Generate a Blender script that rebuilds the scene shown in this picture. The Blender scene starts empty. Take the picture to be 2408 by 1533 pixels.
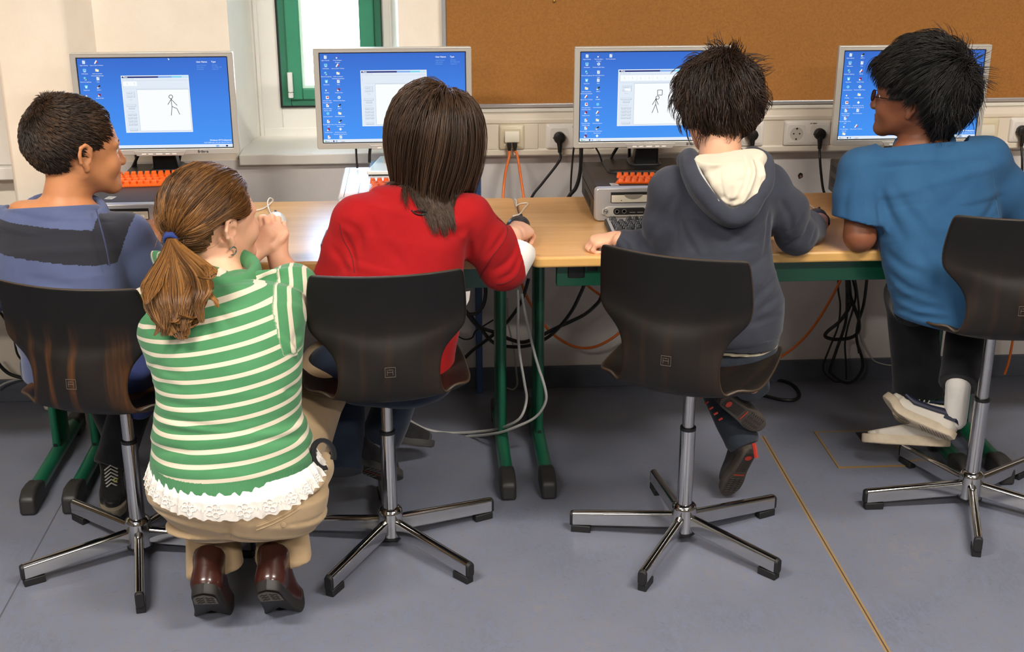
import bpy, bmesh, math, random
import numpy as np
from mathutils import Vector, Matrix, Euler
random.seed(7); RNG = np.random.RandomState(11)
SC = bpy.context.scene; COL = SC.collection
PI = math.pi
# ---------------------------------------------------------------- camera model (2408 x 1533 photograph)
FPX = 3090.0; PITCH = math.radians(20.1); YAW = math.radians(3.8)
CAM = np.array([0.0, -4.11, 1.73])
FW = np.array([math.sin(YAW)*math.cos(PITCH), math.cos(YAW)*math.cos(PITCH), -math.sin(PITCH)])
RT = np.array([math.cos(YAW), -math.sin(YAW), 0.0]); UP = np.cross(RT, FW)
def ray(x, y): return FW*FPX + RT*(x-1204) - UP*(y-766.5)
def onY(x, y, Y): r = ray(x, y); return CAM + r*((Y-CAM[1])/r[1])
def onZ(x, y, Z): r = ray(x, y); return CAM + r*((Z-CAM[2])/r[2])
def mpp(p): return float(np.dot(np.asarray(p)-CAM, FW))/FPX        # metres per photo pixel at p
cd = bpy.data.cameras.new('camera'); cam = bpy.data.objects.new('camera', cd); COL.objects.link(cam)
cd.sensor_fit = 'HORIZONTAL'; cd.sensor_width = 36.0; cd.lens = 36.0*FPX/2408.0
cd.clip_start = 0.05; cd.clip_end = 200
cam.location = CAM; cam.rotation_euler = Matrix((RT, UP, -FW)).transposed().to_euler()
SC.camera = cam
# ---------------------------------------------------------------- colours and materials
def lin(c):
    return tuple(((v/255.0)/12.92 if v/255.0 <= 0.04045 else ((v/255.0+0.055)/1.055)**2.4) for v in c)
class NT:
    def __init__(s, m): s.m = m; s.t = m.node_tree; s.b = s.t.nodes['Principled BSDF']
    def n(s, typ, **kw):
        d = s.t.nodes.new(typ)
        for k, v in kw.items():
            if k.startswith('i_'):
                key = k[2:]; key = int(key) if key.isdigit() else key.replace('_', ' ')
                d.inputs[key].default_value = v
            else: setattr(d, k, v)
        return d
    def l(s, a, b): s.t.links.new(a, b)
    def math(s, op, a, b=None, c=None):
        d = s.t.nodes.new('ShaderNodeMath'); d.operation = op
        for i, v in enumerate((a, b, c)):
            if v is None: continue
            if isinstance(v, (int, float)): d.inputs[i].default_value = v
            else: s.l(v, d.inputs[i])
        return d.outputs[0]
    def ramp(s, fac, stops):
        d = s.t.nodes.new('ShaderNodeValToRGB'); e = d.color_ramp.elements
        while len(e) < len(stops): e.new(0.5)
        for q, (p, c) in zip(e, stops): q.position = p; q.color = (*c, 1) if len(c) == 3 else c
        s.l(fac, d.inputs[0]); return d.outputs[0]
    def mix(s, fac, a, b, blend='MIX'):
        d = s.t.nodes.new('ShaderNodeMix'); d.data_type = 'RGBA'; d.blend_type = blend
        for sock, v in ((d.inputs[0], fac), (d.inputs[6], a), (d.inputs[7], b)):
            if isinstance(v, (int, float)): sock.default_value = v
            elif isinstance(v, tuple): sock.default_value = (*v[:3], 1)
            else: s.l(v, sock)
        return d.outputs[2]
    def obj(s): 
        return s.n('ShaderNodeTexCoord').outputs['Object']
    def noise(s, vec, scale, detail=3, rough=0.5, dist=0.0):
        d = s.n('ShaderNodeTexNoise'); d.inputs['Scale'].default_value = scale; d.inputs['Detail'].default_value = detail
        d.inputs['Roughness'].default_value = rough; d.inputs['Distortion'].default_value = dist
        s.l(vec, d.inputs['Vector']); return d.outputs['Fac']
    def mapping(s, vec, scale=(1, 1, 1), rot=(0, 0, 0)):
        d = s.n('ShaderNodeMapping'); d.inputs['Scale'].default_value = scale; d.inputs['Rotation'].default_value = rot
        s.l(vec, d.inputs['Vector']); return d.outputs[0]
    def bump(s, h, strength=0.3, dist=0.002):
        d = s.n('ShaderNodeBump'); d.inputs['Strength'].default_value = strength; d.inputs['Distance'].default_value = dist
        s.l(h, d.inputs['Height']); s.l(d.outputs[0], s.b.inputs['Normal']); return d
    def attr(s, name): return s.n('ShaderNodeAttribute', attribute_name=name)
MATS = {}
def mat(name, col, rough=0.5, metal=0.0, spec=0.5, var=0.0, vscale=20, bump=0.0, bscale=200, bdist=0.001, coat=0.0, sheen=0.0, sss=0.0, alpha=1.0, trans=0.0):
    m = bpy.data.materials.new(name); m.use_nodes = True; t = NT(m); b = t.b
    c = lin(col); b.inputs['Base Color'].default_value = (*c, 1); b.inputs['Roughness'].default_value = rough
    b.inputs['Metallic'].default_value = metal; b.inputs['Specular IOR Level'].default_value = spec
    b.inputs['Coat Weight'].default_value = coat; b.inputs['Sheen Weight'].default_value = sheen
    if sss: b.inputs['Subsurface Weight'].default_value = sss; b.inputs['Subsurface Radius'].default_value = (0.012, 0.004, 0.002); b.inputs['Subsurface Scale'].default_value = 0.6
    if trans: b.inputs['Transmission Weight'].default_value = trans
    if alpha < 1: b.inputs['Alpha'].default_value = alpha
    if var or bump: o = t.obj()
    if var:
        f = t.noise(o, vscale, 5, 0.6)
        t.l(t.ramp(f, [(0.25, tuple(v*(1-var) for v in c)), (0.75, tuple(min(1, v*(1+var)) for v in c))]), b.inputs['Base Color'])
    if bump:
        t.bump(t.noise(o, bscale, 3), bump, bdist)
    MATS[name] = m; return m
def emat(name, col, strength=None):
    strength = EMS if strength is None else strength
    m = bpy.data.materials.new(name); m.use_nodes = True; b = m.node_tree.nodes['Principled BSDF']
    c = lin(col); b.inputs['Base Color'].default_value = (0.01, 0.01, 0.01, 1); b.inputs['Roughness'].default_value = 0.35
    b.inputs['Specular IOR Level'].default_value = 0.3
    b.inputs['Emission Color'].default_value = (*c, 1); b.inputs['Emission Strength'].default_value = strength
    MATS[name] = m; return m
# ---------------------------------------------------------------- mesh building
class MB:
    def __init__(s): s.v = []; s.f = []; s.mi = []; s.cur = 0
    def add(s, vs, fs, mi=None):
        b = len(s.v); s.v.extend([tuple(map(float, v)) for v in vs]); s.f.extend([tuple(b+i for i in f) for f in fs]); s.mi.extend([s.cur if mi is None else mi]*len(fs)); return s
    def box(s, lo, hi, M=None, mi=None):
        x0, y0, z0 = lo; x1, y1, z1 = hi
        vs = [(x0, y0, z0), (x1, y0, z0), (x1, y1, z0), (x0, y1, z0), (x0, y0, z1), (x1, y0, z1), (x1, y1, z1), (x0, y1, z1)]
        if M is not None: vs = [M @ Vector(v) for v in vs]
        return s.add(vs, [(0, 3, 2, 1), (4, 5, 6, 7), (0, 1, 5, 4), (1, 2, 6, 5), (2, 3, 7, 6), (3, 0, 4, 7)], mi)
    def prism(s, poly, M, h, mi=None, taper=None):            # poly in local xy, extruded along local z by h
        n = len(poly); vs = [M @ Vector((x, y, 0)) for x, y in poly]
        top = taper if taper else poly
        vs += [M @ Vector((x, y, h)) for x, y in top]
        fs = [tuple(range(n-1, -1, -1)), tuple(range(n, 2*n))] + [(i, (i+1) % n, n+(i+1) % n, n+i) for i in range(n)]
        return s.add(vs, fs, mi)
    def tube(s, pts, r, n=10, caps=True, mi=None, sq=(1, 1), upv=None):
        pts = [np.array(p, float) for p in pts]; m = len(pts)
        rr = r if hasattr(r, '__len__') else [r]*m
        vs = []; T0 = None
        for i in range(m):
            T = pts[min(i+1, m-1)]-pts[max(i-1, 0)]; T /= (np.linalg.norm(T)+1e-12)
            if T0 is None:
                a = np.array(upv if upv is not None else ((0, 0, 1) if abs(T[2]) < 0.9 else (0, 1, 0)), float); N = a-T*np.dot(a, T); N /= np.linalg.norm(N)
            else:
                N = N-T*np.dot(N, T); N /= (np.linalg.norm(N)+1e-12)
            T0 = T; B = np.cross(T, N)
            for k in range(n):
                a = 2*PI*k/n; vs.append(pts[i]+rr[i]*(math.cos(a)*N*sq[0]+math.sin(a)*B*sq[1]))
        fs = [(i*n+k, i*n+(k+1) % n, (i+1)*n+(k+1) % n, (i+1)*n+k) for i in range(m-1) for k in range(n)]
        if caps: fs += [tuple(range(n-1, -1, -1)), tuple(range((m-1)*n, m*n))]
        return s.add(vs, fs, mi)
    def lathe(s, prof, M=None, n=24, mi=None):                 # prof: (r, z) list
        vs = []; M = M or Matrix.Identity(4)
        for r, z in prof:
            for k in range(n): a = 2*PI*k/n; vs.append(M @ Vector((r*math.cos(a), r*math.sin(a), z)))
        m = len(prof)
        fs = [(i*n+k, i*n+(k+1) % n, (i+1)*n+(k+1) % n, (i+1)*n+k) for i in range(m-1) for k in range(n)]
        fs += [tuple(range(n-1, -1, -1)), tuple(range((m-1)*n, m*n))]
        return s.add(vs, fs, mi)
    def quad(s, a, b, c, d, mi=None): return s.add([a, b, c, d], [(0, 1, 2, 3)], mi)
    def grid(s, P, mi=None, closed=False):                      # P[i][j] points
        m, n = len(P), len(P[0]); vs = [p for row in P for p in row]
        fs = [(i*n+j, i*n+(j+1) % n, (i+1)*n+(j+1) % n, (i+1)*n+j) for i in range(m-1) for j in range(n if closed else n-1)]
        return s.add(vs, fs, mi)
def spline(P, k=8):
    P = [np.array(p, float) for p in P]; out = []
    for i in range(len(P)-1):
        p0, p1, p2, p3 = P[max(i-1, 0)], P[i], P[i+1], P[min(i+2, len(P)-1)]
        for j in range(k):
            t = j/k; out.append(0.5*((2*p1)+(-p0+p2)*t+(2*p0-5*p1+4*p2-p3)*t*t+(-p0+3*p1-3*p2+p3)*t**3))
    out.append(P[-1]); return out
def rrect(w, h, r, n=5, cx=0, cy=0):
    out = []
    for (sx, sy, a0) in ((1, 1, 0), (-1, 1, 90), (-1, -1, 180), (1, -1, 270)):
        for k in range(n+1):
            a = math.radians(a0+90*k/n); out.append((cx+sx*(w/2-r)+r*math.cos(a), cy+sy*(h/2-r)+r*math.sin(a)))
    return out
def setmats(o, m):
    for q in (m if isinstance(m, (list, tuple)) else [m]): o.data.materials.append(q)
def obj(name, mb, m, parent=None, bevel=0.0, seg=2, smooth=True, sharp=40, loc=None):
    me = bpy.data.meshes.new(name); me.from_pydata(mb.v, [], mb.f); 
    if any(mb.mi): me.polygons.foreach_set('material_index', mb.mi)
    me.update(); o = bpy.data.objects.new(name, me); COL.objects.link(o); setmats(o, m)
    bm = bmesh.new(); bm.from_mesh(me); bmesh.ops.recalc_face_normals(bm, faces=bm.faces); bm.to_mesh(me); bm.free()
    if smooth:
        me.polygons.foreach_set('use_smooth', [True]*len(me.polygons)); me.set_sharp_from_angle(angle=math.radians(sharp))
    if bevel:
        b = o.modifiers.new('bevel', 'BEVEL'); b.width = bevel; b.segments = seg; b.limit_method = 'ANGLE'; b.angle_limit = math.radians(35); b.harden_normals = False
    if parent is not None: o.parent = parent
    if loc is not None: o.location = loc
    return o
def thing(name, label, cat, loc=(0, 0, 0), rz=0.0, group=None):
    o = bpy.data.objects.new(name, None); COL.objects.link(o); o.location = loc; o.rotation_euler = (0, 0, rz)
    o.empty_display_size = 0.05; o['label'] = label; o['category'] = cat
    if group: o['group'] = group
    return o
def tag(o, label, cat, group=None, kind=None):
    o['label'] = label; o['category'] = cat
    if group: o['group'] = group
    if kind: o['kind'] = kind
    return o
def struct(o, label=None, cat=None):
    o['kind'] = 'structure'
    if label: o['label'] = label
    if cat: o['category'] = cat
    return o
def dup(root, loc, rz, label, group=None):
    def cp(o, par):
        c = o.copy(); COL.objects.link(c); c.parent = par
        for ch in o.children: cp(ch, c)
        return c
    r = cp(root, None); r.location = loc; r.rotation_euler = (0, 0, rz); r['label'] = label
    if group: r['group'] = group
    return r
def textmb(s, size, M, mb=None, mi=None, align='LEFT', bold=0.0):
    c = bpy.data.curves.new('txt', 'FONT'); c.body = s; c.size = size; c.align_x = align; c.offset = bold
    o = bpy.data.objects.new('txt', c); COL.objects.link(o); dg = bpy.context.evaluated_depsgraph_get()
    me = bpy.data.meshes.new_from_object(o.evaluated_get(dg)); mb = mb or MB()
    mb.add([M @ v.co for v in me.vertices], [tuple(p.vertices) for p in me.polygons], mi)
    bpy.data.objects.remove(o); bpy.data.curves.remove(c); bpy.data.meshes.remove(me); return mb
T = Matrix.Translation
def Rz(a): return Matrix.Rotation(a, 4, 'Z')
def Rx(a): return Matrix.Rotation(a, 4, 'X')
def Ry(a): return Matrix.Rotation(a, 4, 'Y')
FRONT = Rx(PI/2)       # local xy plane -> world xz facing -Y (towards the room)
LAMP = (84, 84, 85, 85); SKY = 8.0; SUN = 40.0; EXPO = 0.3; EMS = 2.0**-EXPO
# ================================================================ materials of the room
def floor_mat():
    m = bpy.data.materials.new('linoleum'); m.use_nodes = True; t = NT(m); o = t.obj()
    a = t.noise(o, 3.2, 6, 0.6, 0.4); b = t.noise(t.mapping(o, (60, 26, 1), (0, 0, 0.5)), 1.0, 4, 0.7, 1.2); c = t.noise(t.mapping(o, (22, 60, 1), (0, 0, -0.4)), 1.0, 5, 0.75, 2.0)
    col = t.ramp(a, [(0.3, lin((100, 104, 119))), (0.7, lin((117, 117, 125)))])
    col = t.mix(t.ramp(b, [(0.42, (0, 0, 0)), (0.62, (1, 1, 1))]), col, lin((107, 113, 131)))
    fl = t.ramp(c, [(0.60, (0, 0, 0)), (0.70, (1, 1, 1))])
    col = t.mix(t.math('MULTIPLY', fl, 0.45), col, lin((66, 66, 76)))
    fl2 = t.ramp(t.noise(t.mapping(o, (70, 70, 1)), 1.0, 4, 0.8, 3.0), [(0.62, (0, 0, 0)), (0.70, (1, 1, 1))])
    col = t.mix(t.math('MULTIPLY', fl2, 0.30), col, lin((74, 76, 86)))
    sx = t.n('ShaderNodeSeparateXYZ'); t.l(o, sx.inputs[0])
    # welded joint on the right (ochre double bead), plain joint on the left
    d = t.math('ABSOLUTE', t.math('SUBTRACT', sx.outputs[0], 1.027)); vis = t.math('LESS_THAN', sx.outputs[1], -0.44)
    bead = t.math('MULTIPLY', t.math('MULTIPLY', t.math('LESS_THAN', d, 0.0072), t.math('GREATER_THAN', d, 0.0016)), vis)
    line = t.math('MULTIPLY', t.math('LESS_THAN', d, 0.0016), vis)
    col = t.mix(t.math('MULTIPLY', bead, 0.75), col, lin((150, 118, 62))); col = t.mix(line, col, lin((70, 60, 45)))
    d2 = t.math('ABSOLUTE', t.math('SUBTRACT', sx.outputs[0], -1.04))
    col = t.mix(t.math('MULTIPLY', t.math('LESS_THAN', d2, 0.002), 0.75), col, lin((66, 66, 74)))
    t.l(col, t.b.inputs['Base Color'])
    t.l(t.ramp(t.noise(o, 5, 4), [(0.3, (0.34,)*3), (0.7, (0.48,)*3)]), t.b.inputs['Roughness']); t.b.inputs['Specular IOR Level'].default_value = 0.45
    t.bump(t.noise(o, 260, 3), 0.08, 0.0006)
    return m
def plaster(name, c0, c1, scale=6):
    m = bpy.data.materials.new(name); m.use_nodes = True; t = NT(m); o = t.obj()
    f = t.noise(o, scale, 6, 0.62); g = t.noise(t.mapping(o, (30, 30, 70), (0, 0.3, 0)), 1.0, 4, 0.7, 1.0)
    col = t.ramp(f, [(0.3, lin(c0)), (0.7, lin(c1))])
    sc = t.ramp(g, [(0.66, (0, 0, 0)), (0.74, (1, 1, 1))])
    col = t.mix(t.math('MULTIPLY', sc, 0.25), col, tuple(v*0.7 for v in lin(c0)))
    t.l(col, t.b.inputs['Base Color']); t.b.inputs['Roughness'].default_value = 0.8
    t.bump(t.noise(o, 90, 5, 0.65), 0.18, 0.002); return m
M_floor = floor_mat()
M_wall = plaster('wall_plaster', (234, 221, 203), (242, 231, 215))
M_wall_low = plaster('wall_plaster_low', (222, 214, 210), (230, 223, 218), 9)
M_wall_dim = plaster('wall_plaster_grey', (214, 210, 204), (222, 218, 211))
M_reveal = plaster('reveal_paint', (240, 238, 232), (245, 244, 238))
M_ceil = mat('ceiling_paint', (238, 236, 230), 0.9)
M_skirt = mat('skirting_linoleum', (88, 92, 104), 0.5, var=0.18, vscale=14)
M_white = mat('white_lacquer', (238, 236, 228), 0.35, var=0.03, vscale=9)
M_sill = mat('window_sill_lacquer', (236, 233, 226), 0.22, var=0.02, vscale=7)
M_green_sash = mat('green_sash_paint', (58, 140, 108), 0.4, var=0.05, vscale=25)
M_green_dark = mat('green_frame_paint', (48, 116, 90), 0.45)
M_rubber = mat('black_rubber', (22, 22, 23), 0.6)
M_glass = None
M_trunk = mat('trunking_plastic', (232, 222, 205), 0.38)
M_socket = mat('socket_plastic', (236, 231, 224), 0.25)
M_data = mat('data_socket_plastic', (222, 211, 182), 0.3)
M_alu = mat('brushed_aluminium', (200, 200, 202), 0.35, 0.7)
M_black = mat('black_plastic', (24, 24, 25), 0.4)
M_orange_cable = mat('orange_cable', (222, 112, 40), 0.45)
M_black_cable = mat('black_cable', (26, 26, 27), 0.4)
M_white_cable = mat('white_cable', (222, 219, 210), 0.45)
M_grey_cable = mat('grey_cable', (176, 176, 172), 0.45)
def cork_mat():
    m = bpy.data.materials.new('cork'); m.use_nodes = True; t = NT(m); o = t.obj()
    a = t.noise(o, 160, 4, 0.7); b = t.noise(o, 3, 4, 0.6)
    col = t.ramp(a, [(0.25, lin((136, 88, 36))), (0.5, lin((152, 101, 43))), (0.75, lin((164, 113, 52)))])
    col = t.mix(t.math('MULTIPLY', t.ramp(b, [(0.35, (0, 0, 0)), (0.7, (1, 1, 1))]), 0.35), col, lin((142, 92, 38)))
    t.l(col, t.b.inputs['Base Color']); t.b.inputs['Roughness'].default_value = 0.85; t.bump(a, 0.25, 0.001); return m
M_cork = cork_mat()
def glass_mat():
    m = bpy.data.materials.new('window_glass'); m.use_nodes = True; nt = m.node_tree; nt.nodes.clear()
    out = nt.nodes.new('ShaderNodeOutputMaterial'); tr = nt.nodes.new('ShaderNodeBsdfTransparent'); gl = nt.nodes.new('ShaderNodeBsdfGlossy'); mx = nt.nodes.new('ShaderNodeMixShader'); fr = nt.nodes.new('ShaderNodeFresnel')
    gl.inputs['Roughness'].default_value = 0.0; fr.inputs[0].default_value = 1.45; tr.inputs[0].default_value = (0.95, 0.98, 0.96, 1)
    nt.links.new(fr.outputs[0], mx.inputs[0]); nt.links.new(tr.outputs[0], mx.inputs[1]); nt.links.new(gl.outputs[0], mx.inputs[2]); nt.links.new(mx.outputs[0], out.inputs[0]); return m
M_glass = glass_mat()
# ================================================================ room shell
RX0, RX1, RY0, HZ = -4.2, 4.2, -7.0, 3.05
fl = struct(obj('floor', MB().box((RX0, RY0, -0.1), (RX1, 0.0, 0.0)), M_floor), 'blue grey marbled linoleum floor', 'floor')
# holes: window niche opening; outer leaf behind
WX0, WX1, FX0, FX1, WY = -0.591, -0.076, -0.547, -0.112, 0.258
SZ, WTOP = 0.822, 2.25
mb = MB()
mb.box((RX0, 0, -0.1), (WX0, 0.34, HZ)); mb.box((WX1, 0, -0.1), (RX1, 0.34, HZ)); mb.box((WX0, 0, WTOP), (WX1, 0.34, HZ)); mb.box((WX0, 0, 0.78), (WX1, 0.34, SZ-0.034)); mb.box((WX0, 0, -0.1), (WX1, 0.34, 0.78))
wall = struct(obj('wall_back', mb, M_wall), 'cream plastered back wall with window niche', 'wall')
# lower zone of the wall, a rougher grey coat, 4 mm proud
struct(obj('wall_dado', MB().box((-1.0, -0.004, 0.0), (RX1, 0.0, 0.80)), M_wall_low), 'rough grey plaster zone below the sill and trunking', 'wall')
mb = MB()
for (xa, xb) in ((WX0, FX0), (WX1, FX1)):
    mb.add([(xa, 0.0, SZ-0.03), (xb, WY+0.07, SZ-0.03), (xb, WY+0.07, WTOP), (xa, 0.0, WTOP), (xa, 0.01, SZ-0.03), (xa, WY+0.07, SZ-0.03), (xa, WY+0.07, WTOP), (xa, 0.01, WTOP)],
           [(0, 1, 2, 3), (1, 5, 6, 2), (0, 4, 5, 1), (3, 2, 6, 7), (4, 0, 3, 7)])
mb.box((WX0, 0.0, WTOP-0.012), (WX1, WY+0.07, WTOP))
struct(obj('trim_1', mb, M_reveal), 'white plastered splayed window reveal', 'reveal')
# pillar at the left, and the dim niche beyond it
mb = MB(); mb.add([(-1.262, -0.10, 0), (-1.055, -0.10, 0), (-0.985, 0.01, 0), (-1.262, 0.01, 0), (-1.262, -0.10, HZ), (-1.055, -0.10, HZ), (-0.985, 0.01, HZ), (-1.262, 0.01, HZ)],
   [(0, 1, 5, 4), (1, 2, 6, 5), (2, 3, 7, 6), (3, 0, 4, 7), (4, 5, 6, 7), (3, 2, 1, 0)])
struct(obj('wall_pillar', mb, M_wall, bevel=0.012), 'cream plastered pillar behind the boy in the striped jumper', 'pillar')
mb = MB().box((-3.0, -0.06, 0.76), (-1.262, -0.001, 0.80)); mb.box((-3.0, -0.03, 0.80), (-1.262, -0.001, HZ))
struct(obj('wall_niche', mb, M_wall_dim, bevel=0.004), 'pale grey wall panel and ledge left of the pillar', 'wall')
mb = MB().box((RX0-0.2, RY0, -0.1), (RX0, 0.34, HZ)); M_far = mat('far_wall_paint', (92, 86, 78), 0.9); struct(obj('wall_left', mb, M_far))
mb = MB().box((RX1, RY0, -0.1), (RX1+0.2, 0.34, HZ)); struct(obj('wall_right', mb, M_far))
mb = MB().box((RX0-0.2, RY0-0.2, -0.1), (RX1+0.2, RY0, HZ)); struct(obj('wall_front', mb, M_far))
struct(obj('ceiling', MB().box((RX0-0.2, RY0-0.2, HZ), (RX1+0.2, 0.34, HZ+0.15)), M_ceil))
mb = MB().box((RX0, -0.014, 0.0), (RX1, -0.001, 0.078))
struct(obj('baseboard_back', mb, M_skirt, bevel=0.003), 'blue grey linoleum skirting along the back wall', 'baseboard')
# ---------------------------------------------------------------- window
w = thing('window_1', 'white framed window with green casement beside the corkboard', 'window', (0, WY, 0)); w['kind'] = 'structure'
def frame_mb(x0, x1, z0, z1, wl, wr, wb, wt, y0, y1):
    m = MB(); m.box((x0, y0, z0), (x0+wl, y1, z1)); m.box((x1-wr, y0, z0), (x1, y1, z1)); m.box((x0+wl, y0, z0), (x1-wr, y1, z0+wb)); m.box((x0+wl, y0, z1-wt), (x1-wr, y1, z1)); return m
o = obj('outer_frame', frame_mb(-0.56, -0.095, SZ-0.01, WTOP-0.01, 0.088, 0.042, 0.105, 0.09, 0.0, 0.075), M_white, w, 0.003); o['label'] = 'white fixed window frame'
obj('frame_moulding', frame_mb(-0.547, -0.1, SZ-0.005, WTOP-0.012, 0.013, 0.01, 0.032, 0.01, -0.006, 0.0), M_white, w, 0.002)
obj('gasket', frame_mb(-0.4745, -0.134, 0.9165, WTOP-0.1, 0.007, 0.004, 0.006, 0.006, -0.010, 0.01), M_rubber, w)['label'] = 'black rubber seal'
s = obj('casement', frame_mb(-0.468, -0.136, 0.922, WTOP-0.105, 0.030, 0.032, 0.026, 0.03, -0.012, 0.02), M_green_dark, w, 0.003); s['label'] = 'green casement rim'
obj('casement_face', frame_mb(-0.444, -0.160, 0.945, WTOP-0.13, 0.045, 0.047, 0.036, 0.045, -0.024, 0.02), M_green_sash, s, 0.004)
obj('glazing_bead', frame_mb(-0.400, -0.206, 0.980, WTOP-0.174, 0.010, 0.001, 0.010, 0.008, -0.016, 0.012), mat('glazing_bead_paint', (214, 244, 230), 0.35), s, 0.002)
g = obj('glass', MB().box((-0.392, 0.002, 0.988), (-0.206, 0.006, WTOP-0.18)), M_glass, s, smooth=False)
h = MB(); h.tube([(-0.437, -0.030, 0.953), (-0.437, -0.030, 0.969)], 0.0085, 14); h.tube([(-0.437, -0.030, 0.972), (-0.437, -0.030, 1.035)], 0.0085, 14); h.box((-0.441, -0.03, 0.96), (-0.433, -0.012, 1.03))
obj('hinge', h, mat('hinge_cover', (232, 232, 228), 0.3), s, 0.001)['label'] = 'white plastic hinge cover'
mb = MB().box((-0.583, -0.030, SZ-0.034), (-0.055, WY+0.02, SZ))
struct(obj('trim_2', mb, M_sill, bevel=0.004, seg=3), 'white window sill board', 'window sill')
# ---------------------------------------------------------------- trunking, corkboard, sockets
TX0 = 0.177
def extr(prof, x0, x1):                                 # profile in (y, z) extruded along x
    n = len(prof); m = MB(); m.add([(x0, y, z) for y, z in prof]+[(x1, y, z) for y, z in prof], [tuple(range(n)), tuple(range(2*n-1, n-1, -1))]+[(i, n+i, n+(i+1) % n, (i+1) % n) for i in range(n)]); return m
tr = thing('cable_trunking', 'long cream plastic cable trunking under the corkboard', 'cable trunking', (0, 0, 0))
o = obj('trunking_body', extr([(-0.001, 0.807), (-0.040, 0.807), (-0.050, 0.813), (-0.050, 0.829), (-0.046, 0.831), (-0.046, 0.912), (-0.050, 0.914), (-0.050, 0.926), (-0.036, 0.942), (-0.001, 0.942)], TX0, RX1-0.01), M_trunk, tr, 0.002)
obj('end_cap', MB().box((TX0-0.006, -0.052, 0.805), (TX0+0.004, -0.001, 0.944)), M_trunk, tr, 0.004)
cx = [TX0+0.008, 0.262, 0.385, 0.60, 0.79, 0.94, 1.02, 1.17, 1.20, 1.90]
for a, b in ((0.186, 0.224), (0.304, 0.352), (0.52, 0.83), (0.955, 1.015), (1.165, 1.55), (1.60, 1.70), (2.0, 4.1)): obj('trunking_cover', MB().box((a, -0.0485, 0.8325), (b, -0.045, 0.9105)), M_trunk, tr, 0.001)
struct(obj('trim_3', extr([(-0.001, 0.943), (-0.016, 0.943), (-0.016, 0.953), (-0.010, 0.957), (-0.001, 0.957)], 0.06, RX1-0.01), mat('rail_paint', (224, 219, 208), 0.5), bevel=0.001), 'narrow pale rail between corkboard and trunking', 'rail')
cb = thing('corkboard', 'large brown corkboard in aluminium frame on the back wall', 'noticeboard', (0.06, 0, 0.958))
obj('cork_panel', MB().box((0.010, -0.016, 0.010), (4.08, -0.001, 1.30)), M_cork, cb, smooth=False)
fm = MB().box((-0.003, -0.022, 0.0), (0.010, -0.001, 1.31)); fm.box((0.010, -0.022, 0.0), (4.09, -0.001, 0.012)); fm.box((0.010, -0.022, 1.30), (4.09, -0.001, 1.312)); fm.box((4.08, -0.022, 0.012), (4.09, -0.001, 1.30))
obj('frame', fm, M_alu, cb, 0.002)['label'] = 'aluminium frame'
p = onY(1303, 3, -0.02); mb = MB(); mb.lathe([(0.0001, 0.007), (0.0035, 0.006), (0.0045, 0.003), (0.003, 0.0), (0.0001, 0.0)], T(Vector((p[0], -0.016, p[2]))) @ Rx(PI/2), 14)
tag(obj('drawing_pin', mb, mat('brass', (150, 125, 60), 0.3, 0.9)), 'small brass pin stuck in the top of the corkboard', 'pin')
M_hole = mat('socket_dark', (30, 28, 26), 0.6)
def bezel(w, hgt, y0, r=0.006):
    m = MB(); a = rrect(w, hgt, r, 4); b = rrect(w-0.014, hgt-0.014, r*0.7, 4); m.prism(a, FRONT, 0.006, taper=rrect(w-0.004, hgt-0.004, r, 4)); 
    m.prism(rrect(w-0.004, hgt-0.004, r, 4), T((0, -0.006, 0)) @ FRONT, 0.004, taper=b); return m
ZS = 0.871
def power_socket(x, n, used, label, names):
    """n gangs starting at left edge x"""
    wd = 0.081+0.0715*(n-1); t = thing('power_socket', label, 'socket', (x+wd/2, -0.047, ZS), 0, 'power sockets on the trunking')
    obj('frame', bezel(wd, 0.081, 0), M_socket, t)
    for i in range(n):
        cxx = -wd/2+0.0405+0.0715*i
        ins = MB(); ins.prism(rrect(0.056, 0.056, 0.008, 5, cxx, 0), T((0, -0.010, 0)) @ FRONT, 0.0015)
        q = obj('insert', ins, M_socket, t)
        if i not in used:
            # round recess with two pin holes and two earth clips
            rec = MB(); M = T(Vector((cxx, -0.0116, 0))) @ FRONT
            rec.lathe([(0.0215, 0.0), (0.021, 0.0012), (0.0185, 0.0012), (0.018, 0.0003), (0.0001, 0.0003)], M, 28)
            obj('recess', rec, mat('socket_recess', (205, 199, 190), 0.35) if 'socket_recess' not in MATS else MATS['socket_recess'], q)
            ho = MB()
            for (hx, hy) in ((-0.0095, 0), (0.0095, 0)): ho.lathe([(0.0026, 0.0004), (0.0026, 0.0009), (0.0001, 0.0009)], M @ T((hx, hy, 0)), 12)
            ho.box((-0.0025, 0.014, 0.0004), (0.0025, 0.019, 0.0016), M); ho.box((-0.0035, -0.0195, 0.0004), (0.0015, -0.0145, 0.0016), M)
            obj('pin_hole', ho, M_hole, q)
            ri = MB(); a = [M @ Vector((0.0032*math.cos(k*PI/8), 0.0032*math.sin(k*PI/8), 0.0009)) for k in range(17)]; ri.tube([tuple(v) for v in a], 0.0004, 6, False); obj('centre_ring', ri, MATS['socket_recess'], q)
    if names:
        tm = textmb(names, 0.0056, T((0.006 if n > 1 else 0.01, -0.0104, 0.0300)) @ FRONT, bold=0.0002); obj('lettering', tm, M_black, t, smooth=False)
    return t
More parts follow.
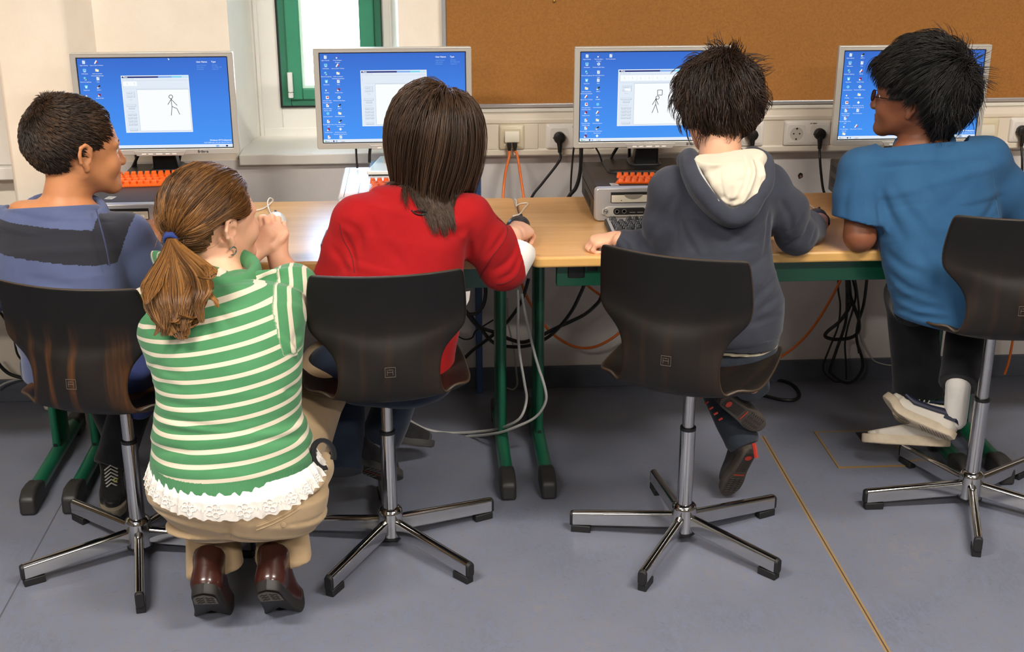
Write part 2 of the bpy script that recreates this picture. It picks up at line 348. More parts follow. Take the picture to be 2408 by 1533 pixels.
def plug(x, label, cable_pts, r=0.0042, z=ZS):
    t = thing('power_plug', label, 'plug', (x, -0.059, z), 0, 'black plugs in the power sockets')
    m = MB(); m.lathe([(0.0175, 0.0), (0.0185, 0.004), (0.0185, 0.016), (0.0165, 0.020), (0.010, 0.022), (0.0001, 0.0222)], FRONT, 28)
    m.box((-0.0205, -0.012, -0.003), (0.0205, -0.006, 0.001))
    obj('plug_body', m, M_black, t, 0.001)
    m = MB(); m.tube([(0, -0.014, -0.006), (0, -0.015, -0.018), (0.001, -0.014, -0.030), (0.0015, -0.013, -0.046)], [0.0105, 0.0085, 0.0072, 0.0062], 14); obj('cable_boot', m, M_black, t)
    P = [(x+0.001, -0.073, z-0.030), (x+0.0015, -0.072, z-0.044)]+[tuple(q) for q in cable_pts]
    m = MB(); m.tube(spline(P, 8), r, 10); o = obj('power_cord', m, M_black_cable, t); o.matrix_parent_inverse = T(Vector((-x, 0.059, -z)))
    return t
x1 = onY(1284, 330, -0.05)[0]
power_socket(x1, 2, (0, 1), 'double white power socket printed UV left of the third monitor', 'UV 200/64')
x2 = onY(1684, 330, -0.05)[0]
power_socket(x2, 2, (0, 1), 'white double power socket half hidden behind the boy in the hoodie', None)
x3 = onY(1841, 330, -0.05)[0]
power_socket(x3, 2, (1,), 'double white power socket with an empty left outlet', 'UV 200/4')
x4 = onY(2372, 315, -0.05)[0]
power_socket(x4, 2, (0, 1), 'white double power socket at the right end of the photo', None)
# network socket with two plugs
def net_socket(x, label, z=ZS):
    t = thing('network_socket', label, 'socket', (x, -0.047, z)); obj('frame', bezel(0.081, 0.081, 0), M_data, t)
    m = MB(); m.prism(rrect(0.054, 0.054, 0.003, 4), T((0, -0.010, 0)) @ FRONT, 0.0015); o = obj('insert', m, M_data, t)
    m = MB(); m.add([(-0.023, -0.0115, 0.021), (0.023, -0.0115, 0.021), (0.023, -0.021, -0.001), (-0.023, -0.021, -0.001), (-0.023, -0.0115, -0.014), (0.023, -0.0115, -0.014), (-0.023, -0.0195, -0.014), (0.023, -0.0195, -0.014)],
        [(0, 1, 2, 3), (3, 2, 7, 6), (6, 7, 5, 4), (0, 3, 6, 4), (1, 5, 7, 2), (0, 4, 5, 1)]); obj('jack_housing', m, mat('jack_housing', (228, 222, 204), 0.3) if 'jack_housing' not in MATS else MATS['jack_housing'], o, 0.0015)
    return t
xd = onY(1203.5, 322, -0.05)[0]
net_socket(xd, 'beige network socket with two orange cables plugged in')
net_socket(onY(2318, 315, -0.05)[0], 'beige network socket beside the right edge of the fourth monitor')
for dx, pts, lab in ((-0.009, [(1201, 352), (1197, 368), (1188, 410), (1183, 465), (1186, 520)], 'orange network cable hanging from the left jack of the socket'),
                     (0.009, [(1213, 352), (1217, 368), (1225, 420), (1231, 465), (1234, 520)], 'orange network cable hanging from the right jack of the socket')):
    t = thing('network_cable', lab, 'cable', (xd+dx, -0.066, ZS-0.014), 0, 'network cables at the socket')
    m = MB(); m.box((-0.0065, -0.008, -0.014), (0.0065, 0.008, 0.001)); m.tube([(0, -0.002, -0.012), (0, -0.004, -0.029)], [0.0062, 0.0042], 10); obj('connector', m, M_black, t, 0.001)
    P = [(xd+dx, -0.070, ZS-0.040)]+[tuple(onY(a, b, -0.075-0.0004*max(0, b-352))) for a, b in pts[1:]]
    m = MB(); m.tube(spline(P, 8), 0.0042, 10); o = obj('cable', m, M_orange_cable, t); o.matrix_parent_inverse = T(Vector((-(xd+dx), 0.066, -(ZS-0.014))))
def px_path(pts, Y):                                   # photo points hung in the plane y = Y (or per-point)
    return [tuple(onY(a[0], a[1], (a[2] if len(a) > 2 else Y))) for a in pts]
plug(onY(1315, 322, -0.06)[0], 'black plug with cord swinging left in the socket beside the network socket', px_path([(1318, 372), (1306, 392), (1276, 430), (1250, 465), (1235, 520)], -0.10))
plug(onY(1767, 322, -0.06)[0], 'black plug partly hidden beside the dark hair of the boy in the hoodie', px_path([(1767, 385), (1768, 440), (1770, 520)], -0.08))
plug(onY(1926, 318, -0.06)[0], 'black plug right of the empty outlet with straight hanging cord', px_path([(1928, 372), (1931, 410), (1937, 450), (1950, 470), (1962, 520)], -0.09))
plug(onY(2401, 312, -0.06)[0], 'black plug cut off by the right edge of the photo', px_path([(2404, 380), (2402, 430), (2390, 470)], -0.09))
# wall hole
p = onY(1882, 413, -0.004); mb = MB(); n = 12
pts = [(0.0085*(0.8+0.4*random.random())*math.cos(2*PI*k/n), 0.010*(0.8+0.4*random.random())*math.sin(2*PI*k/n)) for k in range(n)]
mb.prism(pts, T(Vector((p[0], -0.0041, p[2]))) @ FRONT, 0.0008, mi=0); mb.prism([(a*0.55+0.001, b*0.5-0.002) for a, b in pts], T(Vector((p[0], -0.0049, p[2]))) @ FRONT, 0.0004, mi=1)
tag(obj('wall_hole', mb, [mat('hole_dark', (38, 26, 20), 0.9), mat('brick_dust', (150, 98, 84), 0.9)]), 'small chipped dowel hole in the wall under the empty outlet', 'hole')
# blue conduit post
mb = MB().box((0.150, -0.045, 0.0), (0.172, -0.016, 0.806)); tag(obj('conduit_post', mb, mat('blue_steel', (58, 84, 128), 0.45), bevel=0.004), 'slim blue steel conduit post standing against the wall', 'post')
# floor outlet hatch
t = thing('floor_hatch', 'square linoleum floor hatch with ochre edging', 'floor hatch', (1.307, -0.552, 0.0))
m = MB()
for a, b in (((-0.113, -0.128), (0.113, -0.122)), ((-0.113, 0.122), (0.113, 0.128)), ((-0.113, -0.122), (-0.108, 0.122)), ((0.108, -0.122), (0.113, 0.122))): m.box((a[0], a[1], 0.0005), (b[0], b[1], 0.0030))
obj('edging', m, mat('ochre_edging', (142, 112, 62), 0.5), t)['label'] = 'ochre edging strip'
m = MB(); m.box((-0.108, -0.122, 0.0005), (0.108, 0.036, 0.0025)); m.box((-0.108, 0.036, 0.0005), (0.014, 0.122, 0.0025)); m.box((0.058, 0.036, 0.0005), (0.108, 0.122, 0.0025)); m.box((0.014, 0.116, 0.0005), (0.058, 0.122, 0.0025))
obj('lid', m, M_floor, t, smooth=False)
m = MB(); m.box((0.014, 0.036, 0.0003), (0.058, 0.116, 0.0007)); obj('cut_out', m, mat('hatch_dark', (16, 16, 17), 0.7), t)['label'] = 'dark opening'
m = MB(); m.box((0.016, 0.040, 0.0008), (0.056, 0.050, 0.0022)); obj('metal_tab', m, M_alu, t)
# ================================================================ outside the window
t = thing('outside_ground', 'pale pavement outside the window', 'ground', (0, 6, -0.6)); t['kind'] = 'structure'
obj('pavement', MB().box((-14, -5.6, -0.1), (14, 24, 0.0)), mat('pavement', (214, 208, 200), 0.8), t)
tag(obj('lawn', MB().box((-6.5, 3.2, -0.6), (-1.05, 11.5, -0.55)), mat('lawn_grass', (150, 186, 62), 0.9, var=0.3, vscale=3)), 'bright green lawn seen through the window', 'lawn', kind='stuff')
hs = thing('brick_house', 'pale red brick house across the street outside the window', 'house', (-3.0, 13.5, -0.6))
def brick():
    m = bpy.data.materials.new('brick'); m.use_nodes = True; q = NT(m); b = q.n('ShaderNodeTexBrick'); q.l(q.mapping(q.obj(), (1, 1, 1), (PI/2, 0, 0)), b.inputs['Vector'])
    b.inputs['Color1'].default_value = (*lin((196, 118, 92)), 1); b.inputs['Color2'].default_value = (*lin((180, 100, 80)), 1); b.inputs['Mortar'].default_value = (*lin((210, 190, 170)), 1); b.inputs['Scale'].default_value = 4
    q.l(b.outputs[0], q.b.inputs['Base Color']); return m
obj('facade', MB().box((-5, 0, 0), (9, 3, 5.5)), brick(), hs)
for x in (0.1, 1.9, 3.7):
    f = obj('window', MB().box((x-0.6, -0.06, 1.2), (x+0.6, 0.0, 3.0)), M_white, hs); obj('pane', MB().box((x-0.5, -0.08, 1.3), (x+0.5, -0.06, 2.9)), mat('far_pane', (120, 170, 220), 0.1) if 'far_pane' not in MATS else MATS['far_pane'], f)
cr = thing('white_van', 'white van parked outside the window', 'vehicle', (-0.15, 8.4, -0.6))
m = MB(); m.add([(a, y, z) for a in (-0.95, 0.95) for y, z in ((0, 0.35), (0, 1.0), (0.55, 1.15), (1.0, 1.85), (4.2, 1.9), (4.2, 0.35))], [tuple(range(6)), tuple(range(11, 5, -1))]+[(i, 6+i, 6+(i+1) % 6, (i+1) % 6) for i in range(6)])
obj('body', m, mat('white_car_paint', (235, 238, 240), 0.2), cr, 0.08, 3)
m = MB(); m.add([(-0.8, 0.555, 1.22), (0.8, 0.555, 1.22), (0.72, 0.96, 1.80), (-0.72, 0.96, 1.80)], [(0, 1, 2, 3)]); obj('windscreen', m, mat('car_glass', (150, 180, 190), 0.1), cr)
obj('bumper', MB().box((-0.93, -0.08, 0.35), (0.93, 0.05, 0.6)), mat('car_bumper', (170, 168, 170), 0.4), cr, 0.03)
for sx in (-0.72, 0.72):
    obj('headlight', MB().box((sx-0.16, -0.03, 0.78), (sx+0.16, 0.02, 0.94)), MATS['car_glass'], cr, 0.02)
    for yy in (0.8, 3.4):
        m = MB(); m.lathe([(0.02, -0.1), (0.33, -0.1), (0.35, 0), (0.33, 0.1), (0.02, 0.1)], T((sx*1.15, yy, 0.35)) @ Ry(PI/2), 20); obj('wheel', m, M_rubber, cr)
m = MB(); rs = np.random.RandomState(3)
for k in range(420):
    c = rs.normal(size=3); c = c/np.linalg.norm(c)*np.array([1.25, 1.0, 0.9])*rs.uniform(0.6, 1)+np.array([0, 0, 2.6]); a = rs.uniform(0, 6.3); q = 0.16
    e1 = rs.normal(size=3); e1 /= np.linalg.norm(e1); e2 = np.cross(e1, rs.normal(size=3)); e2 /= np.linalg.norm(e2); m.quad(c-q*e1, c+q*e2, c+q*e1, c-q*e2)
tt = thing('street_tree', 'leafy yellow green tree on the lawn outside the window', 'tree', (-2.35, 10.4, -0.6)); obj('crown', m, mat('tree_leaves', (176, 196, 70), 0.8), tt, smooth=False)
m = MB(); m.tube([(0, 0, 0), (0.04, 0, 1.2), (0, 0, 2.4)], [0.12, 0.09, 0.05], 10); obj('trunk', m, mat('bark', (120, 96, 74), 0.9), tt)
# ================================================================ furniture materials
def wood_top():
    m = bpy.data.materials.new('beech_laminate'); m.use_nodes = True; t = NT(m); o = t.obj()
    a = t.noise(t.mapping(o, (2.2, 34, 10)), 1.0, 6, 0.65, 0.6); b = t.noise(t.mapping(o, (14, 300, 60)), 1.0, 3, 0.6)
    col = t.ramp(a, [(0.3, lin((204, 154, 98))), (0.7, lin((222, 176, 120)))])
    col = t.mix(t.math('MULTIPLY', t.ramp(b, [(0.55, (0, 0, 0)), (0.75, (1, 1, 1))]), 0.25), col, lin((178, 128, 76)))
    t.l(col, t.b.inputs['Base Color']); t.b.inputs['Roughness'].default_value = 0.3; t.b.inputs['Specular IOR Level'].default_value = 0.5; return m
M_top = wood_top(); M_edge = mat('beech_edge', (206, 160, 92), 0.35, var=0.06, vscale=18)
M_dgreen = mat('dark_green_steel', (22, 94, 68), 0.3, coat=0.2)
M_cap = mat('foot_cap_plastic', (40, 39, 38), 0.5)
M_chrome = mat('chrome', (208, 207, 206), 0.09, 1.0, var=0.03, vscale=30)
M_chrome_worn = mat('chrome_worn', (196, 194, 192), 0.2, 1.0, var=0.08, vscale=60)
# ---------------------------------------------------------------- desks
DW, DY0, DY1 = 1.317, -0.842, -0.216
def desk(x0, label):
    t = thing('school_desk', label, 'desk', (x0, 0, 0), 0, 'school desks in a row along the wall'); W = DW
    m = MB(); m.prism(rrect(W, DY1-DY0, 0.022, 6, W/2, (DY0+DY1)/2), T((0, 0, 0.690)), 0.030)
    tp = obj('tabletop', m, [M_edge, M_top], t, 0.007, 4)
    for p in tp.data.polygons: p.material_index = 1 if (p.normal.z > 0.9) else 0
    m = MB().box((0.075, -0.745, 0.607), (W-0.075, -0.715, 0.690)); m.box((0.075, -0.30, 0.63), (W-0.075, -0.27, 0.69)); obj('apron', m, M_dgreen, t, 0.002)
    for xl in (0.054, W-0.054):
        m = MB(); n = 18
        m.tube([(xl, -0.775, 0.034), (xl, -0.25, 0.034)], 0.024, n, sq=(1.05, 0.85))
        f = obj('foot', m, M_dgreen, t)
        m = MB(); pr = [(-0.822, 0.0), (-0.70, 0.0), (-0.70, 0.050), (-0.715, 0.058), (-0.745, 0.064), (-0.785, 0.066), (-0.818, 0.048)]
        m.add([(xl-0.022, y, z) for y, z in pr]+[(xl+0.022, y, z) for y, z in pr], [tuple(range(7)), tuple(range(13, 6, -1))]+[(i, 7+i, 7+(i+1) % 7, (i+1) % 7) for i in range(7)])
        obj('foot_cap', m, M_cap, f, 0.009, 3)['label'] = 'black plastic end cap'
        m = MB(); m.box((xl-0.02, -0.30, 0.0), (xl+0.02, -0.22, 0.062)); obj('rear_cap', m, M_cap, f, 0.008)
        m = MB(); m.tube([(xl, -0.42, 0.04), (xl, -0.42, 0.688)], 0.030, 20, sq=(1.5, 0.62), upv=(0, 1, 0)); m.tube([(xl, -0.487, 0.05), (xl, -0.487, 0.688)], 0.0115, 14); m.box((xl-0.012, -0.72, 0.655), (xl+0.012, -0.25, 0.69))
        lg = obj('leg', m, M_dgreen, t)
        m = MB(); m.box((xl-0.0045, -0.5015, 0.058), (xl+0.0045, -0.497, 0.067)); obj('screw', m, M_black, lg)
    # black cable clip boxes under the top, left front corner
    m = MB().box((0.105, -0.752, 0.632), (0.150, -0.745, 0.688)); m.box((0.158, -0.75, 0.650), (0.185, -0.745, 0.688)); obj('cable_clip', m, M_black, t, 0.004)
    return t
SEAM = 0.2665
desk(SEAM+0.003, 'beech topped green steel desk under the third and fourth monitors')
desk(SEAM-0.003-DW, 'beech topped green steel desk under the first and second monitors')
desk(SEAM-0.003-DW-DW-0.006, 'beech topped desk cut off by the left edge of the photo')
desk(SEAM+0.003+DW+0.006, 'beech topped desk cut off by the right edge of the photo')
# ---------------------------------------------------------------- swivel chairs
def ply_mat(name, grain):
    m = bpy.data.materials.new(name); m.use_nodes = True; t = NT(m); o = t.obj()
    w = t.n('ShaderNodeTexWave', wave_type='BANDS', bands_direction='X'); t.l(t.mapping(o, (1.0, 0.3, 0.22)), w.inputs['Vector'])
    w.inputs['Scale'].default_value = 3.2; w.inputs['Distortion'].default_value = 16; w.inputs['Detail'].default_value = 3; w.inputs['Detail Scale'].default_value = 1.3
    f = t.noise(t.mapping(o, (130, 30, 6)), 1.0, 4, 0.7)
    wear = t.noise(o, 7, 5, 0.7)
    sx = t.n('ShaderNodeSeparateXYZ'); t.l(o, sx.inputs[0])
    lowr = t.n('ShaderNodeMapRange'); lowr.inputs[1].default_value = 0.25; lowr.inputs[2].default_value = 0.13; t.l(sx.outputs[2], lowr.inputs[0])
    k = t.math('MULTIPLY', t.math('MULTIPLY', t.ramp(w.outputs['Fac'], [(0.45, (0, 0, 0)), (0.95, (1, 1, 1))]), t.ramp(f, [(0.35, (0.2,)*3), (0.7, (1, 1, 1))])), lowr.outputs[0])
    base = t.ramp(wear, [(0.3, lin((17, 16, 15))), (0.7, lin((23, 21, 19)))])
    base = t.mix(t.math('MULTIPLY', lowr.outputs[0], 0.5), base, lin((36, 30, 26)))
    t.l(t.mix(t.math('MULTIPLY', k, grain), base, lin((104, 62, 24))), t.b.inputs['Base Color'])
    t.l(t.ramp(wear, [(0.3, (0.40,)*3), (0.7, (0.58,)*3)]), t.b.inputs['Roughness']); t.b.inputs['Specular IOR Level'].default_value = 0.28
    t.bump(t.noise(t.mapping(o, (300, 300, 30)), 1.0, 2), 0.05, 0.0005); return m
M_ply = ply_mat('dark_stained_plywood', 0.10); M_ply_worn = ply_mat('worn_stained_plywood', 0.7); M_plyedge = mat('plywood_edge', (62, 48, 34), 0.5)
def shell_mb(hb, wtop):
    # profile rows: (y, z, half width, bow forward at the edges)
    k = hb/0.345
    prof = [(0.262, -0.026, 0.150, 0.0), (0.250, -0.006, 0.172, 0.0), (0.21, 0.004, 0.188, 0.0), (0.12, 0.004, 0.202, 0.0), (0.03, 0.0, 0.207, 0.0), (-0.05, 0.0, 0.207, 0.0), (-0.105, 0.001, 0.205, 0.0), (-0.140, 0.004, 0.198, 0.0), (-0.158, 0.008, 0.184, 0.0),
            (-0.172, 0.014, 0.158, 0.003), (-0.186, 0.024, 0.138, 0.008), (-0.198, 0.040, 0.127, 0.014), (-0.207, 0.062, 0.121, 0.019), (-0.211, 0.085, 0.119, 0.022), (-0.209, 0.112, 0.121, 0.025), (-0.205, 0.136, 0.128, 0.028), (-0.201, 0.158, 0.142, 0.030), (-0.199, 0.178, 0.162, 0.032), (-0.199, 0.194, 0.178, 0.034), (-0.201, 0.208, 0.185, 0.036),
            (-0.206, 0.235, 0.187, 0.037), (-0.214, 0.27, 0.185, 0.037), (-0.222, 0.305, 0.182, 0.036), (-0.229, 0.33, 0.179, 0.035), (-0.2315, 0.340, 0.176, 0.034), (-0.2325, 0.345, 0.170, 0.033)]
    m = MB(); P = []; nu = 21
    for (y, z, hw, bow) in prof:
        row = []
        for j in range(nu):
            u = -1+2*j/(nu-1); zz = z*k if z > 0.04 else z
            if z > 0.02:
                yy = y+bow*u*u
                dz = zz-(0.150+0.050*u*u)*k; yy += -0.010*math.exp(-(dz/0.022)**2) if dz > 0 else -0.010*math.exp(-(dz/0.05)**2)   # pressed ridge, an arc across the back
                row.append((hw*u*wtop, yy, zz))
            else: row.append((hw*u, y+0.012*u*u*(1 if y < -0.1 else 0), zz+0.030*abs(u)**2.8*(1.0 if y < 0.2 else 0.6)))
        P.append(row)
    m.grid(P); return m
def chair(i, x, y, base_deg, seat_deg, hseat, hback, label, worn=False, wtop=1.0):
    t = thing('swivel_chair', label, 'chair', (x, y, 0), math.radians(base_deg), 'dark plywood swivel chairs on five star chrome bases')
    rb = math.radians(seat_deg-base_deg)
    m = MB(); m.lathe([(0.030, 0.028), (0.033, 0.028), (0.033, 0.092), (0.031, 0.100), (0.024, 0.106), (0.0205, 0.107), (0.0205, 0.09)], n=32); hb = obj('hub', m, M_chrome, t)
    m = MB(); m.lathe([(0.031, 0.022), (0.034, 0.022), (0.034, 0.029), (0.031, 0.029)], n=32); obj('hub_ring', m, M_black, hb)
    m = MB(); m.lathe([(0.020, 0.10), (0.020, 0.318), (0.0185, 0.319)], n=32); obj('outer_column', m, M_chrome, t)
    m = MB(); m.lathe([(0.0185, 0.316), (0.0205, 0.317), (0.0205, 0.325), (0.0158, 0.3265)], n=32); obj('collar', m, M_black, t)['label'] = 'black plastic collar'
    m = MB(); m.lathe([(0.0152, 0.31), (0.0152, hseat-0.012), (0.012, hseat-0.011)], n=28); obj('inner_column', m, M_chrome_worn, t)
    m = MB(); m.box((-0.09, -0.09, hseat-0.016), (0.09, 0.09, hseat-0.006), Rz(rb)); obj('seat_plate', m, M_black, t, 0.004)
    for k in range(5):
        a = Rz(math.radians(72*k)); L = 0.293
        sec = rrect(0.024, 0.046, 0.010, 5); M0 = Ry(PI/2) @ Rz(PI/2)
        m = MB(); v0 = [(0.022, px, 0.056+pz) for px, pz in sec]; v1 = [(L, px*0.98, 0.038+pz*0.92) for px, pz in sec]; n = len(sec)
        m.add([a @ Vector(v) for v in v0+v1], [tuple(range(n)), tuple(range(2*n-1, n-1, -1))]+[(j, n+j, n+(j+1) % n, (j+1) % n) for j in range(n)])
        lg = obj('leg', m, M_chrome, t)
        m = MB(); sec2 = rrect(0.0235, 0.043, 0.010, 5); n = len(sec2); v0 = [(L-0.001, px, 0.038+pz) for px, pz in sec2]; v1 = [(L+0.008, px*0.92, 0.037+pz*0.9) for px, pz in sec2]
        m.add([a @ Vector(v) for v in v0+v1], [tuple(range(n)), tuple(range(2*n-1, n-1, -1))]+[(j, n+j, n+(j+1) % n, (j+1) % n) for j in range(n)])
        m.box((L-0.048, -0.0115, 0.0), (L+0.004, 0.0115, 0.0195), a); obj('leg_cap', m, M_rubber, lg, 0.002)['label'] = 'black rubber glide and cap'
    s = obj('seat_shell', shell_mb(hback, wtop), [M_ply_worn if worn else M_ply, M_plyedge], t, sharp=60); s.location = (0, 0, hseat-0.002); s.rotation_euler = (0, 0, rb)
    so = s.modifiers.new('thickness', 'SOLIDIFY'); so.thickness = 0.009; so.offset = 1; so.material_offset_rim = 1
    sb = s.modifiers.new('smooth', 'SUBSURF'); sb.levels = 1; sb.render_levels = 1
    # embossed maker's mark in the small of the back
    m = MB(); z0 = 0.094*hback/0.345
    for a, b in (((-0.012, 0), (0.012, 0)), ((-0.012, 0.024), (0.012, 0.024)), ((-0.012, 0), (-0.012, 0.024)), ((0.012, 0), (0.012, 0.024)), ((-0.007, 0.005), (-0.007, 0.019)), ((-0.007, 0.012), (0.007, 0.012)), ((0.006, 0.005), (0.006, 0.019)), ((-0.004, 0.018), (0.004, 0.018))):
        m.tube([(a[0], -0.2335, z0+a[1]), (b[0], -0.2325, z0+b[1])], 0.0006, 5)
    mk = obj('embossed_mark', m, mat('emboss_grey', (84, 78, 70), 0.5) if 'emboss_grey' not in MATS else MATS['emboss_grey'], t); mk.location = (0, 0, hseat-0.002); mk.rotation_euler = (0, 0, rb)
    return t
chair(1, -0.763, -1.044, -79, -15, 0.468, 0.338, 'worn brown grained plywood swivel chair under the boy in the striped jumper', True, 0.98)
chair(2, -0.115, -1.031, 24.5, 5, 0.474, 0.343, 'black plywood swivel chair under the long haired child in red')
chair(3, 0.657, -1.06, 23.5, -27, 0.480, 0.372, 'black plywood swivel chair turned aslant under the boy in the grey hoodie')
chair(4, 1.488, -0.927, -36, -8, 0.553, 0.338, 'high set black plywood swivel chair under the boy in the blue T-shirt', False, 1.06)
# ---------------------------------------------------------------- monitors
M_bezel = mat('silver_bezel', (198, 194, 186), 0.32, 0.35); M_bezel_hi = mat('silver_bezel_edge', (224, 220, 210), 0.28, 0.3)
M_btn = mat('monitor_button', (236, 234, 226), 0.3); M_txt_dark = mat('bezel_lettering', (46, 46, 50), 0.5)
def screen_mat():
    m = bpy.data.materials.new('wallpaper_angle_shade'); m.use_nodes = True; t = NT(m); sx = t.n('ShaderNodeSeparateXYZ'); t.l(t.obj(), sx.inputs[0])
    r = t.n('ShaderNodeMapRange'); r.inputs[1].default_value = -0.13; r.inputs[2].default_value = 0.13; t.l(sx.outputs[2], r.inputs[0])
    c = t.ramp(r.outputs[0], [(0.0, lin((66, 150, 246))), (0.5, lin((58, 132, 232))), (1.0, lin((46, 104, 204)))])  # panel's viewing-angle darkening towards the top is put into the desktop blue
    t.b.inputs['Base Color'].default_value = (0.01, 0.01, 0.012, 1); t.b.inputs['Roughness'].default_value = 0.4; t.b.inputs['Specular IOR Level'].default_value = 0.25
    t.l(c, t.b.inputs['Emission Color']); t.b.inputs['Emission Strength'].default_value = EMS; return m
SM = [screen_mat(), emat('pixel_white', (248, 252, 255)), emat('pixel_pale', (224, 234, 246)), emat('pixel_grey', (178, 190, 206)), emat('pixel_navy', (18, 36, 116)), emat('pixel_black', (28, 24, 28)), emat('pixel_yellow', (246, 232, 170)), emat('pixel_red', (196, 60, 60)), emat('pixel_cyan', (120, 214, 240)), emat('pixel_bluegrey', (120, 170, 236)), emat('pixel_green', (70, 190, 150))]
SW, SH = 0.416, 0.258
ICONS = {'Eigene Dateien': 'doc', 'Arbeitsplatz': 'pc', 'Netzwerkumgebung': 'net', 'Papierkorb': 'bin', 'Nicht verwendete\nDesktopverknüpfungen': 'folder', 'Type to Learn 3 (Client)': 'pen', 'Pivot': 'page', 'GIMP 2': 'gimp', 'Pivot Stickfigure\nAnimator': 'small',
         'Mozilla Firefox': 'fox', 'GanzBlau': 'small', 'Microsoft Office\nPowerPoint 2003': 'ppt', 'Microsoft Office\nPublisher 2003': 'doc', 'Internet Explorer': 'ie', 'Microsoft Office Word\n2003': 'doc', 'TeachEditor.org Writer': 'doc', 'Windows Media Player': 'wmp', 'Windows Explorer': 'folder', 'Macro Media Maker\nDemoversion': 'gimp', 'Alle Das Das Das Das\nDas Das Das Das Das D...': 'dia', 'The Two Brothers': 'page', 'Microsoft Office Excel\n2003': 'page', 'NXTG': 'pen'}
class ScreenBuilder:
    def __init__(s): s.m = MB(); s.lay = 0
    def P(s, u, v, d=0.0): return (u*SW-SW/2, -d, SH/2-v*SH)
    def rect(s, u0, v0, u1, v1, mi, d=0.0004): s.m.quad(s.P(u0, v1, d), s.P(u1, v1, d), s.P(u1, v0, d), s.P(u0, v0, d), mi)
    def line(s, u0, v0, u1, v1, w, mi, d=0.0012):
        a = np.array((u0*SW, v0*SH)); b = np.array((u1*SW, v1*SH)); n = b-a; n = np.array((-n[1], n[0]))/(np.linalg.norm(n)+1e-9)*w*SW/2
        q = lambda p: (p[0]-SW/2, -d, SH/2-p[1]); s.m.add([q(a+n), q(b+n), q(b-n), q(a-n)], [(0, 1, 2, 3)], mi)
    def disc(s, u, v, r, mi, d=0.0008, r0=0.0, n=18):
        vs = []
        for k in range(n):
            a = 2*PI*k/n; vs += [(u*SW-SW/2+r*SW*math.cos(a), -d, SH/2-v*SH+r*SW*math.sin(a)), (u*SW-SW/2+r0*SW*math.cos(a), -d, SH/2-v*SH+r0*SW*math.sin(a))]
        s.m.add(vs, [(2*k, 2*((k+1) % n), 2*((k+1) % n)+1, 2*k+1) for k in range(n)], mi)
    def text(s, txt, u, v, size, mi, align='CENTER', d=0.001, bold=0.0):
        for i, ln in enumerate(txt.split('\n')): textmb(ln, size, T(Vector(s.P(u, v+i*0.022, d))) @ FRONT, s.m, mi, align, bold)
    def icon(s, u, v, kind):
        a, b = 0.011, 0.0175
        if kind in ('doc', 'page'): s.rect(u-a*.8, v-b, u+a*.8, v+b, 1); s.rect(u-a*.5, v-b*.5, u+a*.3, v-b*.1, 8 if kind == 'doc' else 3, 0.0007); s.rect(u-a*.5, v+b*.2, u+a*.5, v+b*.5, 9, 0.0007); s.rect(u+a*.2, v-b, u+a, v-b*.3, 7 if u < 0.09 and kind == 'doc' and v > 0.5 else 3, 0.0009)
        elif kind == 'pc': s.rect(u-a, v-b, u+a, v+b*.4, 8); s.rect(u-a*.7, v-b*.7, u+a*.7, v+b*.1, 9, 0.0007); s.rect(u-a*.7, v+b*.6, u+a*.8, v+b, 1)
        elif kind == 'net': s.rect(u-a, v-b, u+a*.2, v+b*.2, 8); s.rect(u-a*.2, v-b*.2, u+a, v+b*.7, 4, 0.0007); s.rect(u, v, u+a*.8, v+b*.5, 8, 0.0009); s.rect(u-a*.4, v+b*.75, u+a*.6, v+b, 1)
        elif kind == 'bin': s.m.add([s.P(u-a, v-b, 0.0004), s.P(u-a*.6, v+b, 0.0004), s.P(u+a*.6, v+b, 0.0004), s.P(u+a, v-b, 0.0004)], [(0, 1, 2, 3)], 8); s.rect(u-a*.5, v-b*.3, u+a*.4, v+b*.5, 1, 0.0007)
        elif kind == 'folder': s.rect(u-a, v-b*.6, u+a, v+b*.7, 6); s.rect(u-a, v-b*.9, u, v-b*.5, 1); s.rect(u-a*.2, v, u+a*.9, v+b*.8, 1, 0.0007)
        elif kind == 'fox': s.disc(u, v, a*.9, 7); s.disc(u+a*.2, v-b*.1, a*.5, 4, 0.001); s.rect(u-a, v+b*.2, u-a*.1, v+b, 1, 0.0012)
        elif kind == 'pen': s.disc(u, v, a*.8, 4); s.disc(u+a*.4, v+b*.1, a*.5, 7, 0.001); s.line(u-a, v+b, u+a*.3, v-b, .008, 1)
        elif kind == 'gimp': s.disc(u-a*.2, v+b*.2, a*.7, 3); s.line(u-a, v+b*.6, u+a, v-b*.8, .009, 5); s.rect(u-a, v+b*.2, u-a*.2, v+b, 1, 0.0013)
        elif kind == 'small': s.disc(u+a*.3, v-b*.5, a*.25, 7); s.rect(u-a*.9, v+b*.1, u-a*.1, v+b*.9, 1, 0.0013)
        elif kind == 'ppt': s.rect(u-a*.8, v-b, u+a, v+b*.9, 1); s.rect(u-a*.3, v-b*.7, u+a*.8, v+b*.3, 7, 0.0007)
        elif kind == 'ie': s.disc(u, v, a*.9, 8, 0.0008, a*.5); s.line(u-a*.6, v, u+a*.7, v, .006, 8)
        elif kind == 'wmp': s.disc(u, v, a*.9, 1); s.disc(u, v, a*.5, 9, 0.001)
        elif kind == 'dia': s.m.add([s.P(u, v-b, 0.0004), s.P(u-a*.9, v, 0.0004), s.P(u, v+b, 0.0004), s.P(u+a*.9, v, 0.0004)], [(0, 1, 2, 3)], 1)
    def column(s, u, names, v0=0.042, dv=0.0895):
        for i, nm in enumerate(names):
            if nm: s.icon(u, v0+i*dv, ICONS.get(nm, 'doc')); s.text(nm, u, v0+i*dv+0.040, 0.0037, 1)
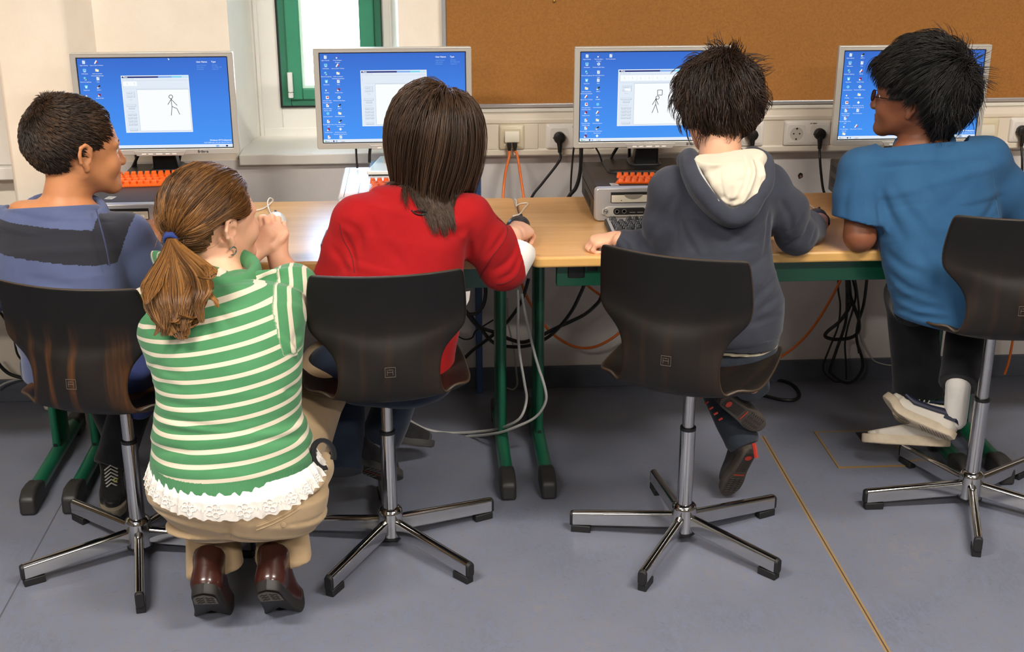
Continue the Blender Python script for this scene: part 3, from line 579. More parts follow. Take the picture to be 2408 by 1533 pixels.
    def base(s, corner=True, start=True):
        s.rect(0, 0, 1, 1, 0, 0.0); s.rect(0, 0.966, 1, 1, 2); s.rect(0, 0.964, 1, 0.968, 1, 0.0006)
        if start: s.text('Start', 0.03, 0.992, 0.0055, 5); s.rect(0.012, 0.975, 0.018, 0.993, 10, .001); s.line(0.055, 0.972, 0.055, 0.996, .0015, 3); [s.disc(0.072+0.02*k, 0.983, .006, (4, 9, 3)[k]) for k in range(2)]; s.text('| paint', 0.135, 0.992, 0.005, 5)
        s.rect(0.885, 0.974, 0.905, 0.993, 9, .001); s.rect(0.952, 0.974, 0.966, 0.993, 4, .001); s.text('DE  13:05', 0.90, 0.991, 0.0045, 3, 'LEFT')
        if corner:
            s.text('User Name:', 0.795, 0.058, 0.0062, 1, 'LEFT', bold=0.0001); s.text('Type', 0.895, 0.058, 0.0062, 1, 'LEFT', bold=0.0001)
            s.text('Logon Domain:\nHost Name:\nIP Address:', 0.795, 0.092, 0.0044, 9, 'LEFT'); s.text('SCHULE\nXP_WS03_204\n10.50.12.9', 0.897, 0.092, 0.0044, 9, 'LEFT')
            s.text('Windows XP Professional', 0.992, 0.926, 0.0058, 1, 'RIGHT', bold=0.0001); s.text('Build 2600.xpsp_sp2_gdr (Service Pack 2)', 0.992, 0.950, 0.0046, 1, 'RIGHT')
    def window(s, u0, v0, u1, v1, thumbs=0, fig=None):
        W, Hh = u1-u0, v1-v0; f = lambda a, b: (u0+a*W, v0+b*Hh); R = lambda a, b, c, d, mi, dd: s.rect(*f(a, b), *f(c, d), mi, dd)
        R(0, 0, 1, 1, 1, 0.0008); R(0.008, 0.01, 0.992, 0.99, 2, 0.0010); R(0.012, 0.014, 0.55, 0.042, 4, 0.0012); R(0.55, 0.014, 0.75, 0.042, 9, 0.0012); R(0.75, 0.014, 0.99, 0.042, 8, 0.0012)
        s.text('Pivot', *f(0.035, 0.038), 0.0055, 1, 'LEFT', 0.0014, 0.0001); s.text('File  Options  Help', *f(0.02, 0.07), 0.0040, 3, 'LEFT', 0.0014)
        for k in range(3): R(0.90+0.03*k, 0.018, 0.925+0.03*k, 0.038, 2, 0.0014)
        R(0.02, 0.085, 0.985, 0.088, 3, 0.0013); R(0.02, 0.085, 0.023, 0.21, 3, 0.0013); R(0.02, 0.228, 0.985, 0.230, 3, 0.0013)
        if thumbs:
            for k in range(thumbs): R(0.03+0.108*k, 0.098, 0.135+0.108*k, 0.20, 1, 0.0013); s.line(*f(0.08+0.108*k, 0.13), *f(0.085+0.108*k, 0.17), .0018, 3, .0016)
        R(0.215, 0.24, 0.988, 0.975, 3, 0.0012); R(0.219, 0.247, 0.984, 0.97, 1, 0.0014)
        for (a, b, c, d, tx) in ((.06, .285, .14, .32, 'Play'), (.06, .345, .14, .38, 'Stop'), (.155, .285, .18, .38, ''), (.04, .50, .185, .535, ''), (.07, .55, .16, .585, 'Add Figure'), (.05, .665, .115, .70, 'Delete'), (.125, .665, .18, .70, 'Flip'), (.05, .722, .115, .757, 'Center'), (.125, .722, .18, .757, 'Copy'), (.05, .779, .115, .814, 'Color'), (.125, .779, .18, .814, '50'), (.05, .836, .115, .871, 'Front'), (.125, .836, .18, .871, 'Back'), (.06, .93, .175, .97, 'Next Frame')):
            R(a, b, c, d, 3, 0.0012); R(a+.003, b+.004, c-.006, d-.008, 2, 0.0014)
            if tx: s.text(tx, *f((a+c)/2, d-0.008), 0.0036, 3, 'CENTER', 0.0016)
        s.text('Repeat', *f(0.09, 0.425), 0.0036, 3, 'LEFT', 0.0014); s.text('Current Figure:', *f(0.045, 0.635), 0.0036, 3, 'LEFT', 0.0014)
        if fig:
            hx, hy, r, segs, extra = fig; s.disc(hx, hy, r, 5, 0.0018, r*0.74, 24)
            for (a, b, c, d) in segs: s.line(a, b, c, d, 0.0036, 5, 0.0018)
            for (a, b, c, d) in extra: s.line(a, b, c, d, 0.0036, 5, 0.0018)
def monitor(label, xl, xr, ztop, Y, builder, silver_stand=False, basez=0.82, stand_dx=0.0):
    W = 0.452; cx = (xl+xr)/2; Hm = 0.292
    t = thing('monitor', label, 'monitor', (cx, Y, basez), 0, 'silver flat screen monitors on the desks'); zc = ztop-basez
    S = zc-0.0155-SH/2
    def ring(w, h, w2, h2, y0, y1, zc0=0, off=0):
        m = MB(); a = [(x, z) for x, z in rrect(w, h, 0.006, 4)]; b = [(x, z+off) for x, z in rrect(w2, h2, 0.001, 4)]; n = len(a)
        vs = [(x, y0, z) for x, z in a]+[(x, y0, z) for x, z in b]+[(x, y1, z) for x, z in b]+[(x, y1+0.01, z) for x, z in a]
        fs = [(i, (i+1) % n, n+(i+1) % n, n+i) for i in range(n)]+[(n+i, n+(i+1) % n, 2*n+(i+1) % n, 2*n+i) for i in range(n)]+[(i, 3*n+i, 3*n+(i+1) % n, (i+1) % n) for i in range(n)]
        m.add(vs, fs); return m
    zm = zc-Hm/2; off = S-zm
    bz = obj('bezel', ring(W, Hm, SW+0.004, SH+0.004, 0.0, 0.006, off=off), M_bezel, t, 0.0015); bz.location = (0, 0, zm)
    m = MB().box((-W/2+0.001, -0.0015, Hm/2-0.0035), (W/2-0.001, 0.010, Hm/2-0.0008)); q = obj('bezel_top_edge', m, M_bezel_hi, bz, 0.001)
    m = MB(); m.box((-W/2+0.002, 0.012, -Hm/2+0.002), (W/2-0.002, 0.030, Hm/2-0.002)); m.box((-W/2+0.05, 0.030, -Hm/2+0.03), (W/2-0.05, 0.058, Hm/2-0.03)); k = obj('rear_housing', m, mat('monitor_back', (120, 118, 114), 0.5) if 'monitor_back' not in MATS else MATS['monitor_back'], t, 0.006); k.location = (0, 0, zm)
    m = MB(); a = MB(); mm = ring(SW+0.004, SH+0.004, SW-0.001, SH-0.001, 0.0028, 0.0040); lb = obj('screen_surround', mm, M_black, t); lb.location = (0, 0, S)
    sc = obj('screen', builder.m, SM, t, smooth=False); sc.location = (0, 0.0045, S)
    # control strip, five buttons and lettering
    m = MB(); m.prism([(-0.066, -0.006), (0.066, -0.006), (0.074, 0.008), (-0.074, 0.008)], T((0, 0.001, -Hm/2+0.003)) @ FRONT, 0.003); st = obj('control_strip', m, M_bezel, t, 0.001); st.location = (0, 0, zm)
    for k, bx in enumerate((-0.046, -0.027, -0.003, 0.021, 0.040)):
        hw = 0.009 if k == 2 else 0.0062; m = MB().box((bx-hw, -0.0035, -Hm/2+0.0005), (bx+hw, -0.0015, -Hm/2+0.0042)); b = obj('button', m, M_btn, t, 0.0005); b.location = (0, 0, zm)
    m = textmb('Belinea', 0.0105, T((0.107, -0.0005, -Hm/2+0.0045)) @ FRONT, bold=0.0003); b = obj('lettering', m, M_txt_dark, t, smooth=False); b.location = (0, 0, zm)
    ms = M_bezel_hi if silver_stand else M_black
    m = MB(); zb = zc-Hm+0.02
    if silver_stand:
        m.add([(-0.085+stand_dx, -0.03, 0.016), (0.15, -0.03, 0.016), (0.12, 0.15, 0.020), (-0.05+stand_dx, 0.15, 0.020)]+[(-0.085+stand_dx, -0.03, 0.004), (0.15, -0.03, 0.004), (0.12, 0.15, 0.004), (-0.05+stand_dx, 0.15, 0.004)], [(0, 1, 2, 3), (4, 5, 1, 0), (5, 6, 2, 1), (6, 7, 3, 2), (7, 4, 0, 3), (7, 6, 5, 4)])
        b = obj('stand_base', m, M_bezel_hi, t, 0.003); m = MB().box((-0.08+stand_dx, -0.028, 0.0), (0.145, 0.145, 0.006)); obj('base_rim', m, M_black, b)
    else:
        m.prism(rrect(0.245, 0.165, 0.02, 5, 0, 0.085), T((0, 0, 0)), 0.010, taper=rrect(0.23, 0.15, 0.02, 5, 0, 0.085)); m.prism(rrect(0.10, 0.09, 0.02, 5, 0, 0.10), T((0, 0, 0.010)), 0.012, taper=rrect(0.085, 0.07, 0.015, 5, 0, 0.10))
        obj('stand_base', m, M_black, t, 0.003)
    m = MB(); m.add([(-0.037, 0.06, 0.012), (0.037, 0.06, 0.012), (0.037, 0.11, 0.012), (-0.037, 0.11, 0.012), (-0.032, 0.032, zb), (0.032, 0.032, zb), (0.032, 0.075, zb), (-0.032, 0.075, zb)], [(3, 2, 1, 0), (4, 5, 6, 7), (0, 1, 5, 4), (1, 2, 6, 5), (2, 3, 7, 6), (3, 0, 4, 7)])
    obj('stand_neck', m, M_black if not silver_stand else M_bezel, t, 0.006, 3); return t
c1 = ['Eigene Dateien', 'Arbeitsplatz', 'Netzwerkumgebung', 'Papierkorb', 'GanzBlau', 'Microsoft Office\nPowerPoint 2003', 'Microsoft Office\nPublisher 2003', 'Internet Explorer', 'Microsoft Office Word\n2003', 'Mozilla Firefox', 'TeachEditor.org Writer']
b = ScreenBuilder(); b.base(); b.column(0.045, c1[:8]); b.column(0.128, ['Type to Learn 3 (Client)', 'Nicht verwendete\nDesktopverknüpfungen', 'Pivot', 'GIMP 2', 'Mozilla Firefox'])
H = lambda x, y: ((x-178)/358.0*1.0, (y-135)/215.0)
b.window(0.282, 0.192, 0.735, 0.822, 0, (0.605, 0.428, 0.0145, [(0.605, 0.45, 0.607, 0.535), (0.606, 0.455, 0.580, 0.515), (0.606, 0.455, 0.643, 0.525), (0.607, 0.535, 0.598, 0.635), (0.607, 0.535, 0.640, 0.560), (0.640, 0.560, 0.655, 0.625)], []))
b.rect(0.292, 0.255, 0.385, 0.305, 1, .0016); b.line(0.318, 0.268, 0.324, 0.292, .002, 3, .0018); b.line(0.366, 0.265, 0.37, 0.288, .002, 3, .0018); b.m.add([b.P(0.607, 0.005, .002), b.P(0.612, 0.03, .002), b.P(0.618, 0.018, .002)], [(0, 1, 2)], 1)
def mon(px, tl, tr, Y): return onY(tl[0], tl[1], Y)[0], onY(tr[0], tr[1], Y)[0], onY((tl[0]+tr[0])/2, (tl[1]+tr[1])/2, Y)[2]
monitor('silver monitor with a walking stick figure, behind the boy in the striped jumper', *mon(0, (163, 124), (545, 122), -0.325), -0.325, b, False)
b = ScreenBuilder(); b.base(); b.column(0.040, c1); b.column(0.122, ['Pivot Stickfigure\nAnimator', 'Type to Learn 3 (Client)', 'Nicht verwendete\nDesktopverknüpfungen', 'Pivot', 'Mozilla Firefox', 'Windows Media Player', 'GIMP 2', 'Windows Explorer', 'Macro Media Maker\nDemoversion', 'Alle Das Das Das Das\nDas Das Das Das Das D...', 'The Two Brothers'])
b.window(0.276, 0.192, 0.732, 0.818, 0, (0.548, 0.472, 0.0135, [(0.548, 0.49, 0.55, 0.58), (0.549, 0.495, 0.522, 0.555), (0.549, 0.495, 0.58, 0.555), (0.55, 0.58, 0.53, 0.67), (0.55, 0.58, 0.58, 0.67)], []))
monitor('silver monitor in front of the window, behind the long haired child in red', *mon(0, (736, 113), (1107, 110), -0.30), -0.30, b, True)
b = ScreenBuilder(); b.base(False); b.column(0.043, ['Eigene Dateien', 'Arbeitsplatz', 'Netzwerkumgebung', 'Papierkorb', 'Nicht verwendete\nDesktopverknüpfungen', 'Type to Learn 3 (Client)', 'Microsoft Office\nPowerPoint 2003', 'Mozilla Firefox', 'Microsoft Office\nPublisher 2003', 'Microsoft Office Word\n2003', 'Mozilla Firefox'])
b.column(0.124, ['Pivot Stickfigure\nAnimator', 'Windows Media Player', 'Microsoft Office Excel\n2003', 'Pivot', 'GIMP 2', 'GanzBlau', 'Internet Explorer', 'NXTG', 'Windows Explorer', 'Macro Media Maker\nDemoversion', 'Alle Das Das Das Das\nDas Das Das Das Das D...']); b.column(0.207, ['The Two Brothers'])
b.window(0.262, 0.195, 0.79, 0.828, 8, (0.541, 0.512, 0.0135, [(0.530, 0.525, 0.530, 0.585), (0.530, 0.525, 0.506, 0.592), (0.530, 0.525, 0.549, 0.592), (0.530, 0.585, 0.506, 0.683), (0.530, 0.585, 0.549, 0.683), (0.53, 0.522, 0.536, 0.518)], [(0.540, 0.427, 0.573, 0.427), (0.573, 0.427, 0.573, 0.483), (0.573, 0.483, 0.540, 0.483), (0.540, 0.483, 0.540, 0.427)]))
b.rect(0.31, 0.405, 0.352, 0.432, 1, .0019)
monitor('silver monitor with a stick figure under a square, behind the boy in the hoodie', *mon(0, (1353, 107.5), (1720, 110), -0.35), -0.35, b, False)
b = ScreenBuilder(); b.base(); b.column(0.043, ['Eigene Dateien', 'Arbeitsplatz', 'Netzwerkumgebung', 'Papierkorb', 'Internet Explorer', 'GanzBlau', 'Microsoft Office\nPowerPoint 2003', 'Microsoft Office\nPublisher 2003', 'Microsoft Office Word\n2003', 'Pivot Stickfigure\nAnimator', 'Nicht verwendete\nDesktopverknüpfungen'])
b.column(0.128, ['GIMP 2', 'Pivot', 'NXTG', 'Mozilla Firefox', 'Windows Media Player', 'Windows Explorer', 'Alle Das Das Das Das\nDas Das Das Das Das D...', 'The Two Brothers', None, 'Type to Learn 3 (Client)'])
monitor('silver monitor with a bare blue desktop, rightmost of the four', *mon(0, (1976, 107), (2333, 106), -0.345), -0.345, b, False)
# ---------------------------------------------------------------- desktop computers
M_case = mat('computer_case_black', (50, 47, 46), 0.45, var=0.05, vscale=40, bump=0.1, bscale=900, bdist=0.0004); M_silver = mat('computer_silver', (198, 196, 196), 0.35, 0.35); M_case_s = mat('computer_case_silver', (226, 226, 226), 0.38, 0.15)
M_sticker = mat('sticker_paper', (196, 194, 188), 0.6); M_beige = mat('drive_beige', (226, 217, 196), 0.35)
def computer(label, x0, yf, yb, silver=False, front=True, vents=False, sticker=None):
    W, Hc = 0.338, 0.100; t = thing('desktop_computer', label, 'computer', (x0, yf, 0.72), 0, 'desktop computers under the monitors'); D = yb-yf
    mc = M_case_s if silver else M_case
    m = MB().box((0.002, 0.022, 0.002), (W-0.002, D, Hc)); cs = obj('case', m, mc, t, 0.004)
    m = MB(); m.prism([(x+W/2, y+Hc/2) for x, y in rrect(W, Hc, 0.012, 5)], T((0, 0.024, 0)) @ FRONT, 0.018, taper=[(x+W/2, y+Hc/2) for x, y in rrect(W-0.008, Hc-0.006, 0.010, 5)])
    fr = obj('front_panel', m, M_silver if not silver else mat('computer_front_silver', (214, 210, 206), 0.35, 0.2), t, 0.002)
    # optical bay, drive bay, port strip, badge
    m = MB().box((0.046, 0.0035, 0.056), (0.176, 0.0055, 0.086)); by = obj('drive_bay', m, M_hole, fr); 
    m = MB().box((0.048, 0.0010, 0.057), (0.174, 0.0045, 0.078)); dr = obj('optical_drive', m, M_beige, fr, 0.001)
    m = MB(); pts = [(0.110+0.026*math.cos(a), 0.080-0.014*math.sin(a)) for a in [PI*k/12 for k in range(13)]]; m.prism(pts, T((0, 0.0009, 0)) @ FRONT, 0.0004); obj('finger_notch', m, mat('notch_grey', (150, 144, 132), 0.5) if 'notch_grey' not in MATS else MATS['notch_grey'], dr)
    m = MB(); m.lathe([(0.0055, 0), (0.0055, 0.0012), (0.0042, 0.0018), (0.0001, 0.0018)], T((0.158, 0.001, 0.064)) @ FRONT, 18); obj('eject_button', m, M_btn, dr)
    m = MB(); m.lathe([(0.0014, 0), (0.0014, 0.0004), (0.0001, 0.0004)], T((0.076, 0.0009, 0.063)) @ FRONT, 10); obj('pin_hole', m, M_hole, dr)
    m = MB().box((0.196, 0.0035, 0.048), (0.300, 0.0055, 0.087)); obj('drive_bay', m, M_hole, fr); m = MB().box((0.198, 0.002, 0.034), (0.298, 0.005, 0.046)); obj('drive_cover', m, M_beige, fr, 0.001)
    m = MB(); m.prism(rrect(0.30, 0.030, 0.014, 6, 0.177, 0.030), T((0, 0.006, 0)) @ FRONT, 0.004); obj('port_strip', m, M_bezel_hi, fr, 0.001)
    m = MB(); m.prism(rrect(0.092, 0.020, 0.009, 6, 0.100, 0.031), T((0, 0.0021, 0)) @ FRONT, 0.001); pp = obj('port_recess', m, M_hole, fr)
    m = MB()
    for cx_ in (0.064, 0.085): m.lathe([(0.006, 0), (0.006, 0.0006), (0.0048, 0.0006), (0.0048, 0)], T((cx_, 0.0011, 0.031)) @ FRONT, 16)
    for cx_ in (0.103, 0.125): m.box((cx_-0.002, 0.0005, 0.0265), (cx_+0.014, 0.0011, 0.0285))
    obj('port', m, MATS['notch_grey'], pp)
    m = MB(); m.prism(rrect(0.021, 0.017, 0.004, 4, 0.032, 0.031), T((0, 0.0022, 0)) @ FRONT, 0.0012); bd = obj('badge', m, M_bezel_hi, fr)
    m = MB(); ring = [(0.032+0.0066*math.cos(2*PI*k/24), 0.0009, 0.031+0.0066*math.sin(2*PI*k/24)) for k in range(25)]; m.tube(ring, 0.0007, 6, False); textmb('hp', 0.0105, T((0.0322, 0.0008, 0.0285)) @ FRONT @ Matrix.Shear('XZ', 4, (0.0, 0.0)), m, None, 'CENTER', 0.0003); obj('badge_mark', m, M_txt_dark, bd)
    if sticker:
        sx, sy, sa = sticker; m = MB(); Ms = T((sx, sy, Hc+0.0003)) @ Rz(sa); m.box((-0.0115, -0.015, 0), (0.0115, 0.015, 0.0003), Ms, 0); m.box((-0.006, -0.009, 0.0003), (0.002, -0.004, 0.0005), Ms, 1); m.box((-0.007, 0.003, 0.0003), (0.006, 0.009, 0.0005), Ms, 1); obj('sticker', m, [M_sticker, MATS['notch_grey']], cs)
    m = MB()
    if silver:
        for xx in (0.055, 0.085): m.box((xx, 0.06, Hc-0.0002), (xx+0.002, D-0.08, Hc+0.0012))
        m.box((0.055, 0.06, Hc-0.0002), (0.087, 0.062, Hc+0.0012)); obj('top_rib', m, mat('rib_grey', (206, 206, 207), 0.4), cs)
        m = MB().box((0.017, 0.024, Hc-0.0002), (0.0185, D-0.01, Hc+0.0004)); obj('top_seam', m, M_hole, cs)
    elif vents:
        for zz in (0.066, 0.030):
            for k in range(14): m.box((0.0015, D-0.025-0.0105*k, zz), (0.0024, D-0.021-0.0105*k, zz+0.020))
        m.box((0.0012, 0.05, 0.0235), (0.0024, D-0.02, 0.0255)); obj('vent_slots', m, M_rubber, cs)
    else:
        m.box((0.0008, 0.03, 0.058), (0.0024, D-0.01, 0.060)); m.box((0.0008, D*0.35, 0.016), (0.0024, D*0.75, 0.036)); obj('side_grille', m, M_rubber, cs)
    return t
computer('black desktop computer under the monitor with the walking stick figure', -0.930, -0.605, -0.255, sticker=(0.062, 0.070, -0.25))
computer('silver grey desktop computer left of the child in red', onZ(794, 466, 0.82)[0]-0.002, -0.588, -0.21, silver=True)
computer('black desktop computer with silver front beside the black keyboard', 0.474, -0.515, -0.185, sticker=(0.060, 0.040, 0.05))
computer('black desktop computer with side vents behind the blue T-shirt', 1.245, -0.56, -0.19, vents=True)
# ---------------------------------------------------------------- orange keyboard covers
M_orange = mat('orange_silicone', (244, 104, 24), 0.35, spec=0.5, sss=0.0)
def kcover(label, x, y, z, rz, n=10, rows=4, tilt=0.0):
    m = MB(); W = 0.019*n; D = 0.019*rows
    m.prism([(-0.004, -0.004), (W+0.004, -0.004), (W-0.002, D*0.5), (W+0.004, D+0.002), (0.012, D+0.002), (0.006, D*0.5)], T((0, 0, 0)), 0.0035)
    for r in range(rows):
        for c in range(n):
            off = (0.006, 0.010, 0.004, 0.0)[r % 4]; cxx = 0.0095+0.019*c+off-0.003; cy = 0.0095+0.019*r; h = 0.010+0.003*(r == rows-1)
            a = rrect(0.0165, 0.0165, 0.002, 2, cxx, cy); bb = rrect(0.0125, 0.012, 0.002, 2, cxx, cy+0.0012); m.prism(a, T((0, 0, 0.002)), h, taper=bb)
    o = obj('keyboard_cover', m, M_orange); o.location = (x, y, z); o.rotation_euler = (tilt, 0, rz); return tag(o, label, 'keyboard cover', 'orange keyboard covers on the computers')
p = onZ(272, 438, 0.824); kcover('bright orange keyboard cover in front of the walking stick figure monitor', p[0]-0.002, p[1]+0.002, 0.8215, math.radians(4), 12, 4, math.radians(10))
p = onZ(868, 448, 0.824); kcover('orange keyboard cover peeping out left of the long brown hair', p[0]+0.004, p[1]+0.006, 0.8215, math.radians(2), 9, 4, math.radians(4))
p = onZ(1450, 428, 0.824); kcover('orange keyboard cover on the black computer with silver front', p[0], p[1]-0.004, 0.8215, math.radians(-4), 11, 3, math.radians(5))
# ---------------------------------------------------------------- keyboards and mice
M_key = mat('key_black', (40, 41, 44), 0.4); M_keyt = mat('key_legend', (170, 172, 176), 0.5)
def keyboard(label, x, y, rz):
    t = thing('keyboard', label, 'keyboard', (x, y, 0.7205), rz, 'black keyboards in front of the computers'); W, D = 0.452, 0.158
    m = MB(); m.prism(rrect(W, D, 0.012, 5, W/2, D/2), T((0, 0, 0.0)), 0.016); obj('tray', m, M_black, t, 0.003)
    m = MB(); m.prism(rrect(W-0.012, D-0.02, 0.010, 5, W/2, D/2+0.004), T((0, 0, 0.0155)), 0.003); fr = obj('top_plate', m, M_silver, t, 0.001)
    m = MB(); m.box((0.014, 0.018, 0.018), (0.292, 0.112, 0.0192)); m.box((0.30, 0.018, 0.018), (0.356, 0.112, 0.0192)); m.box((0.364, 0.018, 0.018), (0.440, 0.112, 0.0192)); obj('key_well', m, M_hole, t)
    m = MB(); lg = MB()
    def key(cx, cy, w=0.0155, d=0.0155):
        m.prism(rrect(w, d, 0.002, 2, cx, cy), T((0, 0, 0.019)), 0.0085, taper=rrect(w-0.005, d-0.005, 0.002, 2, cx, cy+0.001))
        lg.box((cx-0.003, cy+0.0015, 0.0276), (cx+0.0005, cy+0.003, 0.0278))
    for r in range(5):
        cy = 0.0275+0.0185*r
        if r == 0:
            for cx, w in ((0.026, 0.022), (0.052, 0.022), (0.078, 0.02), (0.150, 0.11), (0.222, 0.02), (0.247, 0.02), (0.275, 0.024)): key(cx, cy, w)
        else:
            for c in range(14): key(0.0235+0.0185*c+(0.0, 0.004, 0.002, 0.0, 0.0)[r], cy)
    for r in range(5):
        for c in range(3): key(0.3095+0.0185*c, 0.0275+0.0185*r)
        for c in range(4): key(0.3745+0.0185*c, 0.0275+0.0185*r)
    key(0.022, 0.131, 0.02)
    for c in range(12): key(0.068+0.0195*c+0.008*(c//4), 0.131)
    obj('keys', m, M_key, t, smooth=False); obj('key_legends', lg, M_keyt, t, smooth=False); return t
keyboard('black and silver keyboard beside the fist of the boy in the hoodie', 0.496, -0.690, math.radians(-1))
keyboard('black and silver keyboard beside the red jumper sleeve', -0.286, -0.745, math.radians(-2.5))
keyboard('black keyboard between the striped jumper and the ponytail', -0.93, -0.775, math.radians(0))
M_mouse = mat('mouse_grey', (52, 54, 58), 0.35)
def mouse(label, x, y, rz, cable, col=None):
    t = thing('computer_mouse', label, 'mouse', (x, y, 0.7205), rz, 'computer mice on the desks'); m = MB(); P = []
    for i in range(13):
        v = -1+2*i/12; ww = 0.030*(1-abs(v)**3.5)**0.5*(1.0-0.08*v) if abs(v) < 1 else 0.0005; hh = 0.034*(1-abs(v)**2.6)**0.55*(1-0.22*v) if abs(v) < 1 else 0.0005
        P.append([(ww*math.cos(a), v*0.053, max(0, hh*math.sin(a))) for a in [PI*j/12 for j in range(13)]])
    m.grid(P); m.add([p for p in [q[0] for q in P]+[q[-1] for q in P][::-1]], [tuple(range(26))]); bd = obj('shell', m, M_mouse if col is None else col, t)
    m = MB().box((-0.0035, 0.022, 0.020), (0.0035, 0.036, 0.031)); obj('wheel', m, M_black, t, 0.003)
    m = MB(); m.tube(spline(cable, 8), 0.0019, 8); c = obj('cable', m, M_white_cable, t); c.matrix_parent_inverse = (T((x, y, 0.7205)) @ Rz(rz)).inverted(); return t
def dz(pts, z=0.7235): return [tuple(onZ(a[0], a[1], a[2] if len(a) > 2 else z)) for a in pts]
hm = onZ(1222, 528, 0.73)
mouse('computer mouse under the hand of the child in red', hm[0]-0.004, hm[1]+0.004, -0.35, dz([(1213, 510), (1206, 508), (1222, 503), (1232, 490), (1241, 480), (1236, 477), (1220, 480), (1214, 484), (1215, 474), (1211, 468)]))
hm = onZ(1920, 510, 0.73)
mouse('computer mouse under the hand of the boy in the hoodie', hm[0], hm[1]+0.003, -0.5, dz([(1915, 490), (1905, 483), (1890, 474), (1875, 470), (1860, 474), (1850, 480)]))
hm = onZ(648, 520, 0.73)
mouse('pale computer mouse half hidden behind the hand of the woman', hm[0], hm[1]+0.01, 0.1, dz([(638, 505), (632, 492), (629, 476, 0.735), (634, 466, 0.745), (642, 470, 0.735), (634, 480), (620, 490), (600, 495)]), M_btn)
# ---------------------------------------------------------------- loose cables
def cable(label, pts, r, m, cat='cable', k=8):
    mb = MB(); mb.tube(spline(pts, k), r, 9); return tag(obj('cable', mb, m), label, cat, 'loose cables around the desks')
C = lambda pts, Y: px_path(pts, Y)
cable('thick black cable dropping beside the left edge of the third monitor', C([(1367, 342), (1365, 400), (1355, 440), (1338, 462), (1320, 500)], -0.13), 0.0062, M_black_cable)
cable('thin black cable falling straight left of the third monitor', C([(1351, 340), (1348, 360), (1343, 420), (1342, 470), (1342, 520)], -0.11), 0.0030, M_black_cable)
cable('black cable hooked down behind the third monitor left of its stand', C([(1462, 330), (1448, 352), (1438, 372), (1436, 400)], -0.185), 0.0048, M_black_cable)
cable('thin black cable slanting behind the third monitor', C([(1393, 335), (1408, 360), (1417, 385)], -0.18), 0.0028, M_black_cable)
cable('black plug cable hanging just left of the third monitor stand', C([(1480, 330), (1480, 372)], -0.20), 0.0050, M_black_cable)
cable('thin black cable left of the second monitor stand', C([(837, 340), (838, 365), (840, 395)], -0.24), 0.0032, M_black_cable)
cable('black cable at the corner of the silver stand base', C([(871, 345), (869, 365), (869, 382)], -0.23), 0.0045, M_black_cable)
cable('black cable slanting behind the first monitor', C([(326, 362), (316, 385), (306, 405), (303, 425)], -0.20), 0.0046, M_black_cable)
cable('thin black cable crossing behind the first monitor', C([(318, 362), (320, 385), (315, 405)], -0.19), 0.0030, M_black_cable)
cable('black cable at the right of the first monitor stand', C([(424, 362), (420, 385), (412, 405)], -0.20), 0.0042, M_black_cable)
# below the desks
cable('pale grey cable loop hanging left between the two table legs', C([(1217, 680, -0.56), (1219, 720, -0.56), (1218, 780, -0.56), (1223, 840, -0.55), (1233, 900, -0.54), (1238, 940, -0.53), (1225, 980, -0.55), (1195, 1000, -0.52), (1150, 1012, -0.43), (1060, 1018, -0.35), (1000, 1008, -0.34), (950, 980, -0.36)], -0.56), 0.0042, M_grey_cable)
cable('pale grey cable loop hanging right across the table legs', C([(1227, 690, -0.56), (1232, 720, -0.56), (1247, 790, -0.56), (1262, 850, -0.57), (1281, 910, -0.58), (1283, 945, -0.58), (1260, 980, -0.57), (1215, 1003, -0.55), (1170, 1018, -0.50), (1100, 1026, -0.38), (1030, 1022, -0.33), (960, 990, -0.35)], -0.56), 0.0042, M_grey_cable)
cable('thin grey cable hanging by the blue post onto the floor', C([(1193, 700), (1196, 760), (1208, 820), (1215, 880), (1216, 905), (1206, 916), (1192, 912)], -0.12), 0.0030, M_grey_cable)
cable('black cable swinging down from the left of the blue post to the middle table leg', C([(1095, 730), (1112, 755), (1130, 770), (1165, 782), (1200, 798), (1232, 804), (1270, 790), (1310, 770), (1370, 742), (1400, 718), (1414, 698), (1420, 660)], -0.16), 0.0062, M_black_cable)
cable('black cable sagging from the right of the table legs up to the apron', C([(1105, 740), (1130, 772), (1160, 805), (1200, 815), (1245, 812), (1285, 795), (1316, 768), (1345, 730), (1365, 690), (1380, 655)], -0.17), 0.0058, M_black_cable)
cable('black cable rising from the lower left to the top of the table legs', C([(1075, 860), (1110, 825), (1150, 795), (1190, 760), (1220, 720), (1233, 690), (1243, 655)], -0.18), 0.0056, M_black_cable)
cable('black cable loop right of the red jumper hem', C([(1140, 660), (1142, 690), (1136, 718), (1120, 736), (1100, 737), (1090, 720)], -0.20), 0.0060, M_black_cable)
cable('thin black cable with a small kink beside the blue post', C([(1060, 780), (1090, 797), (1110, 794), (1117, 780), (1128, 772), (1160, 752)], -0.10), 0.0026, M_black_cable)
cable('orange cable sagging between the middle table legs and the hoodie chair', C([(1226, 665), (1245, 710), (1285, 770), (1320, 800), (1360, 817), (1400, 815), (1440, 795), (1470, 770)], -0.14), 0.0046, M_orange_cable)
cable('orange cable end slanting down behind the hoodie chair', C([(1368, 660), (1395, 682), (1420, 700), (1450, 730)], -0.12), 0.0044, M_orange_cable)
cable('orange cable slanting down from the apron right of the hoodie', C([(1985, 640), (1970, 672), (1935, 735), (1895, 790), (1850, 830), (1800, 855), (1740, 868)], -0.13), 0.0044, M_orange_cable)
cable('black cable looped wide near the floor in the right hand bundle', C([(1990, 640), (1992, 700), (1988, 760), (1968, 820), (1952, 870), (1958, 880), (1980, 897), (2005, 897), (2026, 872), (2028, 845), (2015, 800), (2018, 760), (2030, 720), (2036, 680), (2040, 640)], -0.10), 0.0052, M_black_cable)
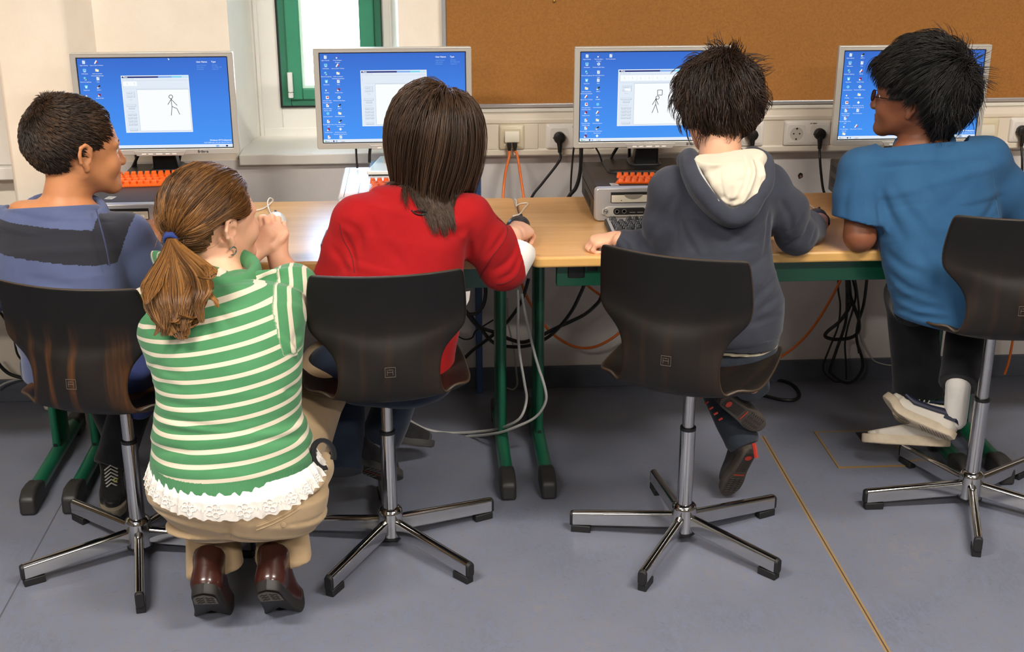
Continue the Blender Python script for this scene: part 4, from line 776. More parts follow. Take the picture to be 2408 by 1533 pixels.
cable('black cable with a sideways loop in the right hand bundle', C([(1994, 640), (1999, 690), (1998, 720), (1975, 755), (1945, 780), (1942, 792), (1965, 798), (2000, 794), (2018, 780), (2020, 755), (2010, 725), (1998, 690), (1990, 650)], -0.115), 0.0060, M_black_cable)
cable('thin black cable at the left of the right hand bundle', C([(1972, 640), (1971, 680), (1976, 720), (1970, 770), (1950, 820), (1936, 860), (1942, 880), (1965, 897), (1985, 896)], -0.09), 0.0032, M_black_cable)
cable('thin black cable dangling straight in the right hand bundle', C([(2000, 640), (2012, 690), (2005, 730), (1993, 770), (1987, 810), (1990, 860), (1990, 892)], -0.105), 0.0034, M_black_cable)
cable('thin black cable at the right of the right hand bundle', C([(2008, 640), (2016, 690), (2020, 740), (2014, 780), (2020, 830)], -0.12), 0.0036, M_black_cable)
cable('thin pale cable running along the skirting behind the dark trousers', C([(2020, 780), (2030, 810), (2052, 845), (2075, 856), (2100, 860), (2130, 866)], -0.045), 0.0022, M_grey_cable)
lp = [(1780, 898), (1815, 893), (1850, 898), (1872, 912), (1880, 930), (1868, 940), (1840, 940), (1805, 932), (1780, 925)]
cable('black cable curled on the floor behind the shoes of the boy in the hoodie', [tuple(onZ(a, b, 0.0062)) for a, b in lp], 0.0058, M_black_cable)
cable('black cable hanging at the left edge of the photo', C([(2, 690), (8, 720), (18, 750), (32, 790), (40, 830), (55, 850), (75, 868)], -0.10), 0.0036, M_black_cable)
cable('second black cable hanging at the left edge of the photo', C([(-6, 725), (8, 745), (28, 772), (45, 795), (60, 812)], -0.12), 0.0042, M_black_cable)
cable('thick black cable sweeping along the skirting at the left edge', C([(-10, 845), (5, 865), (25, 880), (55, 888), (90, 890)], -0.07), 0.0060, M_black_cable)
cable('orange cable slanting at the left edge of the photo', C([(-8, 700), (5, 722), (20, 745), (33, 762), (60, 800)], -0.11), 0.0046, M_orange_cable)
cable('grey cable lying along the skirting at the left edge', C([(-10, 915), (10, 902), (40, 892), (70, 888)], -0.05), 0.0034, M_grey_cable)
cable('orange cable hanging at the right edge behind the high chair', C([(2385, 780), (2378, 820), (2372, 850), (2362, 880)], -0.12), 0.0044, M_orange_cable)
# ================================================================ lights
for i, (x, y) in enumerate(((-1.5, -2.7), (1.5, -2.7), (-1.7, -5.3), (1.7, -5.3))):
    t = thing('ceiling_light', ('ceiling light above the left desks', 'ceiling light above the right desks', 'ceiling light at the rear left', 'ceiling light at the rear right')[i], 'ceiling light', (x, y, HZ), 0, 'ceiling lights')
    obj('housing', MB().box((-0.65, -0.17, -0.07), (0.65, 0.17, 0.0)), M_white, t, 0.005); obj('diffuser', MB().box((-0.62, -0.145, -0.076), (0.62, 0.145, -0.0705)), emat('lamp_diffuser', (255, 246, 230), 6.0) if 'lamp_diffuser' not in MATS else MATS['lamp_diffuser'], t)
    l = bpy.data.lights.new('tube', 'AREA'); l.shape = 'RECTANGLE'; l.size = 1.24; l.size_y = 0.29; l.energy = LAMP[i]; l.color = (1.0, 0.93, 0.84)
    lo = bpy.data.objects.new('tube', l); COL.objects.link(lo); lo.parent = t; lo.location = (0, 0, -0.08)
# sky and sun outside the window
wld = bpy.data.worlds.new('world'); SC.world = wld; wld.use_nodes = True; nt = wld.node_tree; bg = nt.nodes['Background']
sky = nt.nodes.new('ShaderNodeTexSky'); sky.sky_type = 'NISHITA'; sky.sun_elevation = math.radians(42); sky.sun_rotation = math.radians(115); sky.sun_disc = False; sky.altitude = 200
nt.links.new(sky.outputs[0], bg.inputs[0]); bg.inputs[1].default_value = SKY
sl = bpy.data.lights.new('sun', 'SUN'); sl.energy = SUN; sl.angle = 0.01; sl.color = (1.0, 0.95, 0.86); so = bpy.data.objects.new('sun', sl); COL.objects.link(so); so.rotation_euler = (math.radians(52), 0, math.radians(-65))
SC.view_settings.view_transform = 'Standard'; SC.view_settings.look = 'None'; SC.view_settings.gamma = 1.0; SC.view_settings.use_curve_mapping = False; SC.view_settings.exposure = EXPO
# ================================================================ signed distance modelling (smooth unions meshed by surface nets)
f32 = np.float32
def V3(*a): return np.array(a, float)
def unit(v): v = np.asarray(v, float); return v/(np.linalg.norm(v)+1e-12)
class Field:
    def __init__(s, lo, hi, h):
        s.h = h; s.lo = np.array(lo, float); n = np.ceil((np.array(hi)-s.lo)/h).astype(int)+1
        s.ax = [(s.lo[i]+h*np.arange(n[i])).astype(f32) for i in range(3)]; s.D = np.full(n, 0.06, f32)
    def block(s, lo, hi, m):
        sl = []
        for i in range(3):
            a = int(max(0, math.floor((lo[i]-m-s.lo[i])/s.h))); b = int(min(len(s.ax[i]), math.ceil((hi[i]+m-s.lo[i])/s.h)+1))
            if b <= a: return None, None
            sl.append(slice(a, b))
        sl = tuple(sl); X = s.ax[0][sl[0]][:, None, None]; Y = s.ax[1][sl[1]][None, :, None]; Z = s.ax[2][sl[2]][None, None, :]
        return sl, (X, Y, Z)
    def put(s, sl, d, k, op):
        A = s.D[sl]
        if op == 'u':
            if k > 0: q = np.maximum(k-np.abs(A-d), 0)/k; s.D[sl] = np.minimum(A, d)-q*q*k*0.25
            else: s.D[sl] = np.minimum(A, d)
        elif op == 's':
            d = -d
            if k > 0: q = np.maximum(k-np.abs(A-d), 0)/k; s.D[sl] = np.maximum(A, d)+q*q*k*0.25
            else: s.D[sl] = np.maximum(A, d)
    def cap(s, a, b, ra, rb=None, k=0.012, op='u'):
        a = np.array(a, float); b = np.array(b, float); rb = ra if rb is None else rb; r = max(ra, rb)
        sl, g = s.block(np.minimum(a, b)-r, np.maximum(a, b)+r, k+3*s.h)
        if sl is None: return s
        X, Y, Z = g; ba = b-a; L = float(ba @ ba)+1e-12
        x, y, z = X-f32(a[0]), Y-f32(a[1]), Z-f32(a[2])
        t = np.clip((x*f32(ba[0])+y*f32(ba[1])+z*f32(ba[2]))/f32(L), 0, 1)
        d = np.sqrt((x-t*f32(ba[0]))**2+(y-t*f32(ba[1]))**2+(z-t*f32(ba[2]))**2)-(f32(ra)+t*f32(rb-ra))
        s.put(sl, d, k, op); return s
    def chain(s, pts, rs, k=0.012, op='u'):
        for i in range(len(pts)-1): s.cap(pts[i], pts[i+1], rs[i], rs[i+1], k, op)
        return s
    def ell(s, c, r, R=None, k=0.012, op='u'):
        c = np.array(c, float); r = np.array(r, float); R = np.eye(3) if R is None else np.asarray(R, float)    # columns = axes
        e = np.sqrt(((R*r)**2).sum(1)); sl, g = s.block(c-e, c+e, k+3*s.h)
        if sl is None: return s
        X, Y, Z = g; x, y, z = X-f32(c[0]), Y-f32(c[1]), Z-f32(c[2]); q0 = 0; q1 = 0
        for i in range(3):
            u = x*f32(R[0, i])+y*f32(R[1, i])+z*f32(R[2, i]); q0 = q0+(u/f32(r[i]))**2; q1 = q1+(u/f32(r[i]**2))**2
        q0 = np.sqrt(q0); q1 = np.sqrt(q1)+1e-9; s.put(sl, q0*(q0-1)/q1, k, op); return s
    def loft(s, lev, L=None, N=None, k=0.02, op='u', p=2.3, grow=0.0, ecap=0.5):
        """lev: list of (centre, half width along L, half depth along N)"""
        L = V3(1, 0, 0) if L is None else unit(L); N = V3(0, 1, 0) if N is None else unit(N); N = unit(N-L*(N @ L))
        C = np.array([l[0] for l in lev]); mx = max(max(l[1], l[2]) for l in lev)+grow
        sl, g = s.block(C.min(0)-mx, C.max(0)+mx, k+3*s.h)
        if sl is None: return s
        X, Y, Z = g; best = None
        for i in range(len(lev)-1):
            (a, wa, da), (b, wb, db) = lev[i], lev[i+1]; a = np.array(a); b = np.array(b); ba = b-a; LL = float(ba @ ba)+1e-12; Ni = np.cross(L, ba); Ni = unit(Ni) if np.linalg.norm(Ni) > 1e-6 else N; Ni = Ni if Ni @ N > 0 else -Ni; Ni = N if (Ni @ N) > 0.985 else Ni
            x, y, z = X-f32(a[0]), Y-f32(a[1]), Z-f32(a[2]); tr = (x*f32(ba[0])+y*f32(ba[1])+z*f32(ba[2]))/f32(LL); t = np.clip(tr, 0, 1)
            x, y, z = x-t*f32(ba[0]), y-t*f32(ba[1]), z-t*f32(ba[2]); w = f32(wa+grow)+t*f32(wb-wa); dd = f32(da+grow)+t*f32(db-da)
            u = x*f32(L[0])+y*f32(L[1])+z*f32(L[2]); v = x*f32(Ni[0])+y*f32(Ni[1])+z*f32(Ni[2]); e = np.abs(tr-t)*f32(math.sqrt(LL))
            m = np.minimum(w, dd); q = (np.abs(u/w)**p+np.abs(v/dd)**p+(e/(m*f32(ecap)))**p)**f32(1/p); d = (q-1)*m
            best = d if best is None else np.minimum(best, d)
        s.put(sl, best, k, op); return s
    def cut(s, pt, n, k=0.0):                                    # keep the side opposite to n
        n = unit(n); X, Y, Z = s.ax[0][:, None, None], s.ax[1][None, :, None], s.ax[2][None, None, :]
        d = (X-f32(pt[0]))*f32(n[0])+(Y-f32(pt[1]))*f32(n[1])+(Z-f32(pt[2]))*f32(n[2]); s.D = np.maximum(s.D, d).astype(f32); return s
    def cutnear(s, pt, n, c, r):                                 # the same, only inside a ball
        n = unit(n); c = np.array(c); sl, g = s.block(c-r, c+r, 0); X, Y, Z = g
        d = (X-f32(pt[0]))*f32(n[0])+(Y-f32(pt[1]))*f32(n[1])+(Z-f32(pt[2]))*f32(n[2]); ins = ((X-f32(c[0]))**2+(Y-f32(c[1]))**2+(Z-f32(c[2]))**2) < r*r
        A = s.D[sl]; s.D[sl] = np.where(ins, np.maximum(A, d), A); return s
    def merge(s, o, k=0.01):
        q = np.maximum(k-np.abs(s.D-o.D), 0)/k; s.D = (np.minimum(s.D, o.D)-q*q*k*0.25).astype(f32); return s
    def crease(s, pts, w, depth):                                # valley (depth>0) or ridge (depth<0) along a polyline
        pts = [np.array(p, float) for p in pts]
        P = np.array(pts); sl, g = s.block(P.min(0)-3*w, P.max(0)+3*w, 0)
        if sl is None: return s
        X, Y, Z = g; best = None; n = len(pts)-1
        for i in range(n):
            a, b = pts[i], pts[i+1]; ba = b-a; L = float(ba @ ba)+1e-12; x, y, z = X-f32(a[0]), Y-f32(a[1]), Z-f32(a[2])
            t = np.clip((x*f32(ba[0])+y*f32(ba[1])+z*f32(ba[2]))/f32(L), 0, 1); d2 = (x-t*f32(ba[0]))**2+(y-t*f32(ba[1]))**2+(z-t*f32(ba[2]))**2
            tt = (i+t)/n; val = np.exp(-d2/f32(w*w))*np.sin(np.pi*np.clip(tt*0.9+0.05, 0, 1)).astype(f32); best = val if best is None else np.maximum(best, val)
        s.D[sl] += f32(depth)*best; return s
    def wave(s, fn, lo=None, hi=None):
        X, Y, Z = s.ax[0][:, None, None], s.ax[1][None, :, None], s.ax[2][None, None, :]; near = np.abs(s.D) < 0.02
        i, j, k = np.nonzero(near); s.D[near] += fn(s.ax[0][i], s.ax[1][j], s.ax[2][k]).astype(f32); return s
    def mesh(s, smooth=2):
        D = s.D; h = s.h; S = D < 0; n = np.array(D.shape)
        c = np.zeros(n-1, np.int8)
        for a in (0, 1):
            for b in (0, 1):
                for e in (0, 1): c += S[a:n[0]-1+a, b:n[1]-1+b, e:n[2]-1+e]
        I = np.argwhere((c > 0) & (c < 8)); del c
        off = np.array([(a, b, e) for a in (0, 1) for b in (0, 1) for e in (0, 1)])
        val = np.stack([D[I[:, 0]+o[0], I[:, 1]+o[1], I[:, 2]+o[2]] for o in off], 1)
        acc = np.zeros((len(I), 3)); cnt = np.zeros(len(I))
        for p in range(8):
            for q in range(p+1, 8):
                if np.abs(off[p]-off[q]).sum() != 1: continue
                x = (val[:, p] < 0) != (val[:, q] < 0); t = val[x, p]/(val[x, p]-val[x, q]); acc[x] += off[p]+t[:, None]*(off[q]-off[p]); cnt[x] += 1
        Vt = s.lo+h*(I+acc/cnt[:, None]); idx = np.full(n-1, -1, np.int32); idx[I[:, 0], I[:, 1], I[:, 2]] = np.arange(len(I)); F = []
        for ax in range(3):
            o1, o2 = [(1, 2), (2, 0), (0, 1)][ax]; A = S.take(range(0, n[ax]-1), ax); B = S.take(range(1, n[ax]), ax); E = np.argwhere(A != B)
            ok = (E[:, o1] > 0) & (E[:, o2] > 0) & (E[:, o1] < n[o1]-1) & (E[:, o2] < n[o2]-1); E = E[ok]; sg = A[E[:, 0], E[:, 1], E[:, 2]]
            def ci(d1, d2): e = E.copy(); e[:, o1] += d1; e[:, o2] += d2; return idx[e[:, 0], e[:, 1], e[:, 2]]
            q = np.stack([ci(-1, -1), ci(0, -1), ci(0, 0), ci(-1, 0)], 1); q[~sg] = q[~sg][:, ::-1]; F.append(q)
        F = np.concatenate(F); F = F[(F >= 0).all(1)]
        for it in range(smooth):
            nb = np.zeros_like(Vt); ct = np.zeros(len(Vt))
            for a, b in ((0, 1), (1, 2), (2, 3), (3, 0)):
                np.add.at(nb, F[:, a], Vt[F[:, b]]); np.add.at(ct, F[:, a], 1)
            ct[ct == 0] = 1; Vt = Vt+0.5*(nb/ct[:, None]-Vt)
        return Vt, F
def mesh_obj(name, V, F, m, parent=None, attrs=None, mi=None):
    me = bpy.data.meshes.new(name); nv, nf = len(V), len(F); k = F.shape[1]
    me.vertices.add(nv); me.vertices.foreach_set('co', np.asarray(V, f32).ravel()); me.loops.add(nf*k); me.loops.foreach_set('vertex_index', F.astype(np.int32).ravel())
    me.polygons.add(nf); me.polygons.foreach_set('loop_start', np.arange(0, nf*k, k, dtype=np.int32)); me.polygons.foreach_set('loop_total', np.full(nf, k, np.int32)); me.polygons.foreach_set('use_smooth', np.ones(nf, bool))
    if mi is not None: me.polygons.foreach_set('material_index', np.asarray(mi, np.int32))
    me.update(); me.validate()
    for an, av in (attrs or {}).items():
        av = np.asarray(av, f32)
        if av.ndim == 1: me.attributes.new(an, 'FLOAT', 'POINT').data.foreach_set('value', av)
        else: me.attributes.new(an, 'FLOAT_VECTOR', 'POINT').data.foreach_set('vector', av.ravel())
    o = bpy.data.objects.new(name, me); COL.objects.link(o); setmats(o, m)
    if parent is not None: o.parent = parent; o.matrix_parent_inverse = parent_inv(parent)
    return o
def parent_inv(p): return (T(p.location) @ p.rotation_euler.to_matrix().to_4x4()).inverted()
def sd_obj(name, fld, m, parent, smooth=2, attr=None):
    V, F = fld.mesh(smooth); return mesh_obj(name, V, F, m, parent, attr(V) if attr else None)
from mathutils.bvhtree import BVHTree
def pxcrease(fd, items):
    """folds drawn on a garment along lines of sight: (points, width, depth)"""
    V, F = fd.mesh(1); sf = Surf(None, V, F)
    for pts, w, d in items:
        L = sf.line(pts, 0.0, 5)
        if len(L) > 2: fd.crease(L, w, d)
def collide(fd, P, m):
    I = np.clip(np.round((P-fd.lo)/fd.h).astype(int), 1, np.array(fd.D.shape)-2); ok = ((P > fd.lo) & (P < fd.lo+fd.h*(np.array(fd.D.shape)-1))).all(1); D = fd.D; a, b, c = I.T; d = D[a, b, c]
    G = np.stack([D[a+1, b, c]-D[a-1, b, c], D[a, b+1, c]-D[a, b-1, c], D[a, b, c+1]-D[a, b, c-1]], 1)+1e-9; G /= np.linalg.norm(G, axis=1, keepdims=True); mv = np.where(ok & (d < m), m-d, 0)
    return P+G*np.clip(mv, 0, 0.02)[:, None]
class Surf:
    """points on a garment where a line of sight meets it"""
    def __init__(s, o, V=None, F=None):
        if o is not None: me = o.data; V = [v.co for v in me.vertices]; F = [tuple(p.vertices) for p in me.polygons]
        else: V = [tuple(v) for v in V]; F = [tuple(f) for f in F.tolist()]
        s.b = BVHTree.FromPolygons(V, F)
    def __call__(s, x, y, off=0.0):
        h = s.b.ray_cast(Vector(CAM), Vector(unit(ray(x, y)))); return None if h[0] is None else np.array(h[0])+off*np.array(h[1])
    def line(s, pts, off=0.0, k=6):
        P = spline([V3(a, b, 0) for a, b in pts], k); Q = [s(p[0], p[1], off) for p in P]; Q = [q for q in Q if q is not None]; out = Q[:1]
        for q in Q[1:]:
            if np.linalg.norm(q-out[-1]) < 0.03: out.append(q)
        return out
# pixel level -> torso level
def lev(xl, xr, y, Y, b):
    c = onY((xl+xr)/2, y, Y); return (c, (xr-xl)/2*mpp(c), b)
def frame(yaw, pitch=0.0, roll=0.0):
    """columns: s (right), f (forward), u (up); yaw deg clockwise from +Y, pitch deg down, roll deg to the right"""
    y, p, r = map(math.radians, (yaw, pitch, roll)); f = V3(math.sin(y)*math.cos(p), math.cos(y)*math.cos(p), -math.sin(p)); s0 = V3(math.cos(y), -math.sin(y), 0); u0 = np.cross(s0, f)
    s = s0*math.cos(r)-u0*math.sin(r); u = u0*math.cos(r)+s0*math.sin(r); return np.stack([s, f, u], 1)
def head(fd, c, R, k=1.0, ears=(1, 1), jaw=1.0, cr=(-0.010, 0.030, 0.073, 0.092, 0.080)):
    """adds a head; c = centre between the ears a little above them"""
    P = lambda s, f, u: c+k*(R @ V3(s, f, u))
    fd.ell(P(0, cr[0], cr[1]), k*V3(*cr[2:]), R, 0.01); fd.ell(P(0, 0.032, 0.010), k*V3(0.064, 0.058, 0.070), R, 0.03)
    fd.ell(P(0, 0.040, -0.045), k*V3(0.052*jaw, 0.046, 0.055), R, 0.03)
    for s in (-1, 1):
        fd.cap(P(s*0.056, 0.0, -0.040), P(s*0.016, 0.072, -0.088), k*0.014, k*0.014, 0.03); fd.ell(P(s*0.034, 0.064, -0.030), k*V3(0.026, 0.024, 0.026), R, 0.02)
        fd.ell(P(s*0.031, 0.091, 0.004), k*V3(0.015, 0.011, 0.0075), R, 0.008, 's')
        fd.cap(P(s*0.014, 0.088, 0.020), P(s*0.046, 0.076, 0.020), k*0.006, k*0.005, 0.014)
        fd.ell(P(s*0.009, 0.100, -0.033), k*V3(0.008, 0.009, 0.007), R, 0.006)
    fd.cap(P(0, 0.087, 0.006), P(0, 0.105, -0.028), k*0.007, k*0.0095, 0.012)
    fd.ell(P(0, 0.079, -0.090), k*V3(0.020, 0.018, 0.016), R, 0.02)
    fd.ell(P(0, 0.090, -0.055), k*V3(0.020, 0.010, 0.006), R, 0.008); fd.ell(P(0, 0.088, -0.066), k*V3(0.017, 0.010, 0.006), R, 0.008)
    fd.cap(P(-0.020, 0.094, -0.0605), P(0.020, 0.094, -0.0605), k*0.0018, None, 0.002, 's')
    for s, e in zip((-1, 1), ears):
        if not e: continue
        E = lambda f, u, o: P(s*(0.0715+o), f, u)                     # f back-negative, u up
        arc = [(0.008, 0.004, 0.003), (0.004, 0.022, 0.009), (-0.009, 0.031, 0.015), (-0.022, 0.026, 0.020), (-0.026, 0.008, 0.021), (-0.022, -0.010, 0.018), (-0.013, -0.022, 0.012)]
        fd.chain([E(*a) for a in arc], [k*0.0048]*len(arc), 0.003)
        fd.ell(E(-0.009, 0.006, 0.006), k*V3(0.0065, 0.017, 0.024), R @ np.array([[1, s*0.45, 0], [-s*0.45, 1, 0], [0, 0, 1]])/1.0966, 0.006)
        fd.ell(E(-0.006, -0.028, 0.008), k*V3(0.006, 0.009, 0.010), R, 0.006)
        fd.ell(E(-0.004, -0.002, 0.016), k*V3(0.008, 0.009, 0.012), R, 0.004, 's'); fd.cap(E(0.004, -0.004, 0.006), E(0.002, -0.012, 0.008), k*0.004, None, 0.004)
    return P
def eyes(c, R, k, parent, iris=(60, 40, 28)):
    for s in (-1, 1):
        q = c+k*(R @ V3(s*0.031, 0.0745, 0.004)); m = MB(); M = Matrix.Translation(q) @ Matrix(R.tolist()).to_4x4() @ Rx(-PI/2); r = 0.0116*k
        pr = [(r*math.sin(a), r*math.cos(a)) for a in [PI*i/16 for i in range(17)]]; pr[0] = (1e-5, r); pr[-1] = (1e-5, -r)
        m.lathe(pr, M, 20)
        o = obj('eye', m, [M_eye, M_iris], parent); o.matrix_parent_inverse = parent_inv(parent)
        for p in o.data.polygons:
            ctr = np.array(p.center)-q; p.material_index = 1 if np.dot(unit(ctr), R[:, 1]) > 0.86 else 0
def neckc(fd, a, b, ra, rb): fd.cap(a, b, ra, rb, 0.03)
def hand(fd, w, d, n, side, k=1.0, curl=(0.5, 0.5, 0.5, 0.5), spread=0.10, thumb=0.5, kk=0.0035, thumbcurl=0.4):
    """w wrist, d forward, n back-of-hand normal, side +1 if the thumb lies to the left of d seen from n (right hand)"""
    d = unit(d); n = unit(n-d*np.dot(n, d)); s = np.cross(n, d)*side
    K = []
    for i, o in enumerate((0.0235, 0.0080, -0.0075, -0.0215)):
        kn = w+k*(d*(0.066, 0.070, 0.067, 0.060)[i]+s*o+n*(0.001, 0.003, 0.002, -0.002)[i]); K.append(kn)
        fd.cap(w+k*(s*o*0.55+d*0.006), kn, k*0.0135, k*(0.0105, 0.0105, 0.010, 0.009)[i], 0.012)
    fd.cap(w-d*k*0.03, w+d*k*0.01, k*0.0205, k*0.019, 0.012); fd.ell(w+k*(d*0.036-n*0.004), k*V3(0.026, 0.036, 0.013), np.stack([s, d, n], 1), 0.012)
    for i in range(4):
        L = k*(0.062, 0.069, 0.064, 0.050)[i]; r = k*(0.0078, 0.0080, 0.0076, 0.0068)[i]; p = K[i]; a = 0.0; dd = unit(d+s*spread*(1.2, 0.35, -0.5, -1.3)[i])
        for j, (fr, cu) in enumerate(((0.46, 0.55), (0.30, 1.0), (0.24, 0.6))):
            a += curl[i]*cu*1.5; q = p+L*fr*(dd*math.cos(a)-n*math.sin(a)); fd.cap(p, q, r*(1-0.08*j), r*(1-0.08*(j+1)), kk); p = q
    t0 = w+k*(d*0.014+s*0.020-n*0.004); td = unit(d*(1-thumb*0.5)+s*thumb*1.3-n*0.25); t1 = t0+k*0.036*td; td2 = unit(td+d*thumbcurl-s*thumbcurl*0.6-n*0.15); t2 = t1+k*0.028*td2; t3 = t2+k*0.022*unit(td2-s*0.1)
    fd.chain([t0, t1, t2, t3], [k*0.013, k*0.0098, k*0.0088, k*0.0075], 0.008)
# ---------------------------------------------------------------- hair
def tubes(S, r0, r1=0.25, sides=3):
    """S: (n, m, 3) strands -> V, F"""
    n, m, _ = S.shape; Tn = np.gradient(S, axis=1); Tn /= np.linalg.norm(Tn, axis=2, keepdims=True)+1e-12
    ref = np.broadcast_to(V3(0.31, 0.77, 0.55), Tn.shape); A = np.cross(Tn, ref); A /= np.linalg.norm(A, axis=2, keepdims=True)+1e-9; B = np.cross(Tn, A)
    t = np.linspace(0, 1, m); prof = (np.where(t < 0.6, 1.0, 1.0-(1-r1)*((t-0.6)/0.4)**1.3))[None, :, None]; rr = np.asarray(r0).reshape(-1, 1, 1)*prof if np.ndim(r0) else r0*prof
    ph = RNG.uniform(0, 6.28, (n, 1, 1)); V = np.stack([S+rr*(np.cos(ph+2*PI*j/sides)*A+np.sin(ph+2*PI*j/sides)*B) for j in range(sides)], 2)
    idx = np.arange(n*m*sides).reshape(n, m, sides); F = []
    for j in range(sides):
        a = idx[:, :-1, j]; b = idx[:, :-1, (j+1) % sides]; c = idx[:, 1:, (j+1) % sides]; d = idx[:, 1:, j]; F.append(np.stack([a, b, c, d], -1).reshape(-1, 4))
    return V.reshape(-1, 3), np.concatenate(F)
def hair_mat(name, dark, mid, light, rough=0.38, sheen=0.0, root_dark=0.0):
    m = bpy.data.materials.new(name); m.use_nodes = True; t = NT(m); a = t.attr('tone'); 
    c = t.ramp(a.outputs['Fac'], [(0.0, lin(dark)), (0.5, lin(mid)), (1.0, lin(light))])
    t.l(c, t.b.inputs['Base Color']); t.b.inputs['Roughness'].default_value = rough; t.b.inputs['Specular IOR Level'].default_value = 0.42; return m
def grow(roots, nrm, dirs, length, seg, fn, post=None):
    """integrate strands: fn(P, Dv, i) -> new direction"""
    n = len(roots); P = roots.copy(); Dv = dirs.copy(); S = [P.copy()]; step = np.asarray(length).reshape(-1, 1)/seg
    for i in range(seg):
        Dv = fn(P, Dv, i/seg); Dv /= np.linalg.norm(Dv, axis=1, keepdims=True)+1e-9; P = P+step*Dv; P = post(P) if post is not None else P; S.append(P.copy())
    return np.stack(S, 1)
def sphere_pts(n):
    i = np.arange(n)+0.5; ph = np.arccos(1-2*i/n); th = PI*(1+5**0.5)*i; return np.stack([np.cos(th)*np.sin(ph), np.sin(th)*np.sin(ph), np.cos(ph)], 1)
CAPT = [0.04]
class Skull:
    """head ellipsoid used as the scalp; local axes s, f, u"""
    def __init__(s, c, R, r): s.c = np.array(c, float); s.R = R; s.r = np.array(r, float)
    def loc(s, P): return (P-s.c) @ s.R
    def pt(s, q): return s.c+(q*s.r) @ s.R.T
    def nrm(s, q): n = q/s.r; n /= np.linalg.norm(n, axis=-1, keepdims=True); return n @ s.R.T
    def val(s, P, g=0.0): return np.linalg.norm(s.loc(P)/(s.r+g), axis=1)
    def push(s, P, Dv, g):
        """keep strands outside the scalp: bend the direction along the surface when near"""
        g = np.asarray(g); g = g.reshape(-1, 1) if g.ndim else g
        q = s.loc(P)/(s.r+g); rad = np.linalg.norm(q, axis=1, keepdims=True); N = (q/(s.r+g)); N /= np.linalg.norm(N, axis=1, keepdims=True)+1e-9; N = N @ s.R.T
        vn = (Dv*N).sum(1, keepdims=True); ins = np.clip((1.03-rad)/0.06, 0, 1); return Dv-N*np.minimum(vn, 0)*ins+N*np.clip(1.0-rad, 0, 1)*6*0.5
def clump(S, K, pull, seed=0, tip=1.0):
    r = np.random.RandomState(seed); n, m, _ = S.shape; G = r.choice(n, min(K, n), False); R0 = S[:, 0]; g = np.zeros(n, int); best = np.full(n, 1e9)
    for i in G: d = ((R0-R0[i])**2).sum(1); b = d < best; g[b] = i; best[b] = d[b]
    w = (np.linspace(0, 1, m)**1.1*pull)[None, :, None]*r.uniform(0.6, 1.0, (n, 1, 1)); C = S[g]
    return S+w*(C-S), g
def hair_obj(name, S, r0, m, parent, cap=None, tone=None, r1=0.25, capmi=1):
    V, F = tubes(S, r0, r1); n, k = S.shape[0], S.shape[1]; tn = np.clip(np.asarray(tone if tone is not None else RNG.normal(0.45, 0.2, n)), 0, 1); at = np.repeat(tn, k*3)
    mi = None
    if cap is not None: cv, cf = cap; F = np.concatenate([F, cf+len(V)]); V = np.concatenate([V, cv]); at = np.concatenate([at, np.full(len(cv), CAPT[0])])
    return mesh_obj(name, V, F, m, parent, {'tone': at})
M_eye = mat('eye_white', (232, 228, 222), 0.2); M_iris = mat('iris_brown', (38, 26, 20), 0.15)
